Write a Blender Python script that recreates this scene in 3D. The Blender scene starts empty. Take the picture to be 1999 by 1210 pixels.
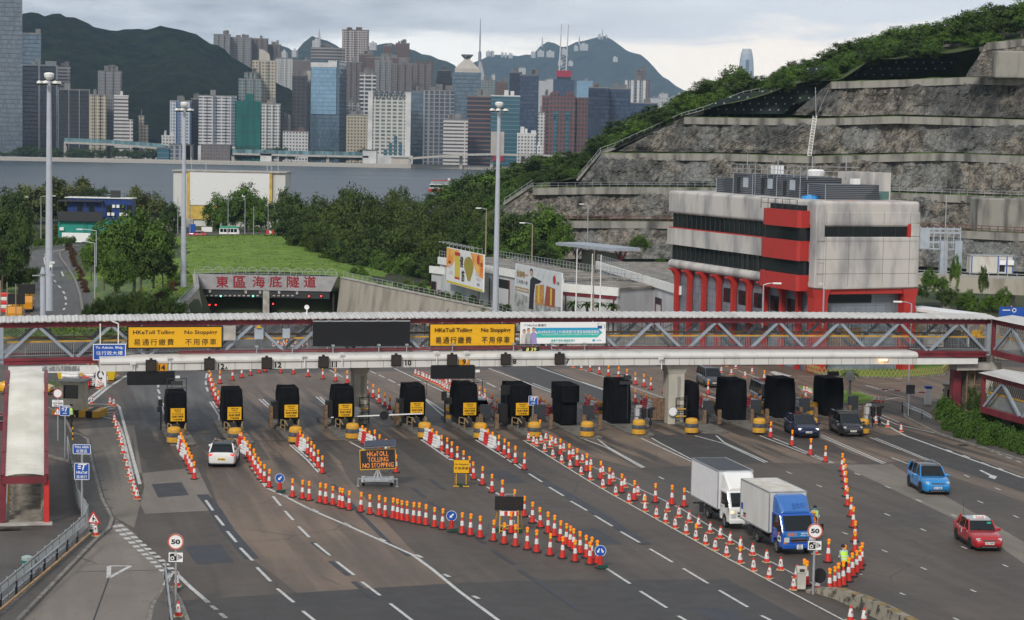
import bpy,bmesh,math,random
from math import sin,cos,tan,pi,radians as R,atan2,sqrt
from mathutils import Vector as V,Matrix as M,noise
random.seed(7)
SC=bpy.context.scene;COL=SC.collection
F,ROLL,PITCH,CAMZ=3900.0,R(1.1),R(4.84),22.0
_r0,_u0,_f0=V((1,0,0)),V((0,sin(PITCH),cos(PITCH))),V((0,cos(PITCH),-sin(PITCH)))
C_R=_r0*cos(ROLL)+_u0*sin(ROLL);C_U=-_r0*sin(ROLL)+_u0*cos(ROLL);C_F=_f0
CAM=V((0,0,CAMZ))
cam=bpy.data.objects.new('camera',bpy.data.cameras.new('camera'));COL.objects.link(cam)
cam.data.sensor_width=36;cam.data.lens=36*F/1999;cam.data.clip_start=.5;cam.data.clip_end=40000
m=M(((C_R.x,C_U.x,-C_F.x,0),(C_R.y,C_U.y,-C_F.y,0),(C_R.z,C_U.z,-C_F.z,CAMZ),(0,0,0,1)));cam.matrix_world=m
SC.camera=cam
SUN_EL,SUN_AZ=R(38),R(200)
SC.view_settings.view_transform='Standard';SC.view_settings.look='None'
SC.view_settings.exposure=.22;SC.view_settings.gamma=1.0
SC.cycles.use_denoising=True
SC.cycles.max_bounces=6;SC.cycles.transparent_max_bounces=8;SC.cycles.volume_bounces=0
W=bpy.data.worlds.new('World');SC.world=W;W.use_nodes=True
def sky():
 nt=W.node_tree;N=nt.nodes;L=nt.links;N.clear()
 def nd(t,**k):
  n=N.new(t)
  for a,b in k.items():setattr(n,a,b)
  return n
 def ma(op,a,b=None,c=None,clamp=False):
  n=nd('ShaderNodeMath',operation=op,use_clamp=clamp)
  for i,x in enumerate((a,b,c)):
   if x is None:continue
   if isinstance(x,(int,float)):n.inputs[i].default_value=x
   else:L.new(x,n.inputs[i])
  return n.outputs[0]
 out=nd('ShaderNodeOutputWorld');bg=nd('ShaderNodeBackground');bg.inputs[1].default_value=.1
 L.new(bg.outputs[0],out.inputs[0])
 st=nd('ShaderNodeTexSky',sky_type='NISHITA',sun_disc=False,sun_elevation=SUN_EL,sun_rotation=SUN_AZ)
 tc=nd('ShaderNodeTexCoord');sp=nd('ShaderNodeSeparateXYZ');L.new(tc.outputs['Generated'],sp.inputs[0])
 x,y,z=sp.outputs
 el=ma('ARCSINE',z);az=ma('ARCTAN2',x,y)
 def nz(sa,se,off,detail,rough=.55):
  cb=nd('ShaderNodeCombineXYZ');L.new(ma('MULTIPLY_ADD',az,sa,off),cb.inputs[0]);L.new(ma('MULTIPLY',el,se),cb.inputs[1])
  t=nd('ShaderNodeTexNoise');t.inputs['Scale'].default_value=1;t.inputs['Detail'].default_value=detail;t.inputs['Roughness'].default_value=rough
  L.new(cb.outputs[0],t.inputs['Vector']);return t.outputs['Fac']
 big=nz(6,36,3.1,5);fine=nz(22,90,9.7,6,.6)
 band=ma('ADD',ma('MULTIPLY',big,.7),ma('MULTIPLY',fine,.3))
 elp=ma('ADD',ma('SUBTRACT',el,ma('MULTIPLY',az,.03)),ma('MULTIPLY',ma('SUBTRACT',band,.5),.06))
 deck=nd('ShaderNodeMapRange',interpolation_type='SMOOTHSTEP')
 L.new(elp,deck.inputs[0]);deck.inputs[1].default_value=.044;deck.inputs[2].default_value=.056
 def mix(f,a,b):
  n=nd('ShaderNodeMix',data_type='RGBA')
  if isinstance(f,(int,float)):n.inputs[0].default_value=f
  else:L.new(f,n.inputs[0])
  for i,c in((6,a),(7,b)):
   if isinstance(c,tuple):n.inputs[i].default_value=(*c,1)
   else:L.new(c,n.inputs[i])
  return n.outputs[2]
 rt=nd('ShaderNodeMapRange',interpolation_type='SMOOTHSTEP');L.new(az,rt.inputs[0]);rt.inputs[1].default_value=-.12;rt.inputs[2].default_value=.14
 low=mix(rt.outputs[0],(11.6,11.5,11.1),(12.6,11.2,9.7))
 tone=nd('ShaderNodeMapRange');L.new(fine,tone.inputs[0]);tone.inputs[1].default_value=.3;tone.inputs[2].default_value=.7
 grey=mix(tone.outputs[0],(3.5,3.75,4.3),(6.9,7.2,7.7))
 grey=mix(ma('MULTIPLY',rt.outputs[0],.8),grey,(8.2,8.5,9.0))
 c=mix(deck.outputs[0],low,grey)
 up=nd('ShaderNodeMapRange',interpolation_type='SMOOTHSTEP');L.new(el,up.inputs[0]);up.inputs[1].default_value=.10;up.inputs[2].default_value=.5
 c=mix(up.outputs[0],c,(4.6,4.9,5.3))
 dn=nd('ShaderNodeMapRange');L.new(el,dn.inputs[0]);dn.inputs[1].default_value=-.02;dn.inputs[2].default_value=-.2
 c=mix(dn.outputs[0],c,(1.3,1.3,1.25))
 c=mix(.1,c,st.outputs[0])
 L.new(c,bg.inputs[0])
sky()
sl=bpy.data.lights.new('sun','SUN');sl.energy=2.3;sl.angle=R(12);sl.color=(1,.95,.87)
so=bpy.data.objects.new('sun',sl);COL.objects.link(so)
_d=V((sin(SUN_AZ)*cos(SUN_EL),cos(SUN_AZ)*cos(SUN_EL),sin(SUN_EL)))
so.rotation_euler=_d.to_track_quat('Z','Y').to_euler()
def ray(px,py):
 u,v=(px-999.5)/F,(605-py)/F
 return C_R*u+C_U*v+C_F
def at(px,py,y):
 d=ray(px,py);return CAM+d*(y/d.y)
SLOPE=-.015
def zg(y):return SLOPE*(y-110)
def G(px,py,h=0.):
 d=ray(px,py);t=(SLOPE*-110+h-CAMZ)/(d.z-SLOPE*d.y);return CAM+d*t
def GZ(px,py,z):
 d=ray(px,py);return CAM+d*((z-CAMZ)/d.z)
TH=R(14);ES=V((cos(TH),sin(TH),0));ET=V((-sin(TH),cos(TH),0))
B0=V((-12.1,157,0))
def onrow(px,py,off=0.):
 d=ray(px,py);n=ET;t=((B0-CAM).dot(n)+off)/d.dot(n);p=CAM+d*t
 return(p-B0).dot(ES),off,p.z
MATS={}
def mat(name,col,rough=.6,metal=0.,var=.0,scale=2.,col2=None,bump=0.,bscale=None,spec=.4,emit=None,coat=0.,stretch=None,detail=5,alpha=1,trans=0,rng=(.35,.65)):
 if name in MATS:return MATS[name]
 mt=bpy.data.materials.new(name);MATS[name]=mt;mt.use_nodes=True
 nt=mt.node_tree;N=nt.nodes;L=nt.links;p=N['Principled BSDF']
 p.inputs['Base Color'].default_value=(*col,1);p.inputs['Roughness'].default_value=rough;p.inputs['Metallic'].default_value=metal
 p.inputs['Specular IOR Level'].default_value=spec;p.inputs['Coat Weight'].default_value=coat
 if trans:p.inputs['Transmission Weight'].default_value=trans
 if alpha<1:p.inputs['Alpha'].default_value=alpha
 if emit:p.inputs['Emission Color'].default_value=(*emit[:3],1);p.inputs['Emission Strength'].default_value=emit[3]
 if col2 or var or bump:
  tc=N.new('ShaderNodeTexCoord');src=tc.outputs['Object']
  if stretch:
   mp=N.new('ShaderNodeMapping');mp.inputs['Scale'].default_value=stretch;L.new(src,mp.inputs[0]);src=mp.outputs[0]
 if col2 or var:
  c2=col2 or tuple(max(0,c*(1-var))for c in col)
  c1=col if col2 else tuple(min(1,c*(1+var))for c in col)
  t=N.new('ShaderNodeTexNoise');t.inputs['Scale'].default_value=scale;t.inputs['Detail'].default_value=detail;L.new(src,t.inputs['Vector'])
  r=N.new('ShaderNodeValToRGB');e=r.color_ramp.elements
  e[0].position,e[1].position=rng;e[0].color=(*c2,1);e[1].color=(*c1,1)
  L.new(t.outputs['Fac'],r.inputs[0]);L.new(r.outputs[0],p.inputs['Base Color'])
 if bump:
  t=N.new('ShaderNodeTexNoise');t.inputs['Scale'].default_value=bscale or scale*4;t.inputs['Detail'].default_value=4;L.new(src,t.inputs['Vector'])
  b=N.new('ShaderNodeBump');b.inputs['Strength'].default_value=bump;b.inputs['Distance'].default_value=.05
  L.new(t.outputs['Fac'],b.inputs['Height']);L.new(b.outputs[0],p.inputs['Normal'])
 return mt
class NT:
 def __init__(s,mt):s.nt=mt.node_tree;s.N=s.nt.nodes;s.L=s.nt.links;s.p=s.N['Principled BSDF']
 def n(s,t,**k):
  n=s.N.new('ShaderNode'+t)
  for a,b in k.items():setattr(n,a,b)
  return n
 def put(s,sock,x):
  if isinstance(x,(int,float)):sock.default_value=x
  elif isinstance(x,tuple):sock.default_value=(*x,1)if len(sock.default_value)==4 else x
  else:s.L.new(x,sock)
 def ma(s,op,a,b=None,c=None,clamp=False):
  n=s.n('Math',operation=op,use_clamp=clamp)
  for i,x in enumerate((a,b,c)):
   if x is not None:s.put(n.inputs[i],x)
  return n.outputs[0]
 def mix(s,f,a,b,mode='MIX'):
  n=s.n('Mix',data_type='RGBA',blend_type=mode);s.put(n.inputs[0],f);s.put(n.inputs[6],a);s.put(n.inputs[7],b);return n.outputs[2]
 def noise(s,scale,detail=4,vec=None,rough=.5,sc3=None):
  if vec is None:vec=s.co()
  if sc3:
   mp=s.n('Mapping');mp.inputs['Scale'].default_value=sc3;s.L.new(vec,mp.inputs[0]);vec=mp.outputs[0]
  t=s.n('TexNoise');t.inputs['Scale'].default_value=scale;t.inputs['Detail'].default_value=detail;t.inputs['Roughness'].default_value=rough
  s.L.new(vec,t.inputs['Vector']);return t.outputs['Fac']
 def co(s,which='Object'):
  return s.n('TexCoord').outputs[which]
 def xyz(s,v):n=s.n('SeparateXYZ');s.L.new(v,n.inputs[0]);return n.outputs
 def rmp(s,x,a,b,lo=0.,hi=1.,smooth=True):
  n=s.n('MapRange',interpolation_type='SMOOTHSTEP' if smooth else 'LINEAR');s.put(n.inputs[0],x)
  for i,q in enumerate((a,b,lo,hi)):n.inputs[i+1].default_value=q
  return n.outputs[0]
 def color(s,c):s.put(s.p.inputs['Base Color'],c)
 def bump(s,h,st=.5,d=.05):
  b=s.n('Bump');b.inputs['Strength'].default_value=st;b.inputs['Distance'].default_value=d;s.L.new(h,b.inputs['Height']);s.L.new(b.outputs[0],s.p.inputs['Normal'])
class MB:
 def __init__(s,m=None):s.v=[];s.f=[];s.mi=[];s.mats=[];s.k=0;s.x=M.Identity(4);s.sm=[];s.smooth=False;(m and s.use(m))
 def use(s,m):
  if m not in s.mats:s.mats.append(m)
  s.k=s.mats.index(m);return s
 def add(s,vs,fs):
  o=len(s.v);X=s.x
  s.v+=[tuple(X@V(p))for p in vs]
  for f in fs:s.f.append(tuple(i+o for i in f));s.mi.append(s.k);s.sm.append(s.smooth)
  return s
 def poly(s,pts):return s.add(pts,[tuple(range(len(pts)))])
 def box(s,c,d,rz=0,tx=1,ty=1):
  x,y,z=d[0]/2,d[1]/2,d[2]/2
  vs=[V((-x,-y,-z)),V((x,-y,-z)),V((x,y,-z)),V((-x,y,-z)),V((-x*tx,-y*ty,z)),V((x*tx,-y*ty,z)),V((x*tx,y*ty,z)),V((-x*tx,y*ty,z))]
  q=M.Translation(c)@M.Rotation(rz,4,'Z')
  return s.add([q@p for p in vs],[(0,3,2,1),(4,5,6,7),(0,1,5,4),(1,2,6,5),(2,3,7,6),(3,0,4,7)])
 def bb(s,x0,x1,y0,y1,z0,z1):return s.box(((x0+x1)/2,(y0+y1)/2,(z0+z1)/2),(x1-x0,y1-y0,z1-z0))
 def bar(s,p,q,w,h=None,up=(0,0,1)):
  p,q=V(p),V(q);h=h or w;d=(q-p).normalized();u=V(up)
  if abs(d.dot(u))>.99:u=V((0,1,0))
  a=d.cross(u).normalized();b=a.cross(d)
  vs=[e+a*i*w/2+b*j*h/2 for e in(p,q)for i,j in((-1,-1),(1,-1),(1,1),(-1,1))]
  return s.add(vs,[(0,1,2,3),(7,6,5,4),(0,4,5,1),(1,5,6,2),(2,6,7,3),(3,7,4,0)])
 def tube(s,pts,r,n=8,caps=True):
  pts=[V(p)for p in pts];rr=r if isinstance(r,(list,tuple))else[r]*len(pts);rings=[]
  for i,p in enumerate(pts):
   d=(pts[min(i+1,len(pts)-1)]-pts[max(i-1,0)]).normalized()
   u=V((0,0,1))if abs(d.z)<.9 else V((0,1,0))
   a=d.cross(u).normalized();b=d.cross(a)
   rings.append([p+(a*cos(2*pi*k/n)+b*sin(2*pi*k/n))*rr[i]for k in range(n)])
  return s.loft(rings,True,caps)
 def loft(s,rings,closed=True,caps=True):
  n=len(rings[0]);vs=[p for r in rings for p in r];fs=[]
  for i in range(len(rings)-1):
   for k in range(n if closed else n-1):
    a,b=i*n+k,i*n+(k+1)%n;fs.append((a,b,b+n,a+n))
  if caps:fs.append(tuple(range(n-1,-1,-1)));fs.append(tuple(range(len(vs)-n,len(vs))))
  return s.add(vs,fs)
 def lathe(s,prof,n=12,c=(0,0,0)):
  return s.loft([[V(c)+V((r*cos(2*pi*k/n),r*sin(2*pi*k/n),z))for k in range(n)]for r,z in prof])
 def prism(s,pts,z0,z1):
  n=len(pts);vs=[(p[0],p[1],z0)for p in pts]+[(p[0],p[1],z1)for p in pts]
  a=sum(pts[i][0]*pts[(i+1)%n][1]-pts[(i+1)%n][0]*pts[i][1]for i in range(n))
  fs=[tuple(range(n-1,-1,-1)),tuple(range(n,2*n))]+[(i,(i+1)%n,n+(i+1)%n,n+i)for i in range(n)]
  return s.add(vs,fs if a>0 else[f[::-1]for f in fs])
 def plate(s,pts,y0,y1):
  n=len(pts);vs=[(p[0],y0,p[1])for p in pts]+[(p[0],y1,p[1])for p in pts]
  a=sum(pts[i][0]*pts[(i+1)%n][1]-pts[(i+1)%n][0]*pts[i][1]for i in range(n))
  fs=[tuple(range(n)),tuple(range(2*n-1,n-1,-1))]+[(i,n+i,n+(i+1)%n,(i+1)%n)for i in range(n)]
  return s.add(vs,fs if a>0 else[f[::-1]for f in fs])
 def grid(s,nx,ny,fn):
  vs=[fn(i/nx,j/ny)for j in range(ny+1)for i in range(nx+1)]
  return s.add(vs,[(j*(nx+1)+i,j*(nx+1)+i+1,(j+1)*(nx+1)+i+1,(j+1)*(nx+1)+i)for j in range(ny)for i in range(nx)])
 def mesh(s,name,bevel=0,seg=2,smooth=None):
  me=bpy.data.meshes.new(name);me.from_pydata(s.v,[],s.f)
  for m in s.mats:me.materials.append(m)
  me.polygons.foreach_set('material_index',s.mi)
  if bevel:
   bm=bmesh.new();bm.from_mesh(me);bmesh.ops.remove_doubles(bm,verts=bm.verts,dist=1e-4)
   es=[e for e in bm.edges if len(e.link_faces)==2 and e.calc_face_angle(0)>.5]
   bmesh.ops.bevel(bm,geom=es,offset=bevel,segments=seg,affect='EDGES',profile=.5,clamp_overlap=True)
   bm.to_mesh(me);bm.free()
  if smooth is not None:me.polygons.foreach_set('use_smooth',[bool(smooth)]*len(me.polygons))
  elif not bevel and any(s.sm):me.polygons.foreach_set('use_smooth',s.sm)
  if smooth or any(s.sm):
   try:me.set_sharp_from_angle(angle=R(40))
   except Exception:pass
  me.update();return me
 def build(s,name,parent=None,**k):return link(name,s.mesh(name,**k),parent)
def link(name,data,parent=None):
 o=bpy.data.objects.new(name,data);COL.objects.link(o)
 if parent:o.parent=parent
 return o
NUMW={'2':'two','3':'three','4':'four','5':'five','6':'six','7':'seven','8':'eight','9':'nine','10':'ten','11':'eleven','12':'twelve','12A':'twelve A','14':'fourteen'}
import re
def words(s):return re.sub(r'\b(lane|number) (\d+A?)\b',lambda m:m[1]+' '+NUMW.get(m[2],m[2]),s)
def tag(o,label=None,cat=None,group=None,kind=None):
 label=label and words(label)
 for k,v in(('label',label),('category',cat),('group',group),('kind',kind)):
  if v:o[k]=v
 return o
def thing(name,label,cat,loc=(0,0,0),rz=0,group=None):
 o=bpy.data.objects.new(name,None);COL.objects.link(o);o.location=loc;o.rotation_euler=(0,0,rz);o.empty_display_size=.3
 return tag(o,label,cat,group)
KIDS={}
def kids(o):return[c for c in COL.objects if c.parent==o]
def proto(o):
 KIDS[o.name]=[(c,kids(c))for c in kids(o)];return o
def dup(o,loc,rz=0,label=None,group=None,scale=None):
 r=o.copy();COL.objects.link(r);r.location=loc;r.rotation_euler=(0,0,rz)
 if scale:r.scale=scale if isinstance(scale,tuple)else(scale,)*3
 if label:r['label']=words(label)
 if group:r['group']=group
 for c,gs in KIDS[o.name]:
  d=c.copy();COL.objects.link(d);d.parent=r
  for g in gs:e=g.copy();COL.objects.link(e);e.parent=d
 return r
TXT={}
def textmesh(s,bold=0.,sp=1.):
 k=(s,bold,sp)
 if k not in TXT:
  c=bpy.data.curves.new('t','FONT');c.body=s;c.size=1;c.fill_mode='BOTH';c.offset=bold;c.space_character=sp;c.resolution_u=3
  o=bpy.data.objects.new('t',c);COL.objects.link(o);dg=bpy.context.evaluated_depsgraph_get();dg.update()
  me=bpy.data.meshes.new_from_object(o.evaluated_get(dg));vs=[v.co.copy()for v in me.vertices];fs=[tuple(p.vertices)for p in me.polygons]
  bpy.data.objects.remove(o);bpy.data.meshes.remove(me)
  xs=[v.x for v in vs]or[0,1];ys=[v.y for v in vs]or[0,1]
  TXT[k]=(vs,fs,min(xs),max(xs),min(ys),max(ys))
 return TXT[k]
def write(mb,s,x,z,w=None,h=None,y=0.,bold=0.,sp=1.,al='c',shear=0.):
 """letters in the XZ plane facing -Y, centred on (x, z), fitted to width w and/or height h"""
 if bold and any(ord(q)>0x2e80 for q in s):
  k0=textmesh(s,0,sp);e=bold*.55*((w/(k0[3]-k0[2]))if w else h/(k0[5]-k0[4]))
  for i,(p,q)in enumerate(((-1,0),(1,0),(0,-1),(0,1))):write(mb,s,x+p*e,z+q*e,w,h,y-.002*i,0,sp,al,shear)
  return mb
 vs,fs,a,b,c,d=textmesh(s,bold,sp)
 kx=w/(b-a)if w else None;kz=h/(d-c)if h else None
 kx=kx or kz;kz=kz or kx
 ox={'c':(a+b)/2,'l':a,'r':b}[al]
 return mb.add([(x+(v.x-ox)*kx+shear*(v.y-c)*kz,y,z+(v.y-(c+d)/2)*kz)for v in vs],fs)
def disc(mb,x,z,r,y=0.,n=24):return mb.add([(x+r*cos(2*pi*k/n),y,z+r*sin(2*pi*k/n))for k in range(n)],[tuple(range(n))])
def ringd(mb,x,z,r0,r1,y=0.,n=28):
 return mb.add([(x+r*cos(2*pi*k/n),y,z+r*sin(2*pi*k/n))for r in(r0,r1)for k in range(n)],[(k,(k+1)%n,n+(k+1)%n,n+k)[::-1]for k in range(n)])
def rect(mb,x,z,w,h,y=0.):return mb.add([(x-w/2,y,z-h/2),(x+w/2,y,z-h/2),(x+w/2,y,z+h/2),(x-w/2,y,z+h/2)],[(0,1,2,3)])
def rrect(x,z,w,h,r,n=4):
 o=[]
 for cx,cz,a in((x+w/2-r,z+h/2-r,0),(x-w/2+r,z+h/2-r,pi/2),(x-w/2+r,z-h/2+r,pi),(x+w/2-r,z-h/2+r,1.5*pi)):
  o+=[(cx+r*cos(a+i*pi/2/n),cz+r*sin(a+i*pi/2/n))for i in range(n+1)]
 return o
ORD=['zeroth','first','second','third','fourth','fifth','sixth','seventh','eighth','ninth','tenth','eleventh','twelfth','thirteenth','fourteenth','fifteenth','sixteenth','seventeenth','eighteenth','nineteenth']
def ordw(n):
 if n<20:return ORD[n]
 t={2:('twenty','twentieth'),3:('thirty','thirtieth'),4:('forty','fortieth'),5:('fifty','fiftieth')}[n//10]
 return t[1]if n%10==0 else t[0]+'-'+ORD[n%10]
WHITE=mat('white_paint',(.72,.72,.7),.5,var=.06,scale=1.5);BLACK=mat('black_plastic',(.012,.012,.013),.5)
STEEL=mat('galvanised_steel',(.42,.44,.46),.45,.6,var=.12,scale=3);GREYP=mat('grey_paint',(.34,.38,.43),.5,var=.08,scale=1.2)
DARKM=mat('dark_metal',(.04,.042,.045),.5,.3);YEL=mat('yellow_paint',(.62,.33,.02),.5,var=.12,scale=4)
YSIGN=mat('yellow_sign',(.72,.38,.008),.45);BLUES=mat('blue_sign',(.012,.075,.36),.4);REDP=mat('red_paint',(.5,.03,.025),.5,var=.1)
LWHITE=mat('white_letter',(.75,.75,.75),.5);LBLACK=mat('black_letter',(.01,.01,.01),.6);CONC=mat('concrete',(.36,.34,.31),.85,var=.22,scale=1.1,bump=.3)
GLASSD=mat('dark_glass',(.012,.015,.018),.06,spec=.7);RUBBER=mat('rubber',(.014,.014,.015),.8)
MAROON=mat('maroon_paint',(.2,.028,.038),.5,col2=(.12,.02,.028),scale=.8,detail=7)
def road_mat(name,c1,c2,stain=.5,rough=.75):
 mt=mat(name,c1,rough);k=NT(mt);co=k.co()
 big=k.noise(.11,5,co,.6);mid=k.noise(.9,5,co,.65);fine=k.noise(14,2,co)
 c=k.mix(k.rmp(big,.38,.62),c2,c1)
 rot=k.n('Mapping');rot.inputs['Rotation'].default_value=(0,0,-TH);k.L.new(co,rot.inputs[0])
 x,y,z=k.xyz(rot.outputs[0])
 st=k.noise(1,4,rot.outputs[0],.55,(1.1,.06,1));st2=k.noise(1,3,rot.outputs[0],.5,(.35,.03,1))
 near=k.ma('MULTIPLY',k.rmp(y,122,142),k.rmp(y,186,166))
 amt=k.ma('MULTIPLY_ADD',near,.7,.42)
 dark=k.ma('MULTIPLY',k.ma('MULTIPLY',k.rmp(k.ma('ADD',k.ma('MULTIPLY',st,.6),k.ma('MULTIPLY',st2,.4)),.42,.57),amt),stain)
 c=k.mix(dark,c,(.022,.021,.02))
 c=k.mix(k.ma('MULTIPLY',k.rmp(mid,.35,.75),.22),c,(.05,.048,.045))
 c=k.mix(k.ma('MULTIPLY',k.rmp(fine,.3,.7),.16),c,tuple(q*1.7 for q in c1))
 sp=k.noise(2.2,3,co,.6);c=k.mix(k.rmp(sp,.63,.72,0,.4),c,(.03,.028,.026));vr=k.n('TexVoronoi',feature='DISTANCE_TO_EDGE');vr.inputs['Scale'].default_value=.16;k.L.new(co,vr.inputs['Vector']);c=k.mix(k.ma('MULTIPLY',k.rmp(vr.outputs['Distance'],.012,.004),k.rmp(big,.5,.6,0,.6)),c,(.03,.028,.026))
 k.color(c);k.put(k.p.inputs['Roughness'],k.ma('MULTIPLY_ADD',mid,-.25,rough));k.bump(fine,.25,.02)
 return mt
ASPH=road_mat('asphalt',(.094,.075,.059),(.066,.054,.044),.8);ASPHD=road_mat('dark_asphalt',(.049,.044,.041),(.038,.035,.033),.45)
BROWN=road_mat('brown_concrete',(.185,.132,.094),(.14,.103,.076),1.);PALE=road_mat('pale_concrete',(.2,.172,.138),(.165,.143,.115),.5)
LANEG=road_mat('grey_lane',(.108,.102,.095),(.088,.083,.078),.9);PATCH=road_mat('blue_patch',(.04,.043,.052),(.033,.035,.042),.3)
PAVE=road_mat('pavement_concrete',(.095,.084,.072),(.055,.049,.042),.5);RAMPM=road_mat('ramp_concrete',(.21,.18,.15),(.17,.145,.122),.35)
MARKM=mat('road_paint',(.52,.52,.5),.6,col2=(.3,.29,.28),scale=3,detail=8,rng=(.3,.5))
TRENCH=[(-50.6,318),(-46.6,296),(-44.2,264),(-43,214),(16,214),(4,245),(-3.2,273),(-15,294),(-26.8,318)]
def inpoly(x,y,P):
 c=False;n=len(P)
 for i in range(n):
  (a,b),(d,e)=P[i],P[(i+1)%n]
  if(b>y)!=(e>y)and x<(d-a)*(y-b)/(e-b)+a:c=not c
 return c
def edged(x,y,P):
 best=1e9
 for i in range(len(P)):
  a,b=V(P[i]),V(P[(i+1)%len(P)]);p=V((x,y));t=max(0,min(1,(p-a).dot(b-a)/(b-a).length_squared));best=min(best,(p-a-(b-a)*t).length)
 return best
def zt(x,y):
 z=max(zg(y),-1.62)if y>20 else zg(20)
 z+=3.4*math.exp(-((x+46)/26)**2-((y-395)/62)**2)+1.9*math.exp(-((x+37)/16)**2-((y-330)/16)**2)
 return z
def ground():
 mt=mat('ground_soil',(.06,.07,.03),.9,col2=(.035,.05,.02),scale=.15)
 mb=MB(mt)
 xs=[-420,-250,-160]+[-120+3*i for i in range(61)]+[70,85,110,160,250,420];ys=[-60,0]+[20+10*i for i in range(19)]+[211+3*i for i in range(45)]+[350,365,380,400,420,440,460,480,510,560,640]
 vs=[]
 for y in ys:
  for x in xs:
   z=zt(x,y)-.06
   if inpoly(x,y,TRENCH)and edged(x,y,TRENCH)>.9 and y>218:z=-10
   vs.append((x,y,z))
 n=len(xs)
 mb.add(vs,[(j*n+i,j*n+i+1,(j+1)*n+i+1,(j+1)*n+i)for j in range(len(ys)-1)for i in range(n-1)])
 tag(mb.build('ground',smooth=True),kind='structure')
ground()
def sheet(name,px,lvl,m,world=False,h0=0.):
 pts=[tuple(G(x,y,h0+lvl*.004))for x,y in px]if not world else px
 a=sum(pts[i][0]*pts[(i+1)%len(pts)][1]-pts[(i+1)%len(pts)][0]*pts[i][1]for i in range(len(pts)))
 if a<0:pts=pts[::-1]
 return tag(MB(m).poly(pts).build(name),kind='structure')
def plz(pts,l):return[(x,y,zg(y)+l*.004)for x,y in pts]
sheet('road',plz([(-85,18),(95,18),(125,217),(-85,217)],0),0,ASPH,True)
sheet('approach_road',[(-85,217,-1.6),(125,217,-1.6),(125,224,-1.6),(-85,224,-1.6)],0,ASPH,True)
SH=[('concrete_apron',1,BROWN,[(245,733),(2060,705),(2060,1000),(1770,900),(1640,905),(1480,903),(1240,914),(1030,858),(505,860),(300,852),(290,790)]),('grey_lane_surface',2,LANEG,[(242,735),(402,727),(440,822),(495,860),(440,870),(285,838),(262,775)]),('dark_lane_surface',2,ASPHD,[(770,776),(830,778),(905,828),(880,836),(800,822)]),('dark_lane_surface',2,ASPHD,[(960,716),(1062,716),(1190,765),(1245,790),(1130,790),(1090,772)]),('dark_lane_surface',2,ASPHD,[(1262,850),(1400,846),(1510,902),(1366,910)]),('dark_lane_surface',3,ASPHD,[(1690,852),(1780,848),(1999,930),(1999,960),(1830,905)]),('brown_road_surface',1,BROWN,[(395,868),(452,862),(500,900),(640,885),(745,1010),(800,1070),(876,1139),(580,1157),(545,1130),(490,1090),(450,1040),(425,985),(405,930)]),('brown_road_surface',2,BROWN,[(505,862),(620,862),(664,900),(690,960),(560,950)]),('dark_road_surface',1,ASPHD,[(350,1172),(580,1157),(876,1139),(1050,1132),(1420,1131),(1570,1210),(1600,1300),(200,1300),(330,1215)]),('pale_road_surface',1,PALE,[(1640,907),(1740,906),(1999,1058),(1999,1100),(1900,1030)]),('concrete_panel',2,RAMPM,[(262,925),(385,912),(420,985),(405,997),(283,1003),(262,960)]),('tarmac_patch',3,PATCH,[(296,945),(354,941),(369,966),(309,971)]),('tarmac_patch',2,PATCH,[(360,1067),(430,1062),(456,1096),(384,1101)]),('tarmac_patch',2,PATCH,[(943,919),(992,919),(1028,942),(985,943)]),('tarmac_patch',2,PATCH,[(1120,1033),(1165,1032),(1215,1062),(1160,1063)]),('tarmac_patch',2,PATCH,[(1347,1187),(1420,1186),(1470,1212),(1400,1216)]),('ramp_surface',2,RAMPM,[(225,1012),(262,1040),(330,1120),(322,1142),(292,1180),(286,1212),(270,1300),(-40,1300),(36,1212),(200,1046)]),('ramp_surface',2,PALE,[(150,838),(262,830),(282,950),(262,1030),(224,1010),(203,971),(187,914),(175,857)]),('forecourt',2,PAVE,[(-60,1040),(170,1030),(185,1010),(40,1110),(-60,1195)]),]
for a in SH:sheet(a[0],a[3],a[1],a[2])
seam=MB(PATCH)
def ribbon(mb,pts,w,h):
 pts=[G(x,y,h)if len(p2)==2 else V(p2)for p2 in pts for x,y in[p2[:2]]]
 L,Rr=[],[]
 for i,p in enumerate(pts):
  d=(pts[min(i+1,len(pts)-1)]-pts[max(i-1,0)]);d.z=0;d.normalize();nrm=V((-d.y,d.x,0))*w/2
  L.append(p+nrm);Rr.append(p-nrm)
 for q in L+Rr:q.z=zg(q.y)+h
 n=len(pts);mb.add(L+Rr,[(n+i,n+i+1,i+1,i)for i in range(n-1)])
for pts,w in(([(395,965),(420,995),(445,1035),(492,1090)],.75),([(609,1058),(645,1084)],.3),([(645,1095),(680,1123)],.3),([(690,1135),(730,1168)],.3),([(840,935),(868,955)],.3),([(806,952),(830,970)],.3),([(840,980),(870,1000),(905,1030),(945,1060)],.3),([(961,1073),(1004,1101)],.3),([(1015,1112),(1060,1142),(1130,1190)],.3),([(650,945),(700,1000),(760,1060),(800,1085)],.3),([(1025,918),(1090,955),(1180,1010),(1260,1062)],.7)):
 ribbon(seam,pts,w,.0145)
tag(seam.build('road_seams'),kind='structure')
mk=MB(MARKM);HM=.019
def dash(x0,y0,x1,y1,w=.16):ribbon(mk,[(x0,y0),(x1,y1)],w,HM)
def z7(x,y):return 400+x/3.332,850+y/3.332
def z8(x,y):return 900+x/3.362,850+y/3.362
def z1(x,y):return 1300+x/3.36,850+y/3.36
def z2(x,y):return 1600+x/3.361,850+y/3.361
def zl(x,y):return x/2.47,720+y/2.47
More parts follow.
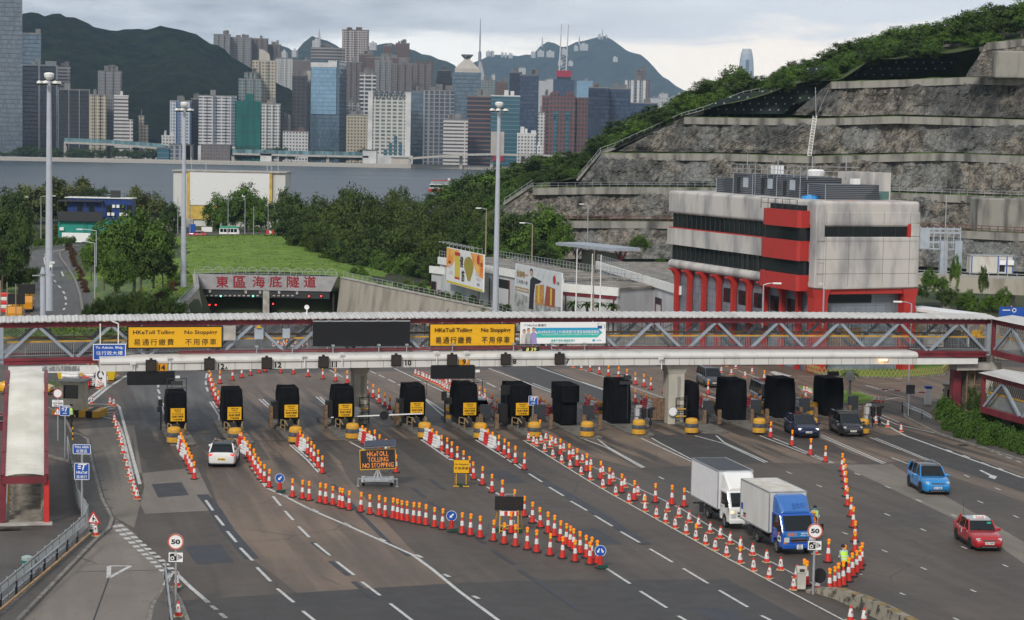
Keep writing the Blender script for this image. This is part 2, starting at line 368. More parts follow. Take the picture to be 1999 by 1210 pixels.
for z,segs in((z7,[(5,420,52,487),(70,520,122,585),(145,622,205,693),(230,730,310,813),(338,857,428,948),(470,995,578,1085),(635,1140,715,1204),(443,395,493,457),(520,490,575,550),(608,590,680,662),(715,700,815,780),(858,820,970,907),(1020,950,1140,1040),(1205,1092,1350,1204),(0,1065,22,1085),(45,1107,78,1132),(100,1158,135,1185)]),(z8,[(445,250,533,305),(577,338,675,397),(720,430,827,492),(877,525,993,595),(1047,630,1172,702),(1238,743,1390,832),(1458,872,1622,970),(955,872,1110,972),(1175,1020,1350,1130),(1425,1183,1480,1215),(440,525,510,570),(600,635,640,662),(170,337,255,392),(60,253,128,300),(735,735,775,760)]),(z1,[(350,1015,537,1125),(625,1180,705,1220),(1163,1068,1220,1096),(1075,1028,1140,1055)])):
 for s in segs:dash(*z(*s[:2]),*z(*s[2:]),.17)
ribbon(mk,[z7(*p)for p in((300,195),(400,340),(530,400),(700,487),(940,590),(1150,685),(1350,775),(1480,870),(1650,1010),(1900,1195),(2000,1270))],.2,HM)
for x,y in((557.6,968),(613,995.5),(676,1022.6),(745,1052.6),(817,1084.7),(871,1122.5),(928,1165)):dash(x-5,y-2.2,x+7,y+3.4,.22)
for pts,w in(([(344,1119),(373,1147),(407,1176)],.22),([(413,1182),(423,1190)],.2),([(430,1197),(441,1206)],.2),([(334,1119),(322,1142)],.25),([(1021,859),(1148,938),(1197,966),(1400,1079),(1563,1166),(1650,1212)],.12),([(1157,911),(1325,990),(1460,1072),(1562,1127),(1610,1150)],.1),([(1138,856),(1185.5,874),(1254,913)],.14),([(1163,854.5),(1186,872),(1258,912)],.14),([(1251,855),(1364,907)],.14),([(1272,854.5),(1284,862),(1369,906.5)],.14),([(1356.5,850),(1414.6,866),(1493.5,903)],.14),([(1398,850),(1413,863),(1499,902)],.14),([(1483,850),(1621.5,904)],.14),([(1505,853),(1627,903.5)],.14),([(1598,850),(1724,905)],.14),([(1602,848),(1729,904)],.14),([(1698,853.5),(1829,906)],.12),([(1708.6,854.5),(1834,905.6)],.12),([(1704,815),(1766.6,850),(1900,898),(1999,933)],.2),([(1660,790),(1750,828),(1847,850),(1914,874)],.15),([(1662,786),(1755,824)],.15),([(1740,893),(1790,912)],.14),([(166.6,784),(200,758),(212,750)],.3),([(173,788),(210,757),(247,733)],.3),([(172,788),(228,789.5),(233,794),(248,850),(273,945)],.22),([(229,822),(240,850),(262,945)],.2),([(150,808),(190,811),(222,818)],.2),([(170,807),(225,796)],.17),([(178,811),(228,803)],.17),([(195,812),(232,808)],.17),([(178,800),(220,792)],.17),([(506,779),(537,807),(532,823)],.15),([(513,779),(540,804)],.15),([(617,774),(641,795)],.15),([(624,774),(643,792)],.15),([(731,775),(772,806)],.16),([(760,801),(771,816)],.16),([(830,780),(866,812)],.14),([(832,779),(876,809)],.14),([(770,719),(880,771)],.18),([(954,719),(1090,771)],.2),([(1046,715),(1190,765)],.2),([(1040,748),(1092,768)],.16),([(1135,745),(1190,763)],.16),([(1140,722),(1305,780)],.16),([(1200,792),(1255,808)],.2),([(1368,768),(1420,785)],.2),([(1140,793),(1170,812)],.16),([(1046,800),(1068,816)],.16),([(945,808),(962,820)],.16),([(1440,723),(1500,745),(1560,742)],.15),([(1560,734),(1660,738)],.14),([(1690,752),(1732,763)],.2),([(1715,749),(1770,747)],.12),([(1728,780),(1752,776)],.15),([(477,883),(500,915),(522,948)],.16),([(481,880),(505,912)],.16),([(347,875),(366,905),(385,936)],.16),([(566,868),(600,898),(625,925)],.16),([(572,868),(603,894),(628,921)],.16),([(682,862),(716,880),(745,905)],.16),([(822,858),(880,898)],.16),([(860,880),(890,902)],.16),([(928,858),(985,893),(1018,915)],.16),([(975,882),(1022,911)],.16),([(310,750),(308,756)],.2),([(308,760),(312,768)],.2),([(310,773),(313,782)],.2),([(313,787),(324,815),(321,828)],.15),([(319,787),(328,812)],.15),([(404,728),(402,738)],.2),([(402,743),(402,751)],.2),([(403,756),(406,764)],.2),([(410,784),(428,812),(427,826)],.18),([(415,783),(431,806)],.16),([(455,772),(457,776)],.1)):
 ribbon(mk,pts,w,HM)
for s in((975,490,1075,543),(1290,495,1335,517),(1355,525,1405,548),(1430,560,1487,588),(1510,600,1567,632)):dash(*[400+q/4 if i%2==0 else 600+q/4 for i,q in enumerate(s)],.18)
for x0,y0,x1,y1 in((927,737,943,744),(950,747,968,756),(975,759,992,768),(1862,719,1880,722),(1500,731,1512,734),(1520,732,1532,735)):dash(x0,y0,x1,y1,.2)
for i in range(13):
 for(ax,ay,bx,by)in((220.6,1025.7,324,1119),(233,1024,340,1115)):
  t=i/12.;u=t+.042;dash(ax+(bx-ax)*t,ay+(by-ay)*t,ax+(bx-ax)*u,ay+(by-ay)*u,.34)
for p in((213,1104.6,255,1104.6),(255,1104.6,212,1128),(212,1128,213,1104.6)):dash(*p,.22)
for x,y in((248,252),(447,338),(445,519),(652,427),(165,640),(680,618),(427,757),(683,872),(545,1039),(882,525),(948,735),(1008,1018),(1217,853),(965,265),(1170,350),(1055,435),(1290,532),(895,1203)):
 px,py=z2(x,y);dash(px-5.4,py-2.2,px+5.4,py+2.4,.13)
for x,y in((808,243),(1005,330),(1000,775),(1268,905)):px,py=z1(x,y);dash(px-5.4,py-2.2,px+5.4,py+2.4,.13)
for x,y in((1291,932.7),(1342.6,959.5)):dash(x-5,y-2.4,x+5,y+2.6,.13)
for x,y in((1849,881),(1872,879),(1951,887),(1967,891),(1989,899)):pass
for s in((1103,95,1145,110),(1168,120,1195,128),(1222,140,1260,152),(1288,165,1328,178),(830,92,870,106),(940,128,985,146),(1060,175,1105,192),(1170,212,1205,226),(1275,258,1320,275)):dash(*z2(*s[:2]),*z2(*s[2:]),.16)
def arrow(pts):
 ps=[tuple(G(x,y,HM))for x,y in pts];a=sum(ps[i][0]*ps[(i+1)%len(ps)][1]-ps[(i+1)%len(ps)][0]*ps[i][1]for i in range(len(ps)));mk.poly(ps if a>0 else ps[::-1])
arrow([z2(*p)for p in((1046,228),(1062,226),(1128,258),(1165,268),(1150,287),(1105,272),(1120,266))])
arrow([(1502,726),(1512,724),(1535,731),(1546,733),(1532,738),(1520,735)])
tag(mk.build('road_markings'),kind='structure')
yb=MB(mat('yellow_road_paint',(.42,.24,.02),.7,col2=(.2,.13,.03),scale=2))
for x,y in((400,843),(508,838),(618,833),(870,831),(975,829),(1165,846),(1255,835),(1285,833),(1395,831),(1430,832),(1596,834),(330,850),(720,836),(545,838)):ribbon(yb,[(x-12,y+.6),(x+12,y-.6)],.12,HM)
tag(yb.build('yellow_road_markings'),kind='structure')
cr=MB(mat('tar',(.012,.012,.013),.5))
for pts,w in(([(212,1129),(182,1212)],.07),([(440,738),(452,750),(470,760)],.09),([(174,857),(187,914),(203,971),(222,1012)],.08),([(150,1116),(330,1112)],.06),([(258,852),(266,905)],.05),([(300,853),(505,860),(1030,857)],.07),([(262,842),(1600,836)],.05)):
 ribbon(cr,pts,w,.0165)
for x,y in((182,884),(188,902),(192,920),(196,938),(202,956),(208,974),(214,991),(232,1019)):dash_=ribbon(cr,[(x-7,y+.5),(x+7,y-.5)],.22,.0165)
for x,y in((488,745),(495,757),(505,768),(580,745),(590,752),(610,764),(450,757),(545,1147)):ribbon(cr,[(x-2.5,y),(x+2.5,y)],.25,.0165)
for x,y,w in((1880,869,.9),(1745,773,.9),(832,836,.7),(741,812,.8)):ribbon(cr,[(x-9,y),(x+9,y)],w,.0165)
tag(cr.build('road_joints'),kind='structure')
KERB=mat('kerb_concrete',(.2,.185,.165),.85,var=.3,scale=2)
def pavement(name,px,h=.13,m=PAVE,world=False):
 pts=[tuple(G(x,y,h))for x,y in px]if not world else px
 a=sum(pts[i][0]*pts[(i+1)%len(pts)][1]-pts[(i+1)%len(pts)][0]*pts[i][1]for i in range(len(pts)))
 if a<0:pts=pts[::-1]
 n=len(pts);mb=MB(m).poly(pts);mb.use(KERB)
 dn=[(x,y,z-h-.3)for x,y,z in pts]
 mb.add(list(pts)+dn,[(n+i,n+(i+1)%n,(i+1)%n,i)for i in range(n)])
 pc=[V(p)for p in pts];cen=sum(pc,V())/n
 ins=[]
 for i,p in enumerate(pc):
  d1=(pc[i]-pc[i-1]);d2=(pc[(i+1)%n]-pc[i]);q=(d1.normalized()+d2.normalized());q.z=0;q.normalize();ins.append(p+V((-q.y,q.x,0))*.2)
 mb.add([p+V((0,0,.003))for p in pc]+[p+V((0,0,.003))for p in ins],[(i,(i+1)%n,n+(i+1)%n,n+i)for i in range(n)])
 return tag(mb.build(name),kind='structure')
pavement('pavement',[(60,775),(128,812),(142,843),(160,848),(174,857),(186,914),(202,971),(223,1011),(216,1030),(190,1052),(36,1212),(-40,1290),(-90,1240),(0,1195),(168,1040),(150,960),(140,900),(60,880)])
pavement('pavement',[(322,1141),(340,1146),(356,1172),(372,1212),(376,1260),(280,1260),(286,1212),(293,1180)])
pavement('pavement',[(-40,742),(160,742),(196,746),(172,752),(110,757),(-40,760)],m=mat('verge_grass',(.05,.085,.02),.9,var=.3,scale=3))
pavement('pavement',[(1764,799),(1790,793),(1870,845),(1999,882),(2100,905),(2100,960),(1999,898),(1830,845),(1764,812)])
tag(MB(mat('bed_soil',(.05,.042,.03),.9,var=.3,scale=2)).poly([tuple(G(x,y,.15))for x,y in((2100,915),(1999,884),(1870,847),(1812,806),(1900,740),(2100,770))]).build('planting_bed'),kind='structure')
GRASS=mat('grass_turf',(.145,.23,.022),.95,col2=(.08,.145,.015),scale=.45,bump=.8,bscale=9,detail=8)
GRASST=mat('tall_grass',(.12,.16,.05),.95,col2=(.05,.1,.02),scale=.35,bump=.8,bscale=7,detail=8,stretch=(1,.5,1))
pavement('grass_island',[(1556,752),(1600,757),(1680,765),(1712,775),(1700,785),(1665,790),(1610,778),(1565,764)],.12,GRASS)
pavement('roundabout',[(1570,712),(1640,690),(1780,685),(1862,706),(1845,730),(1760,737),(1650,733),(1590,726)],.16,GRASS)
def sea():
 mt=mat('sea_water',(.028,.042,.052),.22,spec=.5);k=NT(mt);co=k.co()
 a=k.noise(1,4,co,.6,(.03,.10,1));b=k.noise(1,3,co,.5,(.25,.5,1));c=k.noise(1,4,co,.6,(.002,.012,1))
 k.bump(k.ma('ADD',a,k.ma('MULTIPLY',b,.5)),.6,1.2)
 k.color(k.mix(k.rmp(c,.4,.62),(.022,.034,.043),(.045,.062,.074)));k.put(k.p.inputs['Roughness'],k.ma('MULTIPLY_ADD',c,.3,.22))
 tag(MB(mt).poly([(-6000,560,-5),(9000,560,-5),(12000,14000,-5),(-12000,14000,-5)]).build('sea'),kind='structure')
sea()
def forest_mat(name,c1,c2,sc):
 mt=mat(name,c1,.95,spec=.1);k=NT(mt);co=k.co()
 a=k.noise(sc,6,co,.7);b=k.noise(sc*.12,4,co,.6)
 k.color(k.mix(k.rmp(a,.38,.64),c2,k.mix(k.rmp(b,.4,.62),c1,tuple(q*1.45 for q in c1))));k.bump(a,1.,8.)
 return mt
FOR1=forest_mat('near_forest',(.012,.02,.01),(.004,.008,.005),.05);FOR2=forest_mat('far_forest',(.035,.05,.035),(.02,.03,.022),.02)
def hill(name,ridge,d,run,m,nz,bump,seed,foot=-4,x0=None):
 ps=[at(x,y,d)for x,y in ridge];cum=[0]
 nx=int((ps[-1].x-ps[0].x)/nz);ny=int(run/nz)
 def top(u):
  x=ps[0].x+(ps[-1].x-ps[0].x)*u
  for a,b in zip(ps,ps[1:]):
   if a.x<=x<=b.x+.01:t=(x-a.x)/(b.x-a.x);return x,a.z+(b.z-a.z)*t
  return x,ps[-1].z
 def fn(u,v):
  x,zt_=top(u);y=d-run*(1-v)
  pr=v**.85
  sp=noise.noise((x/run*3.2+seed,y/run*.9,seed))*.28+noise.noise((x/run*7+seed,y/run*2.2,seed+4))*.12
  z=foot+(zt_-foot)*max(0,min(1.0,pr+sp*sin(pi*v)*1.1))
  z+=bump*(noise.noise((x/(bump*3.2),y/(bump*3.2),seed))+.6*noise.noise((x/(bump*1.3),y/(bump*1.3),seed+9)))
  return(x+(x/d)*(y-d)*.0,y,z)
 mb=MB(m).grid(nx,ny,fn);mb.grid(nx,3,lambda u,v:(top(u)[0],d+v*run*.6,foot+(fn(u,1)[2]-foot)*(1-v)))
 tag(mb.build(name,smooth=True),kind='structure')
hill('hills',[(-260,60),(-60,40),(45,25),(90,27),(130,32),(160,40),(185,50),(200,56),(215,62),(250,57),(275,56),(300,55),(330,52),(350,57),(380,66),(400,75),(415,84),(450,108),(500,140),(560,172),(640,205),(720,232),(800,260)],2560,560,FOR1,9,5,1.)
hill('far_hills',[(500,150),(530,95),(545,90),(556,90),(570,104),(578,100),(590,88),(600,76),(608,71),(620,71),(632,76),(645,82),(665,96),(690,100),(715,92),(740,86),(770,86),(800,98),(830,106),(850,110),(870,116),(885,126),(900,140),(950,165),(1040,200)],6200,1500,FOR2,24,9,5.)
hill('far_hills',[(800,150),(900,132),(938,117),(950,107),(975,106),(1005,109),(1030,108),(1045,104),(1052,95),(1060,87),(1070,81),(1080,83),(1090,89),(1097,92),(1105,88),(1115,86),(1135,80),(1150,77),(1165,73),(1178,71),(1190,74),(1203,83),(1215,94),(1230,101),(1250,108),(1262,115),(1275,130),(1290,147),(1305,157),(1322,169),(1342,181),(1420,214),(1500,240)],9600,2200,FOR2,34,10,9.)
def facade(name,wall,glass,fh=3.3,bw=3.,rw=.6,rh=.5,rough=.25,var=.5,mull=0.,metal=0.,hband=None,boost=None):
 """window grid laid out in metres on the wall; frames are the wall, panes are glossy"""
 if name in MATS:return MATS[name]
 wall=tuple(c*(.8 if max(wall)<.4 else .95)for c in wall);glass=tuple(c*.8 for c in glass);mt=mat(name,wall,.8);k=NT(mt);co=k.co();x,y,z=k.xyz(co)
 u=k.ma('ADD',x,y)
 fu=k.ma('FRACT',k.ma('DIVIDE',u,bw));fz=k.ma('FRACT',k.ma('DIVIDE',z,fh))
 win=k.ma('MULTIPLY',k.ma('LESS_THAN',fu,rw),k.ma('LESS_THAN',fz,rh))
 cb=k.n('CombineXYZ');k.L.new(k.ma('FLOOR',k.ma('DIVIDE',u,bw)),cb.inputs[0]);k.L.new(k.ma('FLOOR',k.ma('DIVIDE',z,fh)),cb.inputs[2])
 wn=k.n('TexWhiteNoise');k.L.new(cb.outputs[0],wn.inputs['Vector']);rnd=wn.outputs['Value']
 big=k.noise(.05,3,co)
 g2=tuple(min(1,c*2.2+.02)for c in glass)
 gl=k.mix(k.ma('MULTIPLY',rnd,var),glass,g2);gl=k.mix(k.rmp(big,.4,.65,0,.35),gl,tuple(c*1.6+.01 for c in glass))
 st=k.noise(.5,4,co,.6,(1,1,.06));wl=k.mix(k.rmp(st,.4,.75,0,.3),wall,tuple(c*.55 for c in wall))
 if hband:
  wl=k.mix(k.ma('LESS_THAN',k.ma('FRACT',k.ma('DIVIDE',u,hband[1])),hband[2]),wl,hband[0])
 k.color(k.mix(win,wl,gl));k.put(k.p.inputs['Roughness'],k.ma('MULTIPLY_ADD',win,rough-.8,.8))
 if metal:k.put(k.p.inputs['Metallic'],k.ma('MULTIPLY',win,metal))
 return mt
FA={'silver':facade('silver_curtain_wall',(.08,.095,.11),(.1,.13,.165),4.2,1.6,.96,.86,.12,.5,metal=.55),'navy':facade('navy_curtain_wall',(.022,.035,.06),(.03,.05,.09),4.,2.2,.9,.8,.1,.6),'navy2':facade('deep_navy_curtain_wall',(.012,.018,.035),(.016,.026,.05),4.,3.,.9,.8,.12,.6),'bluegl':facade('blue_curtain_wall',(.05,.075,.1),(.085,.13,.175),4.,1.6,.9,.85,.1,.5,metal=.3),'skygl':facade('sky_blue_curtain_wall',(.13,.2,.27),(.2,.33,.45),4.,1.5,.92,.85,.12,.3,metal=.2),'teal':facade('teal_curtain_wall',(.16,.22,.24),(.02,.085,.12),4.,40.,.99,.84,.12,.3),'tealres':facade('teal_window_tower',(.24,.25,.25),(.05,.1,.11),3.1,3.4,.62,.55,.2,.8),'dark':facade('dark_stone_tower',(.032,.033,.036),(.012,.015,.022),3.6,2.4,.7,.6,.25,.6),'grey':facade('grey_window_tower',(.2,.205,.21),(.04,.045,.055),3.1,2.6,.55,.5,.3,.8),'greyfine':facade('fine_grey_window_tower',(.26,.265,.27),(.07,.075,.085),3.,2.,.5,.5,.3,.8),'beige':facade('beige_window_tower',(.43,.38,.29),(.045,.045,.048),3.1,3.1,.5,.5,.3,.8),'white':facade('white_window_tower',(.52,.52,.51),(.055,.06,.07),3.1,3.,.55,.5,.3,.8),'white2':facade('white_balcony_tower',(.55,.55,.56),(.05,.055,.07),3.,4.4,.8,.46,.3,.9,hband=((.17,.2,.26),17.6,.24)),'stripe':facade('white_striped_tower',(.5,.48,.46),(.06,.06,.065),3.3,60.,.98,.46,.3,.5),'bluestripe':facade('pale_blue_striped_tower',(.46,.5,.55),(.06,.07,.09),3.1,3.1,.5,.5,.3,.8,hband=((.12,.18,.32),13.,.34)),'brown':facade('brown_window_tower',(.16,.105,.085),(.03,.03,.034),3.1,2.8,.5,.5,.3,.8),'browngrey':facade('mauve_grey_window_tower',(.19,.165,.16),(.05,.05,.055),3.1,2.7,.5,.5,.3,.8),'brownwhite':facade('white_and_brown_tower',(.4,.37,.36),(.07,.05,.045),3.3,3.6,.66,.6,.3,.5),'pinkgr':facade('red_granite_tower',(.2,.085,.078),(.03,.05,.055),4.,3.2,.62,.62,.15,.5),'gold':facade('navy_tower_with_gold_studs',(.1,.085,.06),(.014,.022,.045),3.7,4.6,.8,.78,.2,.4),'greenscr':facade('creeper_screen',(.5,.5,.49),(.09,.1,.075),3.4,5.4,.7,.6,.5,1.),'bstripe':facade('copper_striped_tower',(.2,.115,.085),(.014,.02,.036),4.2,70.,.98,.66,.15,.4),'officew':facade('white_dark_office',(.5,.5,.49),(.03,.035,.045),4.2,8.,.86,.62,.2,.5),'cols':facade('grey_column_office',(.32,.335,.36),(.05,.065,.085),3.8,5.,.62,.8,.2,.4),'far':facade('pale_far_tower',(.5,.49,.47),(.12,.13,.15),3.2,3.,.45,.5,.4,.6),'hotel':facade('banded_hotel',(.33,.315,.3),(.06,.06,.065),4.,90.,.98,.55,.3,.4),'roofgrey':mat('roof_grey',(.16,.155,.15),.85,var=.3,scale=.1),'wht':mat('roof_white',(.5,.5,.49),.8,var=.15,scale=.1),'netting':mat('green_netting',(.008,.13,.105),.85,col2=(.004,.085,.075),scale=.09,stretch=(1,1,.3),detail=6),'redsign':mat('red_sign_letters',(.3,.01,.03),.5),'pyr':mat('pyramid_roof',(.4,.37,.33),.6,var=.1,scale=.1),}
NB=[0]
def tower(x0,x1,yt,d,style,label,name='tower',rz=0.,dep=None,zb=-3.,plan='box',roof=None,podium=None,crown=None,cat='tower',ribs=None,step=None,top=None):
 p0,p1=at(x0,400,d),at(x1,400,d);w=p1.x-p0.x;xm=(x0+x1)/2
 h=at(xm,yt,d).z-zb;cx=(p0.x+p1.x)/2;dep=dep or w*.8
 if rz:
  c,s=abs(cos(rz)),abs(sin(rz));dep=dep if dep<w else w*.7;w=max(w*.35,(w-dep*s)/c)
 t=thing(name,label,cat,(cx+dep/2*sin(atan2(cx,d)),d+dep/2*cos(atan2(cx,d)),zb),rz-atan2(cx,d),'high-rise blocks across the harbour');m=FA[style];mb=MB(m)
 def pl(w,dep,z0,z1):
  if plan=='notch':
   n=max(3,int(w/9));pts=[]
   for i in range(n):
    a,b=-w/2+w*i/n,-w/2+w*(i+1)/n;g=(b-a)*.16
    pts+=[(a+.01,-dep/2+1.8),(a+g,-dep/2+1.8),(a+g,-dep/2),(b-g,-dep/2),(b-g,-dep/2+1.8)]
   mb.prism(pts+[(w/2,-dep/2+1.8),(w/2,dep/2),(-w/2,dep/2)],z0,z1)
  elif plan=='cut':e=w*.14;mb.prism([(-w/2+e,-dep/2),(w/2-e,-dep/2),(w/2,-dep/2+e),(w/2,dep/2-e),(w/2-e,dep/2),(-w/2+e,dep/2),(-w/2,dep/2-e),(-w/2,-dep/2+e)],z0,z1)
  elif plan=='curve':mb.prism([(-w/2+w*i/12,-dep/2-(.25*dep)*(1-(i/6-1)**2))for i in range(13)]+[(w/2,dep/2),(-w/2,dep/2)],z0,z1)
  else:mb.prism([(-w/2,-dep/2),(w/2,-dep/2),(w/2,dep/2),(-w/2,dep/2)],z0,z1)
 if step:
  f,sx,sw=step;pl(w,dep,0,h*f);mb2=MB(m);o=mb;mb=mb2
  mb2.x=M.Translation((sx*w,0,0));pl(w*sw,dep*.8,h*f,h);o.build('wall',t);mb2.build('upper_wall',t)
 else:pl(w,dep,0,h);mb.build('wall',t)
 r=random.Random(int(x0*7+yt))
 if roof!='none':
  rf=MB(FA[roof]if roof in FA else FA['roofgrey']);sx=step[1]*w if step else 0;sw=step[2]if step else 1
  rf.bb(sx-w*sw/2-.3,sx+w*sw/2+.3,-dep*.4,dep*.4,h,h+1.2)
  for i in range(r.randint(1,3)):
   a=r.uniform(-.35,.25)*w*sw+sx;b=w*sw*r.uniform(.12,.32);rf.bb(a,a+b,-dep*.25,dep*.2,h+1.2,h+1.2+r.uniform(2.5,6))
  rf.build('roof',t)
 if podium:MB(FA[podium[0]]).bb(-w/2*podium[1],w/2*podium[1],-dep/2-4,dep/2,0,podium[2]).build('podium',t)
 if ribs:
  rb=MB(FA[ribs[0]]);n=ribs[1]
  for i in range(n+1):xx=-w/2+w*i/n;rb.bb(xx-ribs[2],xx+ribs[2],-dep/2-.7,-dep/2+.3,0,h+.8)
  rb.build('ribs',t)
 if crown:crown(t,w,dep,h)
 return t
def c_pyr(t,w,dep,h):
 mb=MB(FA['pyr']);mb.bb(-w*.42,w*.42,-dep*.42,dep*.42,h,h+4);mb.box((0,0,h+9),(w*.84,dep*.84,10),tx=.22,ty=.22);mb.build('crown',t)
 MB(FA['cols']).lathe([(w*.08,h+13),(w*.1,h+14.5),(w*.21,h+18),(w*.21,h+19)],8).build('crown_deck',t)
def c_central(t,w,dep,h):
 mb=MB(FA['pyr']);mb.lathe([(w*.46,h),(w*.12,h+62),(w*.1,h+66)],3).build('crown',t)
 MB(FA['cols']).lathe([(5,h+66),(5,h+95),(2.2,h+96),(2,h+140),(.8,h+200)],6).build('spire',t)
def c_masts(t,w,dep,h):
 mb=MB(FA['dark']);mb.bb(-w*.33,w*.33,-dep*.3,dep*.3,h,h+9).build('roof',t)
 s=MB(FA['redsign']);s.bb(-w*.36,w*.36,-dep*.31,-dep*.29,h+4,h+13).build('sign',t)
 ms=MB(FA['wht'])
 for x in(-1,1):ms.tube([(x*5-2,0,h+9),(x*5,0,h+80)],[1.3,.6],6)
 for i in range(5):ms.tube([(-5,0,h+12+i*5),(5,0,h+17+i*5)],.4,4)
 ms.build('mast',t)
def c_fin(t,w,dep,h):MB(FA['pyr']).plate([(-w*.3,h),(w*.35,h),(w*.3,h+7),(0,h+11),(-w*.3,h+12)],-2,2).build('crown',t)
def c_arch(t,w,dep,h):
 mb=MB(FA['pinkgr'])
 for s in(-.27,.27):mb.plate([(s*w-w*.2,h)]+[(s*w+w*.2*cos(a),h+5*sin(a))for a in[pi-pi*i/8 for i in range(9)]],-dep*.5-.3,-dep*.5+5)
 mb.build('crown',t)
 g=MB(FA['teal'])
 for s in(-.22,.22):g.bb(s*w-w*.06,s*w+w*.06,-dep/2-.8,-dep/2+.2,6,h*.72);g.box((s*w,-dep/2-.3,h*.74),(w*.2,1,7))
 g.build('glazed_slot',t)
def c_netting(t,w,dep,h):
 b=MB(FA['netting']);b.bb(-w*.12,w*.2,-dep*.3,dep*.2,h,h+7)
 b.build('netting_cap',t)
 s=MB(DARKM)
 for i in range(1,4):s.bb(-w/2-.15,w/2+.15,-dep/2-.25,dep/2,h*i/4-.25,h*i/4+.25)
 for i in range(1,4):s.bb(-w/2+w*i/4-.2,-w/2+w*i/4+.2,-dep/2-.24,-dep/2,0,h)
 s.build('scaffold_lines',t)
def c_glass(t,w,dep,h):
 g=MB(FA['skygl']);g.bb(-w*.47,w*.40,-dep/2-1.2,-dep/2,h*.47,h*.93);g.build('reflecting_glass',t)
 f=MB(FA['wht']);n=34
 for i in range(n):x=-w*.47+w*.87*i/(n-1);f.bb(x-.45,x+.45,-dep/2-1.6,-dep/2-1.2,h*.93,h*.975+(2.5 if i>22 else 0)*abs(sin(i)))
 f.build('roof_fins',t)
def c_frame(t,w,dep,h):
 f=MB(FA['wht']);f.bb(-w/2-.6,-w*.4,-dep/2-1.5,-dep/2,0,h);f.bb(w*.38,w/2+.6,-dep/2-1.5,-dep/2,0,h);f.build('end_wall',t)
 tr=MB(FA['cols'])
 for i in range(10):x=-w*.4+w*.8*i/10;tr.bar((x,-dep/2-1.2,h-6),(x+w*.04,-dep/2-1.2,h-.5),.7);tr.bar((x+w*.04,-dep/2-1.2,h-.5),(x+w*.08,-dep/2-1.2,h-6),.7)
 tr.bar((-w*.4,-dep/2-1.2,h),(w*.4,-dep/2-1.2,h),1.2);tr.build('roof_truss',t)
 g=MB(FA['teal'])
 for i in range(5):
  x=-w*.12+i*w*.12;g.bb(x,x+w*.075,-dep/2-.6,-dep/2,9,h*(.25+.09*(1.6-abs(i-2))))
 g.build('entrance_glazing',t)
def c_banner(t,w,dep,h):
 b=MB(FA['pyr']).bb(-w*.48,-w*.02,-dep/2-1,-dep/2-.5,h*.18,h*.5);b.use(FA['redsign']).bb(-w*.48,-w*.02,-dep/2-1.1,-dep/2-.5,h*.08,h*.18);b.build('banner',t)
